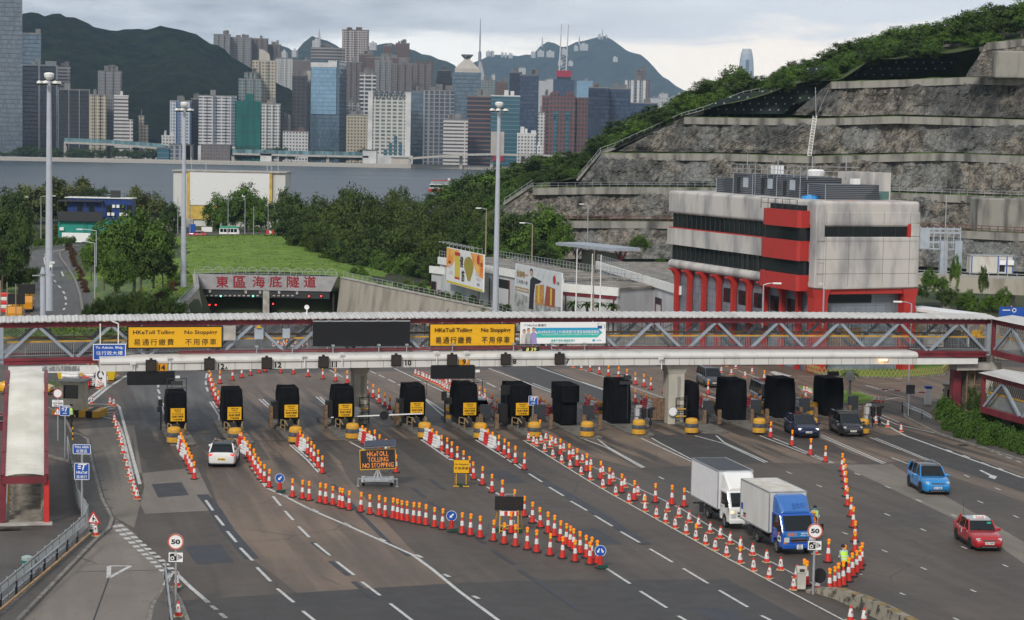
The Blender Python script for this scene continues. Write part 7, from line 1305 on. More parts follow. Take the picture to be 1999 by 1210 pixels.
def person(label,P,rz,shirt,vest,hat,armL,armR,lean=0.,step=.1,mask=None,headrot=0.):
 """faces -Y; armL/armR are (elbow, wrist) points; one continuous body grown from tapered limbs"""
 t=thing('person',label,'person',P,rz);b=MB()
 def limb(pts,rs):
  b.tube(pts,rs,10)
  for p,r in zip(pts,rs):b.lathe([(r*sin(pi*i/6)+1e-4,p[2]-r*cos(pi*i/6))for i in range(7)],10,(p[0],p[1],0))
 L=lambda z:-lean*max(0,z-.9)
 for s,st in((1,-step),(-1,step)):limb([(s*.09,0,.9),(s*.1,st*.6-.03,.49),(s*.1,st,.09)],[.088,.062,.045]);limb([(s*.1,st+.03,.05),(s*.11,st-.16,.035)],[.045,.035])
 limb([(0,0,.93),(0,L(1.1),1.1),(0,L(1.32),1.3),(0,L(1.42),1.42)],[.13,.135,.15,.1]);limb([(-.17,L(1.4),1.39),(.17,L(1.4),1.39)],[.062,.062]);limb([(0,L(1.42),1.42),(0,L(1.52)-.01,1.53)],[.055,.052])
 hx,hy,hz=0,L(1.6)-.025,1.6;limb([(0,hy,hz-.03),(0,hy,hz+.035)],[.082,.09]);limb([(0,hy-.06,hz-.07),(0,hy-.062,hz-.03)],[.045,.05]);limb([(0,hy-.088,hz+.01),(0,hy-.105,hz-.025)],[.01,.014])
 for s in(-1,1):limb([(s*.088,hy+.005,hz+.015),(s*.092,hy+.005,hz-.02)],[.014,.011])
 hands=[]
 for s,(e,w)in((1,armL),(-1,armR)):
  sh=(s*.19,L(1.38),1.38);limb([sh,e,w],[.054,.042,.03]);e,w=V(e),V(w);d=(w-e).normalized();sd=d.cross(V((0,0,1))if abs(d.z)<.8 else V((0,-1,0))).normalized();dn=d.cross(sd);hands.append(w+d*.06)
  limb([tuple(w+d*.02),tuple(w+d*.075)],[.03,.035])
  for i in range(4):k=w+d*.085+sd*(i-1.5)*.021;ln=(.06,.075,.07,.055)[i];limb([tuple(k),tuple(k+d*ln*.55+dn*.012),tuple(k+d*ln*.85+dn*.04)],[.0105,.0095,.0085])
  k=w+d*.03+sd*.035;limb([tuple(k),tuple(k+sd*.02+d*.045),tuple(k+sd*.012+d*.075)],[.013,.011,.0095])
 me=b.mesh('body');o=bpy.data.objects.new('body',me);COL.objects.link(o);m=o.modifiers.new('r','REMESH');m.mode='VOXEL';m.voxel_size=.0085;sm=o.modifiers.new('s','SMOOTH');sm.iterations=4;sm.factor=.4
 dg=bpy.context.evaluated_depsgraph_get();dg.update();nm=bpy.data.meshes.new_from_object(o.evaluated_get(dg));bpy.data.objects.remove(o);nm.materials.clear()
 for q in(SKIN,shirt,TROU,SHOE):nm.materials.append(q)
 mi=[]
 for p in nm.polygons:
  c=p.center;mi.append(3 if c.z<.085 else 2 if c.z<.97 and min((c-h).length for h in hands)>.14 and abs(c.x)<.24 else 0 if c.z>1.47 or min((c-h).length for h in hands)<.1 else 1)
 nm.polygons.foreach_set('material_index',mi);nm.polygons.foreach_set('use_smooth',[True]*len(mi));link('body',nm,t)
 if vest:
  v=MB(vest);v.smooth=True
  def ring(z,rx,ry):return[V((rx*cos(a),L(z)+ry*sin(a),z))for a in[2*pi*i/16 for i in range(16)]]
  v.loft([ring(.93,.19,.15),ring(1.1,.185,.15),ring(1.28,.21,.165),ring(1.38,.2,.14),ring(1.43,.11,.09)],True,False);v.build('vest',t)
  r=MB(REFL);[r.loft([ring(z,rx+.006,ry+.006),ring(z+.05,rx+.006,ry+.006)],True,False)for z,rx,ry in((1.02,.188,.152),(1.16,.193,.155))]
  for s in(-1,1):r.bar((s*.09,L(1.2)-.172,1.05),(s*.1,L(1.4)-.135,1.4),.04,.01)
  r.build('reflective_strip',t)
 hm,kind=hat;h=MB(hm);h.smooth=True
 if kind=='helmet':h.lathe([(.14,hz+.04),(.145,hz+.05),(.118,hz+.06),(.112,hz+.11),(.08,hz+.155),(.03,hz+.175),(.001,hz+.177)],14,(0,hy,0));h.box((0,hy-.13,hz+.05),(.16,.07,.012))
 else:h.lathe([(.102,hz-.0),(.106,hz+.04),(.1,hz+.09),(.07,hz+.13),(.001,hz+.145)],14,(0,hy+.012,0));(kind=='cap')and h.box((0,hy-.12,hz+.05),(.14,.08,.012))
 h.build('hat' if kind!='hair' else 'hair',t)
 e=MB(LBLACK);[e.box((s*.034,hy-.086,hz+.02),(.018,.01,.01))for s in(-1,1)];e.build('eye',t)
 if mask:k=MB(mask);k.smooth=True;k.lathe([(.07,hz-.1),(.088,hz-.06),(.09,hz-.02)],12,(0,hy-.028,0));k.build('face_mask',t)
 elif kind!='hair':e=MB(mat('lip',(.3,.1,.08),.6));e.box((0,hy-.106,hz-.06),(.04,.008,.008));e.build('mouth',t)
 return t
NAVYH=mat('navy_cap',(.012,.014,.03),.8);MASK=mat('teal_mask',(.05,.42,.38),.8);HELW=mat('white_helmet',(.72,.72,.72),.35);HELY=mat('yellow_helmet',(.75,.4,.02),.35);HAIR=mat('black_hair',(.01,.009,.009),.7)
dn_=((.26,.02,1.1),(.25,-.1,.88));dr_=((-.26,.02,1.1),(-.25,-.1,.88))
person('person in navy cap and teal mask standing behind the two workers',G(1589,1045,HM),R(20),SHIRTB,HIVIS,(NAVYH,'cap'),((.27,-.05,1.12),(.1,-.28,1.08)),((-.27,-.05,1.12),(-.1,-.27,1.06)),mask=MASK)
person('person in yellow helmet and orange vest by the blue truck',G(1591,1058,HM),R(-70),SHIRTD,HIVO,(HELY,'helmet'),((.28,-.1,1.14),(.2,-.34,1.05)),dr_,.12)
person('person in white helmet reaching to the blue truck window',G(1580.5,1061,HM),R(-80),SHIRTB,HIVIS,(HELW,'helmet'),((.27,-.2,1.25),(.18,-.46,1.32)),((-.27,-.16,1.2),(-.2,-.42,1.22)),.2,mask=MASK)
person('person in green vest with dark hair bending over the curved cone row',G(1648,1130,HM),R(200),SHIRTB,HIVIS,(HAIR,'hair'),((.27,-.12,1.12),(.18,-.36,1.0)),((-.27,-.12,1.12),(-.16,-.34,.98)),.3)
person('person in green vest standing behind the clipped shrubs',G(1841,797,.13),R(60),mat('white_shirt',(.6,.6,.6),.8),HIVIS,(HAIR,'hair'),dn_,((-.27,-.08,1.14),(-.2,-.32,1.1)))
person('person in green vest half hidden by the blue ET sign',G(139,832,.02),R(150),SHIRTD,HIVIS,(NAVYH,'cap'),dn_,dr_)
PGRY=mat('portal_grey',(.36,.35,.36),.75,col2=(.26,.25,.255),scale=.7,detail=8);SLOPEC=mat('slope_concrete',(.36,.33,.275),.9,col2=(.2,.18,.15),scale=.5,stretch=(1,1,.25),detail=9,rng=(.3,.55),bump=.3)
def trench_z(y):return-1.62-(y-217)*.048
def portal():
 y=315;A,B_=at(384,545,y),at(659,545,y);x0,x1=A.x,B_.x;zt_,zm,zb=at(520,538,y).z,at(520,566,y).z,trench_z(y)
 t=thing('tunnel_portal','tunnel portal with grey band of red characters over two dark openings','tunnel portal',(0,0,0))
 b=MB(PGRY);b.plate([(x0,zt_),(x1,zt_),(x1-1.0,zm),(x0+1.0,zm)],y-.6,y+1.2);b.build('fascia',t)
 l=MB(mat('red_character',(.25,.012,.02),.6));
 for i,ch in enumerate('東區海底隧道'):px=(434,468,505,538,572,605)[i];p=at(px,550,y-.62);write(l,ch,p.x,p.z,w=1.9,h=1.75,y=y-.62,bold=.04)
 l.build('lettering',t)
 d=MB(mat('tunnel_lining',(.035,.03,.028),.9));xm=at(520,600,y).x
 for a,c in((x0+.8,xm-.5),(xm+.5,x1-.8)):
  d.bb(a,c,y+1.2,y+70,zm-.2,zm);d.bb(a-.3,a,y+.3,y+70,zb-3,zm);d.bb(c,c+.3,y+.3,y+70,zb-3,zm);d.bb(a,c,y+70,y+71,zb-4,zm)
 d.build('bore',t);c=MB(CONC);c.bb(xm-.5,xm+.5,y-.5,y+3,zb,zm);c.build('centre_pier',t)
 s=MB(DARKM);s.bb(x0+1.2,x1-1.2,y-.4,y-.1,zm-1.2,zm-.05);s.build('signal_gantry',t)
 g=MB(CONC)
 for px in(410,480,508,545,580):p=at(px,570,y-.5);g.bb(p.x-.18,p.x+.18,y-.65,y-.4,zm-.55,zm-.1)
 for px in range(404,506,9):p=at(px,577,y-.6);g.bb(p.x-.2,p.x+.2,y-.7,y-.45,p.z-.1,p.z+.1)
 for px in range(535,578,9):p=at(px,577,y-.6);g.bb(p.x-.2,p.x+.2,y-.7,y-.45,p.z-.1,p.z+.1)
 g.build('lamp_box',t)
 for nm,c3,pts in(('red_signal',(1,.03,.02),((409,595),(421,595),(603,578),(627,578),(533,593))),('green_signal',(.05,.9,.5),((431,578),(494,578)))):
  m=MB(mat(nm,(.3,.05,.05),.5,emit=(*c3,3)))
  for px,py in pts:p=at(px,py,y-.75);m.bb(p.x-.11,p.x+.11,y-.78,y-.74,p.z-.11,p.z+.11)
  m.build('signal_lamp',t)
 r=MB(STEEL);r.bar((x0,y-.3,zt_+.35),(x1,y-.3,zt_+.35),.05);r.bar((x0,y-.3,zt_+.8),(x1,y-.3,zt_+.8),.05);n=24
 for i in range(n+1):x=x0+(x1-x0)*i/n;r.bar((x,y-.3,zt_),(x,y-.3,zt_+.8),.05)
 for i in range(12):cx=x0+1.7+(x1-x0-2.6)*i/11;r.tube([(cx+.75*cos(a),y-.4,zt_+.55+.75*sin(a))for a in[pi*k/10 for k in range(11)]],.05,5);r.box((cx+.75,y-.4,zt_+.45),(.14,.14,.2))
 r.build('railing',t)
 rd=MB(LANEG);rd.add([(x0-14,y+72,zb-3),(x0-14,216,trench_z(217)+.02),(45,216,trench_z(217)+.02),(45,y+72,zb-3)],[(0,1,2,3)]);tag(rd.build('tunnel_road'),kind='structure')
 for lab,P in(('pale sloping retaining wall flaring right of the tunnel portal',[(-27.2,315.2),(-15,294),(-3.2,273),(4,245),(15,222)]),('short pale retaining wall left of the tunnel portal',[(-49.9,315.2),(-46.6,296),(-44.2,264),(-43,222)])):
  rt_=P[0][0]>-40;w=thing('retaining_wall',lab,'wall');f=MB(SLOPEC);cpg=MB(CONC);rl=MB(STEEL);s=-1 if rt_ else 1;N=28
  def along(u):
   k=u*(len(P)-1);i=min(int(k),len(P)-2);a,b2=V(P[i]),V(P[i+1]);return a.lerp(b2,k-i)
  tops=[]
  def ff(u,v):
   p=along(u);y=p.y;zt2=(zt_-.1)*(1-u)**1.5+(-1.5)*(1-(1-u)**1.5);zb2=trench_z(y)-.3;z=zb2+(zt2-zb2)*v
   return(p.x+s*(1-v)*1.6*(.4+.6*u)*1.0,y,z)
  f.grid(N,6,ff);f.add([ff(u,1)for u in(0,)]+[],[]);f.build('face',w,smooth=True)
  for i in range(N):
   a,b2=V(ff(i/N,1)),V(ff((i+1)/N,1));cpg.bar(a+V((-s*.3,0,.06)),b2+V((-s*.3,0,.06)),.8,.16)
   for z in(.5,.95):rl.bar(a+V((-s*.4,0,z)),b2+V((-s*.4,0,z)),.05)
   rl.bar(a+V((-s*.4,0,.1)),a+V((-s*.4,0,.98)),.06);m_=a.lerp(b2,.5);rl.bar(m_+V((-s*.4,0,.1)),m_+V((-s*.4,0,.98)),.05)
  cpg.build('coping',w);rl.build('railing',w)
  if rt_:
   q=MB(LWHITE)
   for u0,u1,m in((.5,.56,mat('poster_pink',(.5,.3,.38),.6)),(.57,.6,BLUES),(.61,.7,LWHITE),(.72,.76,BLUES),(.78,.88,LWHITE)):q.use(m);a,b2,c2,d2=ff(u0,.12),ff(u1,.12),ff(u1,.3),ff(u0,.3);o=V((s*.12,-.06,0));q.add([V(k)+o for k in(a,b2,c2,d2)],[(0,1,2,3)])
   q.build('poster',w)
portal()
t=thing('dish_antenna','white dish on the footbridge roof in front of the tunnel mouth','antenna',rp(onrow(599,612,.5)[0],.5,8.25),0);MB(LWHITE).tube([(0,0,-.2),(0,0,.3)],.05,6).build('pole',t);d=MB(LWHITE);d.x=M.Translation((0,-.05,.42))@M.Rotation(pi/2,4,'X');d.lathe([(.01,.0),(.17,.03),(.19,.06),(.01,.03)],16);d.build('dish',t)
def admin():
 rz=atan2(.354,.935);t=thing('control_building','large weathered grey office block with red bay, red columns and dark window bands','building',(31.2,206,0),rz)
 WG=mat('weathered_render',(.5,.475,.445),.85,col2=(.27,.265,.27),scale=.42,stretch=(1,1,.28),detail=10,rng=(.36,.54),bump=.15);RD=mat('building_red',(.4,.028,.022),.6,col2=(.26,.035,.03),scale=1.2,detail=9,rng=(.25,.42));TL=mat('blue_grey_tile',(.17,.2,.235),.35,var=.08,scale=.4)
 k=NT(TL);co=k.co();x,y,z=k.xyz(co);gl=k.ma('MAXIMUM',k.ma('LESS_THAN',k.ma('FRACT',k.ma('DIVIDE',k.ma('ADD',x,y),1.2)),.03),k.ma('LESS_THAN',k.ma('FRACT',k.ma('DIVIDE',z,.9)),.04));k.color(k.mix(gl,k.mix(k.rmp(k.noise(.5,3,co),.35,.65),(.14,.165,.195),(.2,.235,.275)),(.07,.08,.09)))
 Wd,Ld=12.4,36.;zb,z1=7.2,16.45
 def slab(name,za,zb_,x0=0,x1=Wd,y0=0,y1=Ld,r=0.):
  m=MB(WG);m.bb(x0,x1,y0,y1,za,zb_);m.build(name,t,bevel=r,seg=4)
 slab('parapet_band',13.75,z1,r=.35);slab('spandrel_band',10.06,12.0,0,Wd-.4,.0,Ld);slab('floor_band',zb,8.25,r=.6)
 gd=MB(GLASSD)
 for za,zc_ in((12.,13.75),(8.25,10.06)):gd.bb(.5,Wd-.5,.9,Ld-.5,za,zc_)
 mu=gd.use(DARKM)
 for i in range(22):y=9.5+i*1.22;mu.bb(.42,.52,y-.05,y+.05,8.25,10.06);mu.bb(.42,.52,y-.05,y+.05,12.,13.75)
 gd.build('window',t)
 rs=MB(RD);rs.bb(.2,.45,.8,Ld,11.98,12.12);rs.bb(.2,.45,.8,Ld,10.04,10.15);rs.build('red_sill',t)
 e=MB(WG);e.bb(-.02,1.05,-.02,1.3,zb+.2,z1-.3);e.bb(1.05,Wd+.02,-.02,.9,zb+.2,12.72);e.bb(1.05,Wd+.02,-.02,.9,14.1,z1-1.1);e.bb(11.35,Wd+.02,-.021,.9,12.72,14.1);e.bb(10.9,Wd+.02,.9,3,zb+.2,z1-.3);e.build('end_wall',t,bevel=.12,seg=3)
 gw=MB(GLASSD).bb(1.05,11.35,.25,.3,12.72,14.1);gw.use(RD).bb(10.95,11.3,-.0,.24,12.72,14.1);gw.use(DARKM);[gw.bb(1.05+i*1.7,1.1+i*1.7,.2,.26,12.72,14.1)for i in range(7)];gw.build('end_window',t)
 j=MB(mat('wall_joint',(.13,.13,.13),.9))
 for x in(1.2,3.9,8.0,11.2):j.bb(x-.015,x+.015,-.035,-.015,zb+.4,12.7);j.bb(x-.015,x+.015,-.035,-.015,14.1,15.3)
 for z in(8.9,10.4,12.3):j.bb(.2,Wd-.2,-.036,-.016,z-.015,z+.015)
 j.build('wall_joint',t)
 for za,zc_,a,b_ in((13.6,15.35,1.4,10.3),(10.15,12.2,1.4,10.6),(7.0,8.66,1.4,10.8)):
  m=MB(RD);m.prism([(.3,a),(.3,b_),(-.9,b_-.4),(-1.3,b_-1.6),(-1.3,a+.3),(-1.0,a)],za,zc_);m.build('bay_band',t)
 m=MB(GLASSD);m.prism([(.4,1.6),(.4,10.2),(-.9,9.3),(-.95,1.8)],8.66,13.6);m.build('bay_window',t)
 m=MB(DARKM);
 for z in(.6,1.1):m.bar((-1.2,2,15.35+z),(-1.2,10,15.35+z),.05)
 for i in range(6):m.bar((-1.2,2+i*1.6,15.35),(-1.2,2+i*1.6,16.45),.05)
 m.build('bay_rail',t);MB(GLASSD).bb(-.6,.2,2,9,15.36,15.9).build('roof_light',t)
 tl=MB(TL);tl.bb(1.0,Wd-.8,1.4,Ld-1.5,-1.8,zb+.1);tl.build('tiled_wall',t)
 def tt(px):k_=(px-1000)/F;return(31.2-k_*206)/(k_*.935+.354)
 for px in(1313,1338,1366,1395,1424,1454,1486,1519,1551):
  y=tt(px);c=MB(RD);w=.3;c.bb(.35,.8,y-w,y+w,-1.8,5.9)
  c.x=M(((1,0,0,0),(0,1,0,0),(0,0,1,0),(0,0,0,1)));pr=[(.35,5.9),(.8,5.9),(1.0,7.25),(-.45,7.25),(-.5,7.1),(-.1,6.95),(.22,6.5)];n=len(pr);vs=[(a,y-w,b_)for a,b_ in pr]+[(a,y+w,b_)for a,b_ in pr];c.add(vs,[tuple(range(n)),tuple(range(2*n-1,n-1,-1))]+[(i,n+i,n+(i+1)%n,(i+1)%n)for i in range(n)]);c.build('column',t)
 for x0,x1,y0,y1 in((.1,1.7,.1,1.5),(10.9,Wd-.1,.15,1.5)):
  c=MB(RD);c.bb(x0,x1,y0,y1,-1.8,6.4);c.box(((x0+x1)/2,(y0+y1)/2,6.8),(x1-x0,y1-y0,.9),tx=1.35,ty=1.1);c.build('column',t)
 m=MB(RD);m.bb(1.7,10.9,.3,1.3,6.75,7.3);m.build('red_beam',t)
 g=MB(GLASSD);g.bb(1.75,7.6,1.3,1.42,5.75,6.6);g.use(RUSTY).bb(1.75,6.5,1.33,1.415,.6,3.1)
 ys=[tt(p)for p in(1395,1424,1454,1486,1519,1551)]
 for a,b_ in zip(ys,ys[1:]):g.use(GLASSD).bb(.94,1.02,b_+.6,a-.5,4.2,5.8)
 g.build('lower_window',t)
 s=MB(RD);s.bb(-.6,.3,tt(1500),tt(1390),2.6,2.9);s.build('red_canopy',t)
 LV=mat('plant_louvre',(.1,.11,.125),.6);k=NT(LV);co=k.co();zz=k.xyz(co)[2];fz=k.ma('FRACT',k.ma('DIVIDE',zz,.2));uu=k.noise(.35,2,co);k.color(k.mix(k.ma('GREATER_THAN',fz,.55),k.mix(k.rmp(uu,.45,.55),(.07,.078,.09),(.13,.14,.16)),(.015,.016,.018)))
 for i,(x0,x1,y0,y1,h)in enumerate(((3.,8,9,14.5,2.2),(3.2,8.5,14.5,20,2.4),(3.,8,20,25,2.3),(3.6,8,25,30.5,1.7),(3.4,9.8,4.2,8.2,1.6))):
  b=MB(LV).bb(x0,x1,y0,y1,z1-.1,z1+h);b.use(GREYP)
  for y in(y0+.05,y1-.15):b.bb(x0-.03,x0+.03,y,y+.1,z1,z1+h)
  if i<3:b.bb(x0-.04,x0+.0,y0+1.2,y0+2.4,z1+.8,z1+1.9);b.use(BLACK).bb(x0-.05,x0+.0,y0+3.2,y0+3.9,z1+.2,z1+h-.4)
  b.build('plant_louvre',t)
 MB(WG).bb(9.8,12.,5.5,13,z1-.1,z1+2.9).build('lift_room',t);MB(mat('green_window',(.08,.16,.15),.3)).bb(10.4,11.8,5.45,5.5,z1,z1+.9).build('small_window',t)
 p=MB(STEEL)
 for z in(2.6,3.1,3.6):p.bar((3.2,8,z1+z-.2),(3.2,26,z1+z-.2),.06);p.bar((3.2,8,z1+z-.2),(9.6,8,z1+z-.2),.05)
 for i in range(13):p.bar((3.2,8+i*1.5,z1+2),(3.2,8+i*1.5,z1+3.4),.06)
 for x,y,h in((4,23.5,4.6),(6,12,4.5),(8.5,9,4.5),(5,18,4)):p.bar((x,y,z1+2),(x,y,z1+h),.08)
 p.build('pipe_rack',t)
 q=MB(LWHITE);q.lathe([(.1,z1+2.3),(.9,z1+2.35),(1.,z1+2.8),(.8,z1+3.05),(.1,z1+3.1)],12,(6.5,12,0));q.box((6,20,z1+2.8),(1,1.2,1.2));q.box((8.5,7,z1+1.9),(.8,.8,.6));q.build('roof_tank',t)
 r=MB(mat('rust_rail',(.2,.07,.04),.7))
 for z in(.35,.7,1.1):r.bar((1.2,.35,z1+z-1.1),(Wd-.8,.35,z1+z-1.1),.05)
 for i in range(26):x=1.2+i*.42;r.bar((x,.35,z1-1.1),(x,.35,z1),.03)
 r.build('roof_rail',t)
 b=MB(paint('tarp_blue',(.02,.25,.6),0));b.lathe([(1.,z1-.2),(.9,z1+.3),(.1,z1+.5)],10,(2.6,6.2,0));b.build('tarpaulin',t)
 for i,x in enumerate((4.0,4.6,7.,9.,10.2)):dup(PC['T']if i<2 else PC['S'],t.matrix_basis@V((0,0,0))if False else M.Translation((31.2,206,0))@M.Rotation(rz,4,'Z')@V((x,.7,z1-1.1)),0,'cone on the control building roof behind the rusty rail','cones on the control building roof')
admin()
def shedrow():
 DW=mat('depot_white',(.52,.53,.55),.8,col2=(.4,.405,.42),scale=.5,stretch=(1,1,.3),detail=8);RF=mat('depot_roof',(.3,.27,.23),.9,col2=(.12,.105,.09),scale=.6,detail=9)
 def blk(name,lab,pA,pB,yA,yB,ztop,dep,doors=(),rail=True):
  A,B_=at(pA,560,yA),at(pB,560,yB);d=(B_-A);d.z=0;L=d.length;rz=atan2(d.y,d.x);t=thing(name,lab,'building',(A.x,A.y,-1.6),rz);h=ztop+1.6
  MB(DW).bb(0,L,0,dep,0,h).build('wall',t);MB(RF).bb(-.2,L+.2,-.2,dep+.2,h,h+.25).build('roof',t);f=MB(WHITE);f.bb(-.25,L+.25,-.28,-.02,h-.75,h+.3);f.build('fascia',t)
  for a,b_,z0,z1,m,fr in doors:
   q=MB(MAROON);q.bb(L*a-.18,L*a,-.12,.05,0,z1);q.bb(L*b_,L*b_+.18,-.12,.05,0,z1)
   if fr:q.bb(L*a-.5,L*b_+.5,-.14,.05,z1,z1+.7)
   q.use(m).bb(L*a,L*b_,-.06,.0,z0,z1);q.build('door',t)
  if rail:
   r=MB(STEEL)
   for z in(.5,1.):r.bar((0,-.1,h+.25+z),(L,-.1,h+.25+z),.05);r.bar((0,dep,h+.25+z),(L,dep,h+.25+z),.05)
   for i in range(int(L/1.1)+1):r.bar((i*1.1,-.1,h+.2),(i*1.1,-.1,h+1.25),.05);r.bar((i*1.1,dep,h+.2),(i*1.1,dep,h+1.25),.05)
   r.build('railing',t)
  return t,L,h
 SHUT=mat('shutter',(.3,.3,.31),.5,var=.1,scale=3)
 blk('depot_shed','low white depot behind the two billboards with maroon door frames',858,1100,300,258,4.1,9,[(.36,.44,0,4.2,DW,0),(.5,.6,3.2,4.4,BLACK,0)])
 blk('depot_shed','maroon framed white garage behind the palms',1096,1206,252,246,3.9,10,[(.1,.93,0,4.3,DW,1)])
 blk('depot_shed','long low depot with roller shutters left of the control building',1166,1330,285,238,4.8,12,[(.3,.42,0,4.6,SHUT,0),(.58,.63,0,3.0,SHUT,0),(.74,.8,3.6,4.4,BLACK,0)])
 t,L,h=blk('guard_shed','small grey lean-to at the left end of the depot',842,872,302,298,2.6,4,[(.05,.3,0,2.2,BLACK,0)],False)
 A,B_=at(1108,486,300),at(1248,486,282);t=thing('roof_canopy','flat grey canopy roof on maroon struts above the depot','canopy',(A.x,A.y,0),atan2(B_.y-A.y,B_.x-A.x));L=(B_-A).length*.72;z=at(1180,486,290).z
 b=MB(mat('canopy_sheet',(.3,.33,.37),.5,var=.15));b.bb(-1,L+.3,-1.5,3.5,z-.1,z+.35);b.build('roof',t);c=MB(MAROON)
 for x in(1,L-1):
  c.bar((x,1,z-3.2),(x,1,z-.1),.3)
  for s in(-1,1):c.bar((x,1,z-1.7),(x+s*1.6,1,z-.15),.16)
 c.build('strut',t);MB(mat('canopy_glass',(.16,.15,.12),.3)).bb(1.6,L-1.6,1.5,1.6,z-3.2,z-.6).build('glazing',t)
 def bill(lab,pA,pB,yA,yB,ytA,ybA,draw):
  A0,A1,B0_=at(pA,ybA,yA),at(pA,ytA,yA),at(pB,ybA,yB);d=B0_-A0;d.z=0;L=d.length;h=A1.z-A0.z;t=thing('billboard',lab,'billboard',A0,atan2(d.y,d.x));MB(LWHITE).bb(0,L,0,.2,0,h).build('panel',t)
  s=MB(STEEL)
  for i in range(9):x=L*(i+.5)/9;s.bar((x,.1,h),(x,.1,h+.8),.06);s.bar((x,.1,h+.8),(x,-1.4,h+.85),.05);s.box((x,-1.4,h+.8),(.35,.2,.12))
  s.build('lamp_arm',t);draw(t,L,h)
 OG=mat('poster_orange',(.75,.17,.01),.5,col2=(.85,.5,.12),scale=.35);JY=mat('jar_yellow',(.65,.5,.05),.4);
 def d1(t,L,h):
  b=MB(OG);y=-.01;b.add([(0,y,h*.42),(L*.16,y,h*.5),(L*.36,y,h*.98),(0,y,h*.98)],[(0,1,2,3)]);b.add([(L*.66,y,h*.98),(L*.84,y,h*.4),(L,y,h*.35),(L,y,h*.98)],[(0,1,2,3)]);b.use(JY);rect(b,L*.5,h*.04,L*.98,h*.06,y-.004);b.build('print',t)
  b=MB(JY);y=-.02;rect(b,L*.31,h*.5,L*.14,h*.62,y);b.use(REDP);rect(b,L*.31,h*.87,L*.15,h*.1,y-.004);rect(b,L*.31,h*.2,L*.14,h*.06,y-.004);b.use(mat('bottle_amber',(.4,.2,.03),.3,col2=(.3,.35,.05),scale=1.5));b.add([(L*(.62+.13*cos(a)),y,h*(.62+.24*sin(a)))for a in[2*pi*i/20 for i in range(20)]],[tuple(range(20))]);b.add([(L*(.5+.0),y-.002,h*.55),(L*.74,y-.002,h*.5),(L*.66,y-.002,h*.2),(L*.6,y-.002,h*.2)],[(0,3,2,1)]);b.use(REDP);disc(b,L*.87,h*.83,h*.13,y-.004);b.build('print',t)
  l=MB(LBLACK);write(l,'健',L*.43,h*.68,h=h*.3,y=-.03,bold=.04);write(l,'筋',L*.47,h*.3,h=h*.3,y=-.03,bold=.04);write(l,'三文堂',L*.93,h*.72,h=h*.1,y=-.03,bold=.02);write(l,'台灣養生',L*.1,h*.6,h=h*.07,y=-.03,bold=.02);write(l,'組合裝',L*.88,h*.17,h=h*.08,y=-.03)
  l.use(LWHITE);write(l,'日日飲',L*.1,h*.48,h=h*.11,y=-.03,bold=.05);write(l,'強筋健',L*.14,h*.33,h=h*.11,y=-.03,bold=.05);write(l,'品牌No.1',L*.86,h*.45,h=h*.1,y=-.03,bold=.05);write(l,'必備恩物',L*.88,h*.32,h=h*.1,y=-.03,bold=.05);l.build('lettering',t)
 def d2(t,L,h):
  b=MB(mat('poster_pale',(.55,.6,.63),.5,col2=(.62,.63,.62),scale=.3));y=-.01;rect(b,L*.5,h*.5,L,h,y);b.use(mat('poster_mist',(.16,.18,.17),.6,col2=(.5,.5,.47),scale=.9,detail=9));b.add([(0,y-.004,0),(L,y-.004,0),(L,y-.004,h*.25),(L*.7,y-.004,h*.2),(L*.4,y-.004,h*.26),(0,y-.004,h*.36)],[tuple(range(6))]);b.build('print',t)
  b=MB(mat('figure_black',(.015,.016,.022),.6));y=-.02;b.add([(L*x,y,h*z)for x,z in((.33,.02),(.43,.02),(.44,.4),(.46,.62),(.55,.66),(.6,.72),(.48,.76),(.4,.78),(.35,.7))],[tuple(range(9))]);b.add([(L*x,y-.004,h*z)for x,z in((.345,.86),(.4,.86),(.405,.94),(.37,.97),(.34,.93))],[tuple(range(5))]);b.use(MATS['print_skin']);b.add([(L*(.373+.03*cos(a)),y-.008,h*(.85+.07*sin(a)))for a in[2*pi*i/14 for i in range(14)]],[tuple(range(14))]);b.build('printed_figure',t)
  b=MB(mat('box_gold',(.55,.33,.08),.4,col2=(.4,.12,.03),scale=2));y=-.03;b.add([(L*x,y,h*z)for x,z in((.46,.2),(.55,.16),(.65,.2),(.65,.66),(.55,.63),(.47,.6))],[tuple(range(6))]);b.use(mat('box_red',(.38,.08,.04),.4,col2=(.25,.06,.03),scale=2));b.add([(L*x,y,h*z)for x,z in((.66,.19),(.88,.2),(.88,.62),(.7,.65))],[tuple(range(4))]);b.use(JY);rect(b,L*.54,h*.42,L*.035,h*.4,y-.004);rect(b,L*.8,h*.42,L*.035,h*.38,y-.004);b.use(REDP);disc(b,L*.86,h*.82,h*.1,y-.004);b.use(mat('poster_gold',(.35,.22,.06),.5));rect(b,L*.17,h*.42,L*.3,h*.1,y);b.build('print',t)
  l=MB(MATS['poster_gold']);write(l,'金裝唯一',L*.17,h*.78,w=L*.25,h=h*.15,y=-.04,bold=.05);l.use(LBLACK);write(l,'三天感入骨',L*.17,h*.6,w=L*.25,h=h*.09,y=-.04);write(l,'三文堂',L*.93,h*.76,h=h*.07,y=-.04,bold=.02);l.use(LWHITE);write(l,'送禮 自用皆宜',L*.17,h*.42,w=L*.26,h=h*.05,y=-.04,bold=.02);l.build('lettering',t)
 bill('orange and white billboard showing a yellow jar at the depot end',871,943,294,276,482,551,d1);bill('pale billboard showing a dark figure and gold boxes beside the palms',1004,1095,262,244,514,596,d2)
shedrow()
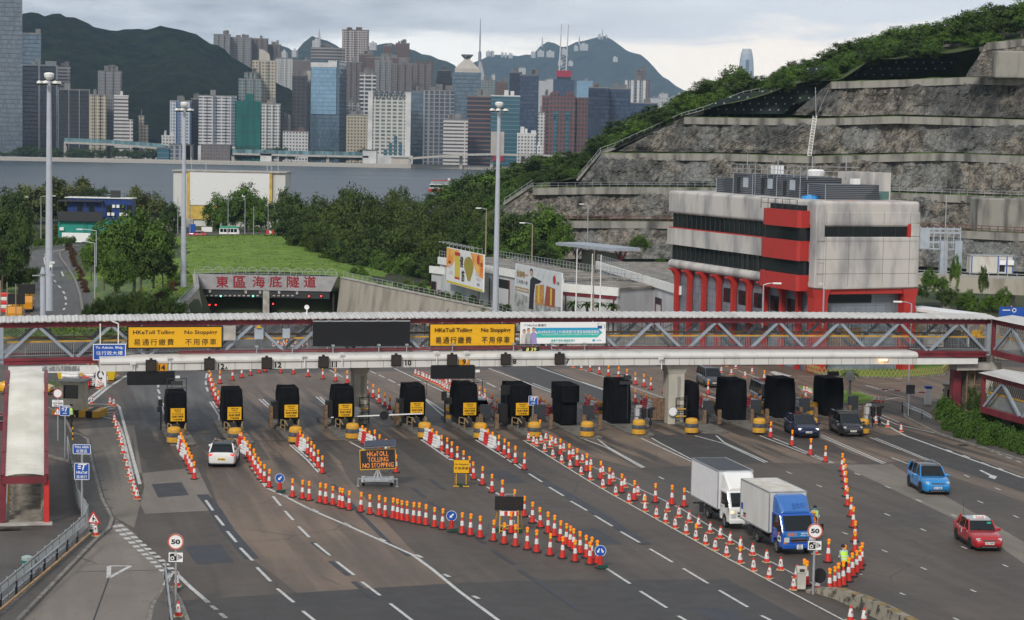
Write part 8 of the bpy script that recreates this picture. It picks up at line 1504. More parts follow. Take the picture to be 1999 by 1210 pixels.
def vent():
 y=520;A,B_=at(338,455,y),at(556,455,y);h=at(450,336,y).z+3;L=B_.x-A.x;t=thing('ventilation_building','big white windowless building with yellow strips beyond the lawn','building',(A.x,y,-3));W_=mat('vent_white',(.66,.66,.66),.6,var=.03)
 s=MB(mat('vent_stained',(.55,.55,.53),.8,col2=(.33,.32,.3),scale=.3,stretch=(1,1,.25),detail=9,rng=(.25,.5)));s.bb(0,L,0,14,0,h);s.build('wall',t);w=MB(W_);w.bb(L*.15,L*.86,-.5,0,h*.44,h*.99);w.build('white_panel',t)
 q=MB(mat('vent_yellow',(.6,.42,.09),.7,col2=(.4,.26,.05),scale=.6,detail=8));q.bb(L*.125,L*.15,-.6,0,h*.2,h*.99);q.bb(L*.86,L*.885,-.6,0,h*.2,h*.99);q.bb(L*.15,L*.86,-.4,0,h*.2,h*.43);q.build('yellow_strip',t);MB(CONC).bb(-.3,L+.3,-.6,14.3,h,h+.3).build('coping',t)
 r=MB(STEEL);[r.bar((L*f,4,h),(L*f,4,h+k_),.15)for f,k_ in((.14,3.5),(.27,2.2),(.82,2.2),(.86,2),(.92,5))];r.bar((L*.78,4,h+2.2),(L*.82,4,h+2.2),.2);r.build('roof_mast',t)
vent()
def office():
 y=430;A,B_=at(114,462,y),at(255,462,y);L=B_.x-A.x;z0=zt(A.x,y);t=thing('container_office','two storey blue over green container office with dark veranda','building',(A.x,y,z0));h=at(180,387,y).z-z0;BL_=mat('container_blue',(.008,.035,.16),.5,var=.1);GR_=mat('container_green',(.015,.25,.2),.5,var=.1)
 MB(GR_).bb(0,L,0,6,0,h*.5).build('lower_wall',t);MB(BL_).bb(L*.12,L,.6,6,h*.5,h).build('upper_wall',t);r=MB(WHITE);r.bb(L*.08,L+.2,.3,6.2,h,h+.15);r.build('roof',t)
 v=MB(DARKM);v.bb(0,L*.62,-.9,.6,h*.92,h*.95);v.bb(0,L*.62,-.9,-.8,h*.5,h*.7);v.bb(0,L*.62,-.9,.6,h*.48,h*.5);[v.bar((x,-.85,0),(x,-.85,h*.93),.12)for x in(.05,L*.38,L*.62)];v.build('veranda',t)
 k=MB(LWHITE);[k.box((L*f,.45 if z>.5 else-.2,h*z),(.9,.4,.65))for f,z in((.77,.83),(.81,.83),(.7,.65),(.74,.65),(.87,.65),(.92,.65),(.05,.3))];k.build('air_conditioner',t);w=MB(GLASSD);[w.bb(L*f,L*f+1.1,.55,.6,h*.6,h*.86)for f in(.25,.42,.66,.85,.94)];w.build('window',t)
 f=MB(DARKM);[f.bar((L*.1,.4,h+z),(L,.4,h+z),.06)for z in(.6,1.2)];[f.bar((L*.1+i*L*.09,.4,h),(L*.1+i*L*.09,.4,h+1.2),.06)for i in range(11)];f.bb(L*.68,L*.82,3,3.2,h,h+1.7);f.build('roof_rail',t)
office()
for lab,px,py,y,w,h,m in(('white marquee roof beside the green container wall',150,452,416,6,1.2,LWHITE),('blue portable toilet at the foot of the white building',375,458,475,1.6,2.3,BLUES),('blue road sign facing the lawn near the trees',552,447,450,2.6,2.4,BLUES),('white and red site barriers at the edge of the lawn',560,470,440,9,.9,BARW),('pale concrete wall left of the white ventilation building',342,456,490,9,3,CONC),('white site board by the minibus stop',404,452,486,2.6,1.2,LWHITE)):
 p=at(px,py,y);p.z=zt(p.x,y);t=thing('site_'+('sign' if 'sign' in lab or 'board' in lab else 'wall' if 'wall' in lab else 'barrier' if 'barrier' in lab else 'shelter'),lab,'site fixture',p);b=MB(m);b.bb(-w/2,w/2,-.15 if w<3 else-.5,.15 if w<3 else .5,0 if h<2.35 and w!=6 else .8,h if w!=6 else 2.6);b.build('body',t,bevel=.05);MB(STEEL).bb(-w/2+.1,w/2-.1,.16 if w<3 else .51,.25 if w<3 else .6,-.2,h*.7).build('support',t)
 if 'barriers' in lab:q=MB(BARR);[q.bb(-w/2+i*1.2,-w/2+i*1.2+.6,-.56,.56,.2,1.0)for i in range(8)];q.build('stripe',t)
def lerp_px(P,u):
 xs=[p[0]for p in P];x=xs[0]+(xs[-1]-xs[0])*u
 for a,b in zip(P,P[1:]):
  if a[0]<=x<=b[0]+1e-6:return x,a[1]+(b[1]-a[1])*(x-a[0])/max(1e-6,b[0]-a[0])
 return P[-1]
def rock_mat():
 mt=mat('cut_rock',(.2,.19,.17),.95);k=NT(mt);co=k.co();big=k.noise(.09,4,co,.6);mid=k.noise(.55,7,co,.72);fine=k.noise(2.4,5,co,.7);stk=k.noise(1,5,co,.6,(.5,.5,.045))
 v=k.n('TexVoronoi',feature='DISTANCE_TO_EDGE');v.inputs['Scale'].default_value=.8;wv=k.n('VectorMath',operation='ADD');k.L.new(co,wv.inputs[0]);t=k.n('TexNoise');t.inputs['Scale'].default_value=.5;k.L.new(co,t.inputs['Vector']);k.L.new(t.outputs['Color'],wv.inputs[1]);k.L.new(wv.outputs[0],v.inputs['Vector'])
 c=k.mix(k.rmp(mid,.36,.64),(.065,.064,.06),(.34,.31,.265));c=k.mix(k.rmp(big,.44,.6,0,.75),c,(.26,.27,.265));c=k.mix(k.ma('MULTIPLY',k.rmp(fine,.52,.68),k.rmp(big,.56,.42)),c,(.33,.25,.16))
 c=k.mix(k.rmp(stk,.53,.72,0,.7),c,(.05,.05,.048));c=k.mix(k.rmp(stk,.36,.27,0,.5),c,(.36,.35,.32));c=k.mix(k.rmp(v.outputs['Distance'],.06,.0,0,.55),c,(.02,.02,.018))
 pb=k.noise(.045,5,co,.65);c=k.mix(k.rmp(pb,.5,.6,0,.62),c,(.045,.045,.042));pv=k.noise(1,5,co,.65,(.22,.22,.03));c=k.mix(k.rmp(pv,.56,.68,0,.7),c,(.03,.031,.032));c=k.mix(k.rmp(pv,.38,.3,0,.6),c,(.36,.36,.34))
 k.color(c);k.bump(k.ma('ADD',mid,k.ma('MULTIPLY',fine,.4)),1.,.9);return mt
ROCK=rock_mat();BENCHC=mat('bench_concrete',(.27,.258,.23),.9,col2=(.085,.082,.075),scale=.55,stretch=(1,1,.2),detail=9,rng=(.32,.56));SCREE=mat('bench_grass',(.09,.13,.03),.95,col2=(.045,.07,.02),scale=.8)
NET=mat('slope_netting',(.018,.03,.028),.9)
def netmat():
 k=NT(NET);co=k.co();x,y,z=k.xyz(co);a=k.ma('ABSOLUTE',k.ma('SUBTRACT',k.ma('FRACT',k.ma('DIVIDE',k.ma('ADD',x,k.ma('MULTIPLY',k.ma('FLOOR',k.ma('DIVIDE',z,1.25)),.5)),1.7)),.5));b=k.ma('ABSOLUTE',k.ma('SUBTRACT',k.ma('FRACT',k.ma('DIVIDE',z,1.25)),.5))
 dot=k.ma('MULTIPLY',k.ma('LESS_THAN',a,.085),k.ma('LESS_THAN',b,.12));n=k.noise(.3,5,co,.65);k.color(k.mix(dot,k.mix(k.rmp(n,.45,.66),(.014,.024,.024),(.032,.05,.026)),(.3,.32,.3)))
netmat()
FACES=[([(1095,431),(1300,432),(1800,446),(2700,488)],[(1085,505),(1300,505),(1800,520),(2700,567)],398,340,1.3),([(1040,367),(1180,365),(1385,366),(1600,371),(1800,378),(2700,410)],[(968,415),(1100,427),(1300,428),(1800,442),(2700,484)],405,348,1.5),([(1176,299),(1400,300),(1580,305),(1840,299),(2700,331)],[(1128,360),(1385,362),(1600,367),(1800,374),(2700,406)],415,356,1.6),([(1335,229),(1590,232),(1750,227),(2700,254)],[(1205,295),(1400,297),(1580,301),(1840,296),(2700,328)],424,364,1.6),([(1622,160),(1760,156),(1886,151),(2700,168)],[(1545,224),(1640,227),(1750,223),(2700,250)],432,372,1.7),([(1925,84),(2000,76),(2700,92)],[(1885,150),(1960,148),(2700,166)],388,376,1.),]
def rocks():
 for i,(T,Bt,dl,dr,amp)in enumerate(FACES):
  def pt(P,u,off):x,y=lerp_px(P,u);d=dl+(dr-dl)*((x-960)/1120)+off;return at(x,y,d)
  nx,nz=(460 if i<5 else 200),22;beam=1.35
  def fn(u,v):
   a,b=pt(Bt,u,0),pt(T,u,2.4);p=a.lerp(b,v);e=min(1,v*8,(1-v)*5)
   n=noise.noise((p.x*.1,p.z*.14,i*7))*1.2+noise.noise((p.x*.4,p.z*.22,i))*.8+abs(noise.noise((p.x*.9,p.z*.5,i+3)))*.8+abs(noise.noise((p.x*2.1,p.z*1.3,i+8)))*.4
   return(p.x,p.y-amp*n*e,p.z)
  r=MB(ROCK).grid(nx,nz,fn);tag(r.build('rock_face',smooth=False),['lowest rock face behind the depot and office block','second rock face from the bottom, just above the depot trees','third rock face, level with the roof plant','fourth rock face with dark netting at its left end','fifth rock face below the dark netted bank','topmost rock face at the upper right corner'][i],'rock face','cut rock faces of the terraced slope')
  b=MB(BENCHC);n=100;top=[pt(T,k/n,2.3)for k in range(n+1)];bk=5.5
  rg=[[p+V((0,-1.1,-beam)),p+V((0,-1.1,0)),p+V((0,-.6,0)),p+V((0,-.55,-.5)),p+V((0,bk,-.5)),p+V((0,bk,-beam))]for p in top];b.loft(rg);
  b.use(SCREE).add([p+V((0,-.52,-.1))for p in top]+[p+V((0,.3,.12+.35*max(0,noise.noise((p.x*.23,i,0)))))for p in top]+[p+V((0,bk,-.1))for p in top],[(k+q*(n+1),k+1+q*(n+1),n+2+k+q*(n+1),n+1+k+q*(n+1))for k in range(n)for q in(0,1)])
  tag(b.build('terrace_bench'),'%s concrete bench of the rock slope, counted from the bottom'%ordw(i+1),'terrace','concrete benches of the rock slope')
  g=MB(STEEL if i else mat('brown_rail',(.13,.06,.05),.7));
  for k in range(n):
   for z in(.5,1.0):g.bar(top[k]+V((0,-.8,z)),top[k+1]+V((0,-.8,z)),.05 if i else .12)
   g.bar(top[k]+V((0,-.8,0)),top[k]+V((0,-.8,1.05)),.05 if i else .14)
  if i<2:tag(g.build('bench_railing'),'railing along the %s bench of the rock slope'%('lowest' if i==0 else 'second'),'railing')
 for i,(px,dd)in enumerate((([(1215,292),(1230,283),(1290,250),(1320,240),(1372,240),(1364,268),(1340,286)],419),([(1362,222),(1400,196),(1450,182),(1530,172),(1612,168),(1606,188),(1545,205),(1530,222)],427),([(1490,160),(1560,135),(1610,128),(1660,112),(1620,150),(1560,162)],436),([(1655,152),(1700,128),(1760,116),(1870,110),(1858,133),(1760,145),(1700,156)],434))):
  m=MB(NET);top=[at(x,y,dd-(x-1200)*.045)for x,y in px];bkp=[p+V((0,5,-.4))for p in top];n=len(px);m.poly(top);m.add(top+bkp,[(k,n+k,n+(k+1)%n,(k+1)%n)for k in range(n)])
  tag(m.build('netted_bank'),['lowest dark netted bank above the third bench','long dark netted bank left of the fifth rock face','small dark netted bank under the ridge shrubs','upper dark netted bank below the grassy ridge'][i],'netted bank','dark netted banks on the slope')
 for i,(pts,d)in enumerate((([(985,398),(1040,362)],405),([(1128,352),(1172,300),(1200,290)],414),([(1200,290),(1330,232),(1372,220)],424),([(1372,220),(1450,190),(1592,162)],432),([(1592,164),(1640,130),(1692,104)],436),([(1692,104),(1760,98),(1900,84)],437))):
  t=thing('slope_stair','%s flight of concrete steps with railing climbing the left edge of the cut'%ordw(i+1),'stair');ps=[at(x,y,d-(x-1200)*.04)for x,y in pts];c=MB(BENCHC);r=MB(STEEL)
  for a,b in zip(ps,ps[1:]):
   c.bar(a,b,1.4,.5);k=int((b-a).length/1.8)+1
   for z in(.6,1.2):r.bar(a+V((0,-.7,z)),b+V((0,-.7,z)),.07)
   for q in range(k):w=a.lerp(b,q/k);r.bar(w+V((0,-.7,0)),w+V((0,-.7,1.2)),.07)
  c.build('steps',t);r.build('railing',t)
 a,b=at(1577,303,384),at(1588,226,384);t=thing('ladder_tower','white steel ladder tower leaning on the fourth rock face','ladder',(0,0,0));m=MB(WHITE)
 for s in(-.35,.35):m.bar(a+V((s,-2,0)),b+V((s,-2,0)),.12)
 for k in range(14):p=a.lerp(b,k/14);m.bar(p+V((-.35,-2,0)),p+V((.35,-2,.0)),.1);m.bar(p+V((-.35,-2,0)),p+V((.35,-2,.5)),.06)
 m.build('ladder',t);w=MB(STEEL);[w.bar(b+V((.2,-2,-.2)),at(x,y,384),.05)for x,y in((1540,262),(1617,176),(1592,170))];w.build('cable',t)
 for x0,y0,x1,y1,lb in((1905,388,2010,452,'pale concrete panel wall low on the right of the slope'),(1940,100,2010,152,'square concrete buttress near the upper right corner')):
  d=352 if y0>300 else 376;a,b=at(x0,y1,d),at(x1,y0,d);t=tag(MB(BENCHC).bb(a.x,b.x,d-.9,d+6,a.z,b.z).build('buttress',bevel=.3),lb,'buttress')
rocks()
def hillside():
 Bt=[(850,470),(940,430),(980,408),(1045,362),(1132,345),(1176,294),(1335,224),(1480,188),(1560,160),(1640,155),(1700,118),(1880,98),(2100,66),(2700,-40)];Tp=[(850,450),(940,400),(1040,350),(1110,318),(1190,292),(1240,268),(1330,228),(1420,196),(1480,182),(1560,152),(1640,122),(1760,98),(1850,80),(1930,56),(2100,20),(2700,-90)]
 m=mat('hill_scrub',(.06,.085,.022),.95,col2=(.035,.05,.014),scale=.35,detail=9,bump=1.,bscale=1.2);mb=MB(m)
 def f(u,v):
  a=at(*lerp_px(Bt,u),436-74*u);b=at(*lerp_px(Tp,u),470-59*u)
  if v<=.6:p=a.lerp(b,v/.6)
  else:w=(v-.6)/.4;p=V((b.x-6*w,b.y+60*w,b.z-(b.z+5)*w**1.2))
  return(p.x,p.y,p.z+.5*noise.noise((p.x*.15,p.y*.15,1)))
 mb.grid(130,14,f);mb.grid(40,4,lambda u,v:tuple(V(f(u*.12,0)).lerp(V((f(u*.12,0)[0]-2,400,-1.7)),v)));tag(mb.build('hillside',smooth=True),kind='structure')
 back=MB(m);back.bb(70,330,445,640,-6,24);back.bb(40,330,436,640,-6,6);tag(back.build('hill_core'),kind='structure')
hillside()
def sliproad():
 t=thing('slip_road_bridge','pale concrete slip road bridge at the foot of the rock slope','bridge');a,b=at(1775,548,300),at(2100,562,285);c=MB(SLOPEC);c.bar(a+V((0,0,0)),b,9,2.2);c.build('deck',t);r=MB(STEEL)
 for z in(1.5,1.9,2.3):r.bar(a+V((0,-4.4,z-.4)),b+V((0,-4.4,z-.4)),.09)
 for k in range(18):p=a.lerp(b,k/18);r.bar(p+V((0,-4.4,1)),p+V((0,-4.4,2)),.1)
 r.build('railing',t);p=MB(CONC);[p.bb(q.x-1,q.x+1,q.y-1,q.y+1,-2,q.z-1)for q in(a.lerp(b,.25),a.lerp(b,.6),a.lerp(b,.9))];p.build('pier',t)
 t=thing('sign_gantry','grey steel gantry seen from behind at the foot of the slope','gantry');g=MB(GREYP);y=305
 for px in(1840,1868):q=at(px,540,y);tp=at(px,470,y);g.bb(q.x-.55,q.x+.55,y-.5,y+.5,q.z-2,tp.z)
 g.build('column',t);g=MB(GREYP);A,B_,C=at(1796,485,y),at(1874,485,y),at(1796,446,y)
 for z in(A.z,A.z+1.,C.z-.6,C.z):g.bar((A.x,y,z),(B_.x,y,z),.22);g.bar((A.x,y+1.2,z),(B_.x,y+1.2,z),.22)
 for k in range(7):x=A.x+(B_.x-A.x)*k/6;g.bar((x,y,A.z),(x,y,C.z+.3),.16);g.bar((x,y+1.2,A.z),(x,y+1.2,C.z),.16)
 g.bb(A.x,A.x+1.4,y-.2,y,A.z,C.z);g.build('truss',t)
 p0=at(1936,530,296);t=thing('site_hut','stained white site hut with blue posts on the slip road','hut',p0);w=MB(mat('hut_stained',(.5,.49,.45),.8,col2=(.3,.2,.1),scale=.8,stretch=(1,1,.2),detail=8,rng=(.25,.45)));w.bb(-3.2,3.2,0,2.4,-.3,2.3);w.build('wall',t);MB(STEEL).bb(-3.3,3.3,-.1,2.5,2.3,2.42).build('roof',t);q=MB(BLUES);[q.bb(x-.08,x+.08,-.03,0,-.3,2.3)for x in(-3,.9,2.2,3.1)];q.build('post',t);q=MB(LWHITE);[q.box((x,-.2,1.4),(.9,.4,.7))for x in(1.5,2.7)];q.build('air_conditioner',t);MB(GLASSD).bb(1.1,1.9,-.02,0,.0,1.8).build('door',t)
 a,b=at(1778,600,214),at(1905,616,205);t=thing('covered_walkway','white walkway roof between the office block and the bridge wing','canopy');r=MB(LWHITE);r.bar(a,b,3.,.3);r.build('roof',t);c=MB(STEEL);[c.bar(a.lerp(b,f)+V((0,0,-3.4)),a.lerp(b,f),.15)for f in(.1,.5,.9)];c.build('post',t)
 p=at(1975,602,226);t=thing('direction_sign','blue direction sign behind the right end of the footbridge','sign',p);b=MB(BLUES);b.bb(-1.4,1.4,0,.1,-1.3,.15);b.use(LWHITE);ringd(b,.3,-.2,.16,.24,-.01);rect(b,-.6,-.2,.9,.1,-.01);b.build('board',t);MB(STEEL).bar((0,.2,-4),(0,.2,.3),.12).build('post',t)
 for i in range(7):px=1655+i*42;q=at(px,668,236);q.z=-1.6;t=thing('site_machine','%s dark plant machine stored behind the truss, counted from the red column'%ordw(i+1),'machine',q,i*.7,'plant stored behind the footbridge');m=MB([DARKM,RUSTY,YEL,DARKM,CONC,DARKM,BLACK][i]);m.box((0,0,.9),(2.4,1.2,1.4));m.build('body',t,bevel=.1);m=MB([YEL,STEEL,DARKM][i%3]);m.box((.3,.1,1.9),(1.2,1,.7));m.bar((-.9,0,1.2),(-1.3,.2,3.2),.14);m.build('cab',t)
sliproad()
t=thing('lattice_fence','pale yellow bamboo lattice fence round the grass roundabout','fence');f=MB(mat('lattice_yellow',(.32,.27,.1),.8));P=[(1575,724),(1600,731),(1660,735),(1760,737),(1840,730),(1858,715)];ps=[G(x,y,.16)for x,y in P]
for a,b in zip(ps,ps[1:]):
 n=max(1,int((b-a).length/.42))
 for k in range(n):p,q=a.lerp(b,k/n),a.lerp(b,(k+1)/n);f.bar(p,q+V((0,0,.8)),.05);f.bar(q,p+V((0,0,.8)),.05)
f.build('lattice',t)
t=thing('guard_hut','small cream guard hut beside the bamboo scaffold on the right','guard hut',G(1862,800,.1),R(-15));MB(CRM).bb(-.9,.9,0,1.5,0,2.1).build('wall',t);MB(MATS['hut_roof']).bb(-1.05,1.05,-.15,1.6,2.1,2.25).build('roof',t);w=MB(GLASSD);w.bb(-.6,.0,-.02,.02,.7,1.8);w.bb(.2,.7,-.02,.02,.9,1.7);w.build('window',t)
t=thing('ticket_post','white ticket post with blue top and striped boom on the right','barrier',G(1811,790,.02));MB(LWHITE).box((0,0,.75),(.55,.5,1.5)).build('post',t,bevel=.05);MB(BLUES).box((0,0,1.6),(.6,.55,.22)).build('cap',t);b=MB(LWHITE);[b.use(LWHITE if i%2 else REDP).bar((-.3-i*.55,0,1.1+i*.03),(-.85-i*.55,0,1.13+i*.03),.1)for i in range(8)];b.build('boom',t)
for px,py,lb in((1773,852,'dark square sign back on a post by the short guardrail'),(1655,785,'round sign back on a pole behind the last booth')):t=thing('road_sign',lb,'sign',G(px,812 if px>1700 else 790,.1));MB(STEEL).tube([(0,0,0),(0,0,2.9)],.05,6).build('post',t);MB(DARKM if px>1700 else STEEL).box((.1,-.06,2.3 if px>1700 else 2.6),(.75,.04,.8)).build('sign_plate',t,bevel=.15)
def leafmat(name,c1,c2,tint):
 mt=mat(name,c1,.7,spec=.25);k=NT(mt);oi=k.n('ObjectInfo');n=k.noise(.55,4,k.co(),.6);f=k.noise(4,2,k.co())
 c=k.mix(k.rmp(n,.38,.62),c2,c1);c=k.mix(k.ma('MULTIPLY',k.rmp(f,.45,.7),.28),c,tint);c=k.mix(k.ma('MULTIPLY',oi.outputs['Random'],.35),c,tuple(q*.6 for q in c1));k.color(c);return mt
LFD=leafmat('dark_leaf',(.058,.1,.016),(.028,.052,.01),(.1,.155,.025));LFB=leafmat('bright_leaf',(.09,.17,.02),(.045,.09,.012),(.15,.23,.035));LFO=leafmat('olive_leaf',(.12,.135,.03),(.06,.08,.02),(.18,.16,.05));LFC=leafmat('casuarina_leaf',(.066,.1,.014),(.024,.044,.007),(.115,.155,.025));LFR=leafmat('rusty_leaf',(.12,.06,.025),(.06,.035,.015),(.2,.07,.03))
BARK=mat('bark',(.1,.08,.06),.95,var=.3,scale=3)
def crown_mesh(seed,m,n_cl=110,per=70,leaf=.046,flat=.8,shell=.5,lumps=8,hue=None):
 """unit crown (radius 1, base at 0, about 1.5 tall): leaf clumps gathered in lumps, with gaps between"""
 r=random.Random(seed);mb=MB(m);L=[]
 for i in range(lumps):a=2*pi*i/lumps+r.uniform(-.4,.4);q=r.uniform(.3,.68)if i else 0;L.append((V((q*cos(a),q*sin(a),r.uniform(.3,.9)*(1.2 if i==0 else 1))),r.uniform(.38,.56)))
 for i in range(n_cl):
  c,R_=L[i%lumps];d=V((r.gauss(0,1),r.gauss(0,1),r.gauss(.25,1))).normalized();cc=c+V((d.x,d.y,d.z*flat))*R_*(shell+(1-shell)*r.random());
  for j in range(per):
   o=V((r.gauss(0,1),r.gauss(0,1),r.gauss(0,.8)))*.08;p=cc+o;nn=(d*.7+V((r.gauss(0,.6),r.gauss(0,.6),r.gauss(.5,.5)))).normalized();u=nn.orthogonal().normalized();a=r.uniform(0,6.28);u=(u*cos(a)+nn.cross(u)*sin(a));v=nn.cross(u);s=leaf*r.uniform(.6,1.3);mb.add([p-u*s,p-v*s*.5,p+u*s,p+v*s*.5],[(0,1,2,3)])
 xs=sorted(sqrt(v[0]**2+v[1]**2)for v in mb.v);zs=sorted(v[2]for v in mb.v);R0,z0,z1=xs[int(len(xs)*.97)],zs[int(len(zs)*.01)],zs[int(len(zs)*.995)]
 mb.v=[(v[0]/R0,v[1]/R0,(v[2]-z0)/(z1-z0))for v in mb.v];return mb.mesh('crown')
def trunk_mesh(seed,h=.9):
 r=random.Random(seed);mb=MB(BARK);mb.tube([(0,0,-.25),(.02,0,.2),(0,.02,.6),(.02,0,1.0)],[.055,.045,.035,.015],7)
 for i in range(6):a=i*1.05+r.random();mb.tube([(0,0,.2+.07*i),(.25*cos(a),.25*sin(a),.5+.07*i),(.5*cos(a),.5*sin(a),.7+.08*i)],[.03,.02,.008],5)
 return mb.mesh('trunk')
TP={k:(crown_mesh(i*11+3,m,**kw),trunk_mesh(i))for i,(k,m,kw)in enumerate((('d',LFD,{}),('D',LFD,dict(lumps=10,n_cl=120)),('b',LFB,{}),('B',LFB,dict(lumps=6,shell=.4)),('o',LFO,dict(flat=.6,leaf=.045,per=60,lumps=9)),('c',LFC,dict(lumps=9,n_cl=130,per=60,leaf=.04,shell=.82)),('C',LFC,dict(lumps=7,n_cl=130,per=60,leaf=.04,shell=.85)),('r',LFR,{}),('s',leafmat('clipped_leaf',(.06,.125,.014),(.035,.075,.01),(.09,.16,.025)),dict(lumps=1,n_cl=130,per=50,leaf=.05,shell=.93))))}
def tree(px,yt,yb,y,wpx,kind,label,group=None,name='tree',cat='tree',lo=.16):
 """a tree whose crown spans wpx pixels, top at yt and foot at yb, standing at depth y"""
 a,b=at(px,yb,y),at(px,yt,y);w=wpx*y/F/2;h=b.z-a.z;t=thing(name,label,cat,a,random.uniform(0,6.28),group);c=link('crown',TP[kind][0],t);w*=1.12;c.location=(0,0,h*lo if name=='tree' else-.2*h);c.scale=(w,w,h-c.location.z)
 if name=='tree':k=link('trunk',TP[kind][1],t);k.scale=(w*.9,w*.9,max(.3,h*.8))
 return t
rnd=random.Random(5)
WOOD=[(585,385,500,425,90,'D'),(645,372,500,440,80,'c'),(700,368,500,445,85,'C'),(750,372,500,440,80,'c'),(770,366,480,455,40,'c'),(805,385,500,430,75,'C'),(855,395,500,420,75,'c'),(905,392,480,415,70,'C'),(575,400,512,410,80,'d'),(625,402,525,395,90,'c'),(680,405,530,392,95,'C'),(735,402,535,388,90,'c'),(790,410,540,382,95,'C'),(845,418,545,376,85,'c'),(890,425,540,370,80,'d'),(600,430,520,380,70,'d'),(650,440,545,372,90,'c'),(705,440,550,366,95,'C'),(760,445,555,362,95,'d'),(815,445,556,356,100,'c'),(862,462,556,346,70,'C'),(690,478,556,350,70,'d'),(640,468,530,368,60,'c'),(740,490,562,342,60,'b'),(790,498,565,336,70,'b'),(825,505,570,330,60,'d'),(770,508,566,334,40,'B'),(560,372,470,436,60,'D'),(592,440,506,378,50,'d'),(622,455,518,368,52,'c'),(652,468,530,358,54,'d'),(684,482,541,350,56,'D'),(716,498,549,343,54,'d'),(748,512,556,337,50,'b'),(665,500,536,352,36,'b')]
for i,(px,yt,yb,y,w,k)in enumerate(WOOD):tree(px,yt,yb,y,w*1.12,k,'%s crowned tree in the wood right of the lawn, %s of the wood'%({'d':'dark','D':'broad','c':'feathery','C':'dense feathery','b':'bright','B':'pale'}[k],ordw(i+1)),'trees of the wood beside the lawn')
TR=[(1060,402,520,322,120,'b','feathery pale tree in front of the rock face'),(1000,415,520,330,100,'d','dark tree between the two tan lamp poles'),(955,420,512,335,90,'c','tree behind the first billboard'),(915,440,520,330,80,'D','dark tree left of the first billboard lamps'),(1095,440,525,318,60,'B','small pale tree beside the canopy roof'),(1045,470,530,310,80,'d','dark shrubby tree behind the second billboard'),(980,480,530,308,70,'b','bright low tree above the depot railing'),(940,455,520,318,60,'b','bright bush tree at the depot roof'),(882,380,470,440,80,'c','tree at the foot of the hillside above the depot'),(925,365,450,450,90,'D','broad tree at the foot of the hillside'),(965,355,440,455,80,'d','dark tree on the lower hillside'),(425,378,462,495,60,'b','left of two trees before the white building'),(480,360,460,490,90,'b','right and taller tree before the white building'),(510,385,460,488,50,'B','small tree at the right yellow strip of the white building'),(330,398,460,480,50,'d','dark tree left of the white building'),(290,366,440,520,80,'o','olive tree between the blue office and white building'),(60,350,440,520,130,'o','wide olive tree at the far left behind the lamps'),(130,350,440,530,110,'o','second olive tree behind the tall mast'),(182,366,430,525,60,'d','dark tree behind the blue office roof'),(20,375,470,470,80,'d','dark tree below the wide olive tree'),(14,400,520,330,100,'D','big dark tree at the left picture edge'),(38,430,545,300,46,'d','dark tree beside the curving road'),(5,470,560,290,70,'d','low dark tree at the left edge above the trucks'),(92,440,478,440,46,'o','olive bush behind the road bend'),(262,412,555,270,120,'B','broad tree with reddish tips right of the curving road'),(203,435,545,282,78,'b','bright tree left of the broad reddish tree'),(300,425,540,278,80,'d','dark tree right of the broad reddish tree'),(226,490,575,258,70,'b','bright low tree behind the near left lamp'),(275,480,556,266,80,'d','dark lower crown under the broad tree'),(178,465,535,285,44,'B','pale small tree at the road bend'),(318,495,550,272,52,'d','dark small tree above the tall grass')]
for a in TR:tree(*a)
RID=[(870,372,420,470),(905,350,415,465),(945,338,405,462),(985,330,392,460),(1025,322,375,455),(1060,308,360,452),(1010,350,392,448),(1050,338,372,446),(1095,302,345,450),(1130,300,338,446),(1085,326,362,440),(1120,318,350,438),(1160,292,322,444),(1195,262,305,448),(1225,240,290,450),(1180,272,312,440),(1215,262,300,438),(1255,226,272,450),(1250,248,284,440),(1290,210,256,448),(1285,232,266,440),(1325,192,240,446),(1315,212,252,440),(1355,178,222,446),(1350,200,232,440),(1390,160,208,444),(1430,134,196,446),(1455,150,190,442),(1405,178,206,440),(1440,172,196,440),(1490,152,182,442),(1525,140,172,442),(1555,124,162,440),(1585,118,156,438),(1620,104,146,438),(1650,88,132,438),(1640,110,138,430),(1680,78,122,438),(1715,72,116,436),(1750,56,110,436),(1700,92,114,428),(1785,52,104,436),(1745,80,106,428),(1820,48,98,434),(1790,74,98,426),(1855,40,92,432),(1840,66,90,424),(1890,28,84,430),(1925,16,76,428),(1905,48,78,420),(1960,10,68,426),(1995,6,62,424),(1960,40,66,416),(2020,20,60,414),(1070,345,364,432),(1150,310,330,432),(1520,158,172,432),(1570,140,155,430)]
for i,(px,yt,yb,y)in enumerate(RID):tree(px,yt-4,yb,y-(px-1200)*.03,max(56,(yb-yt)*1.7),'dbDBd'[i%5]if px<1500 or i%3 else 'bdB'[i%3],'%s tree on the ridge of the rock slope, %s up from the water'%({'d':'dark','D':'broad dark','b':'bright','B':'loose bright'}['dbDBd'[i%5]],ordw(i+1)),'trees on the ridge of the rock slope')
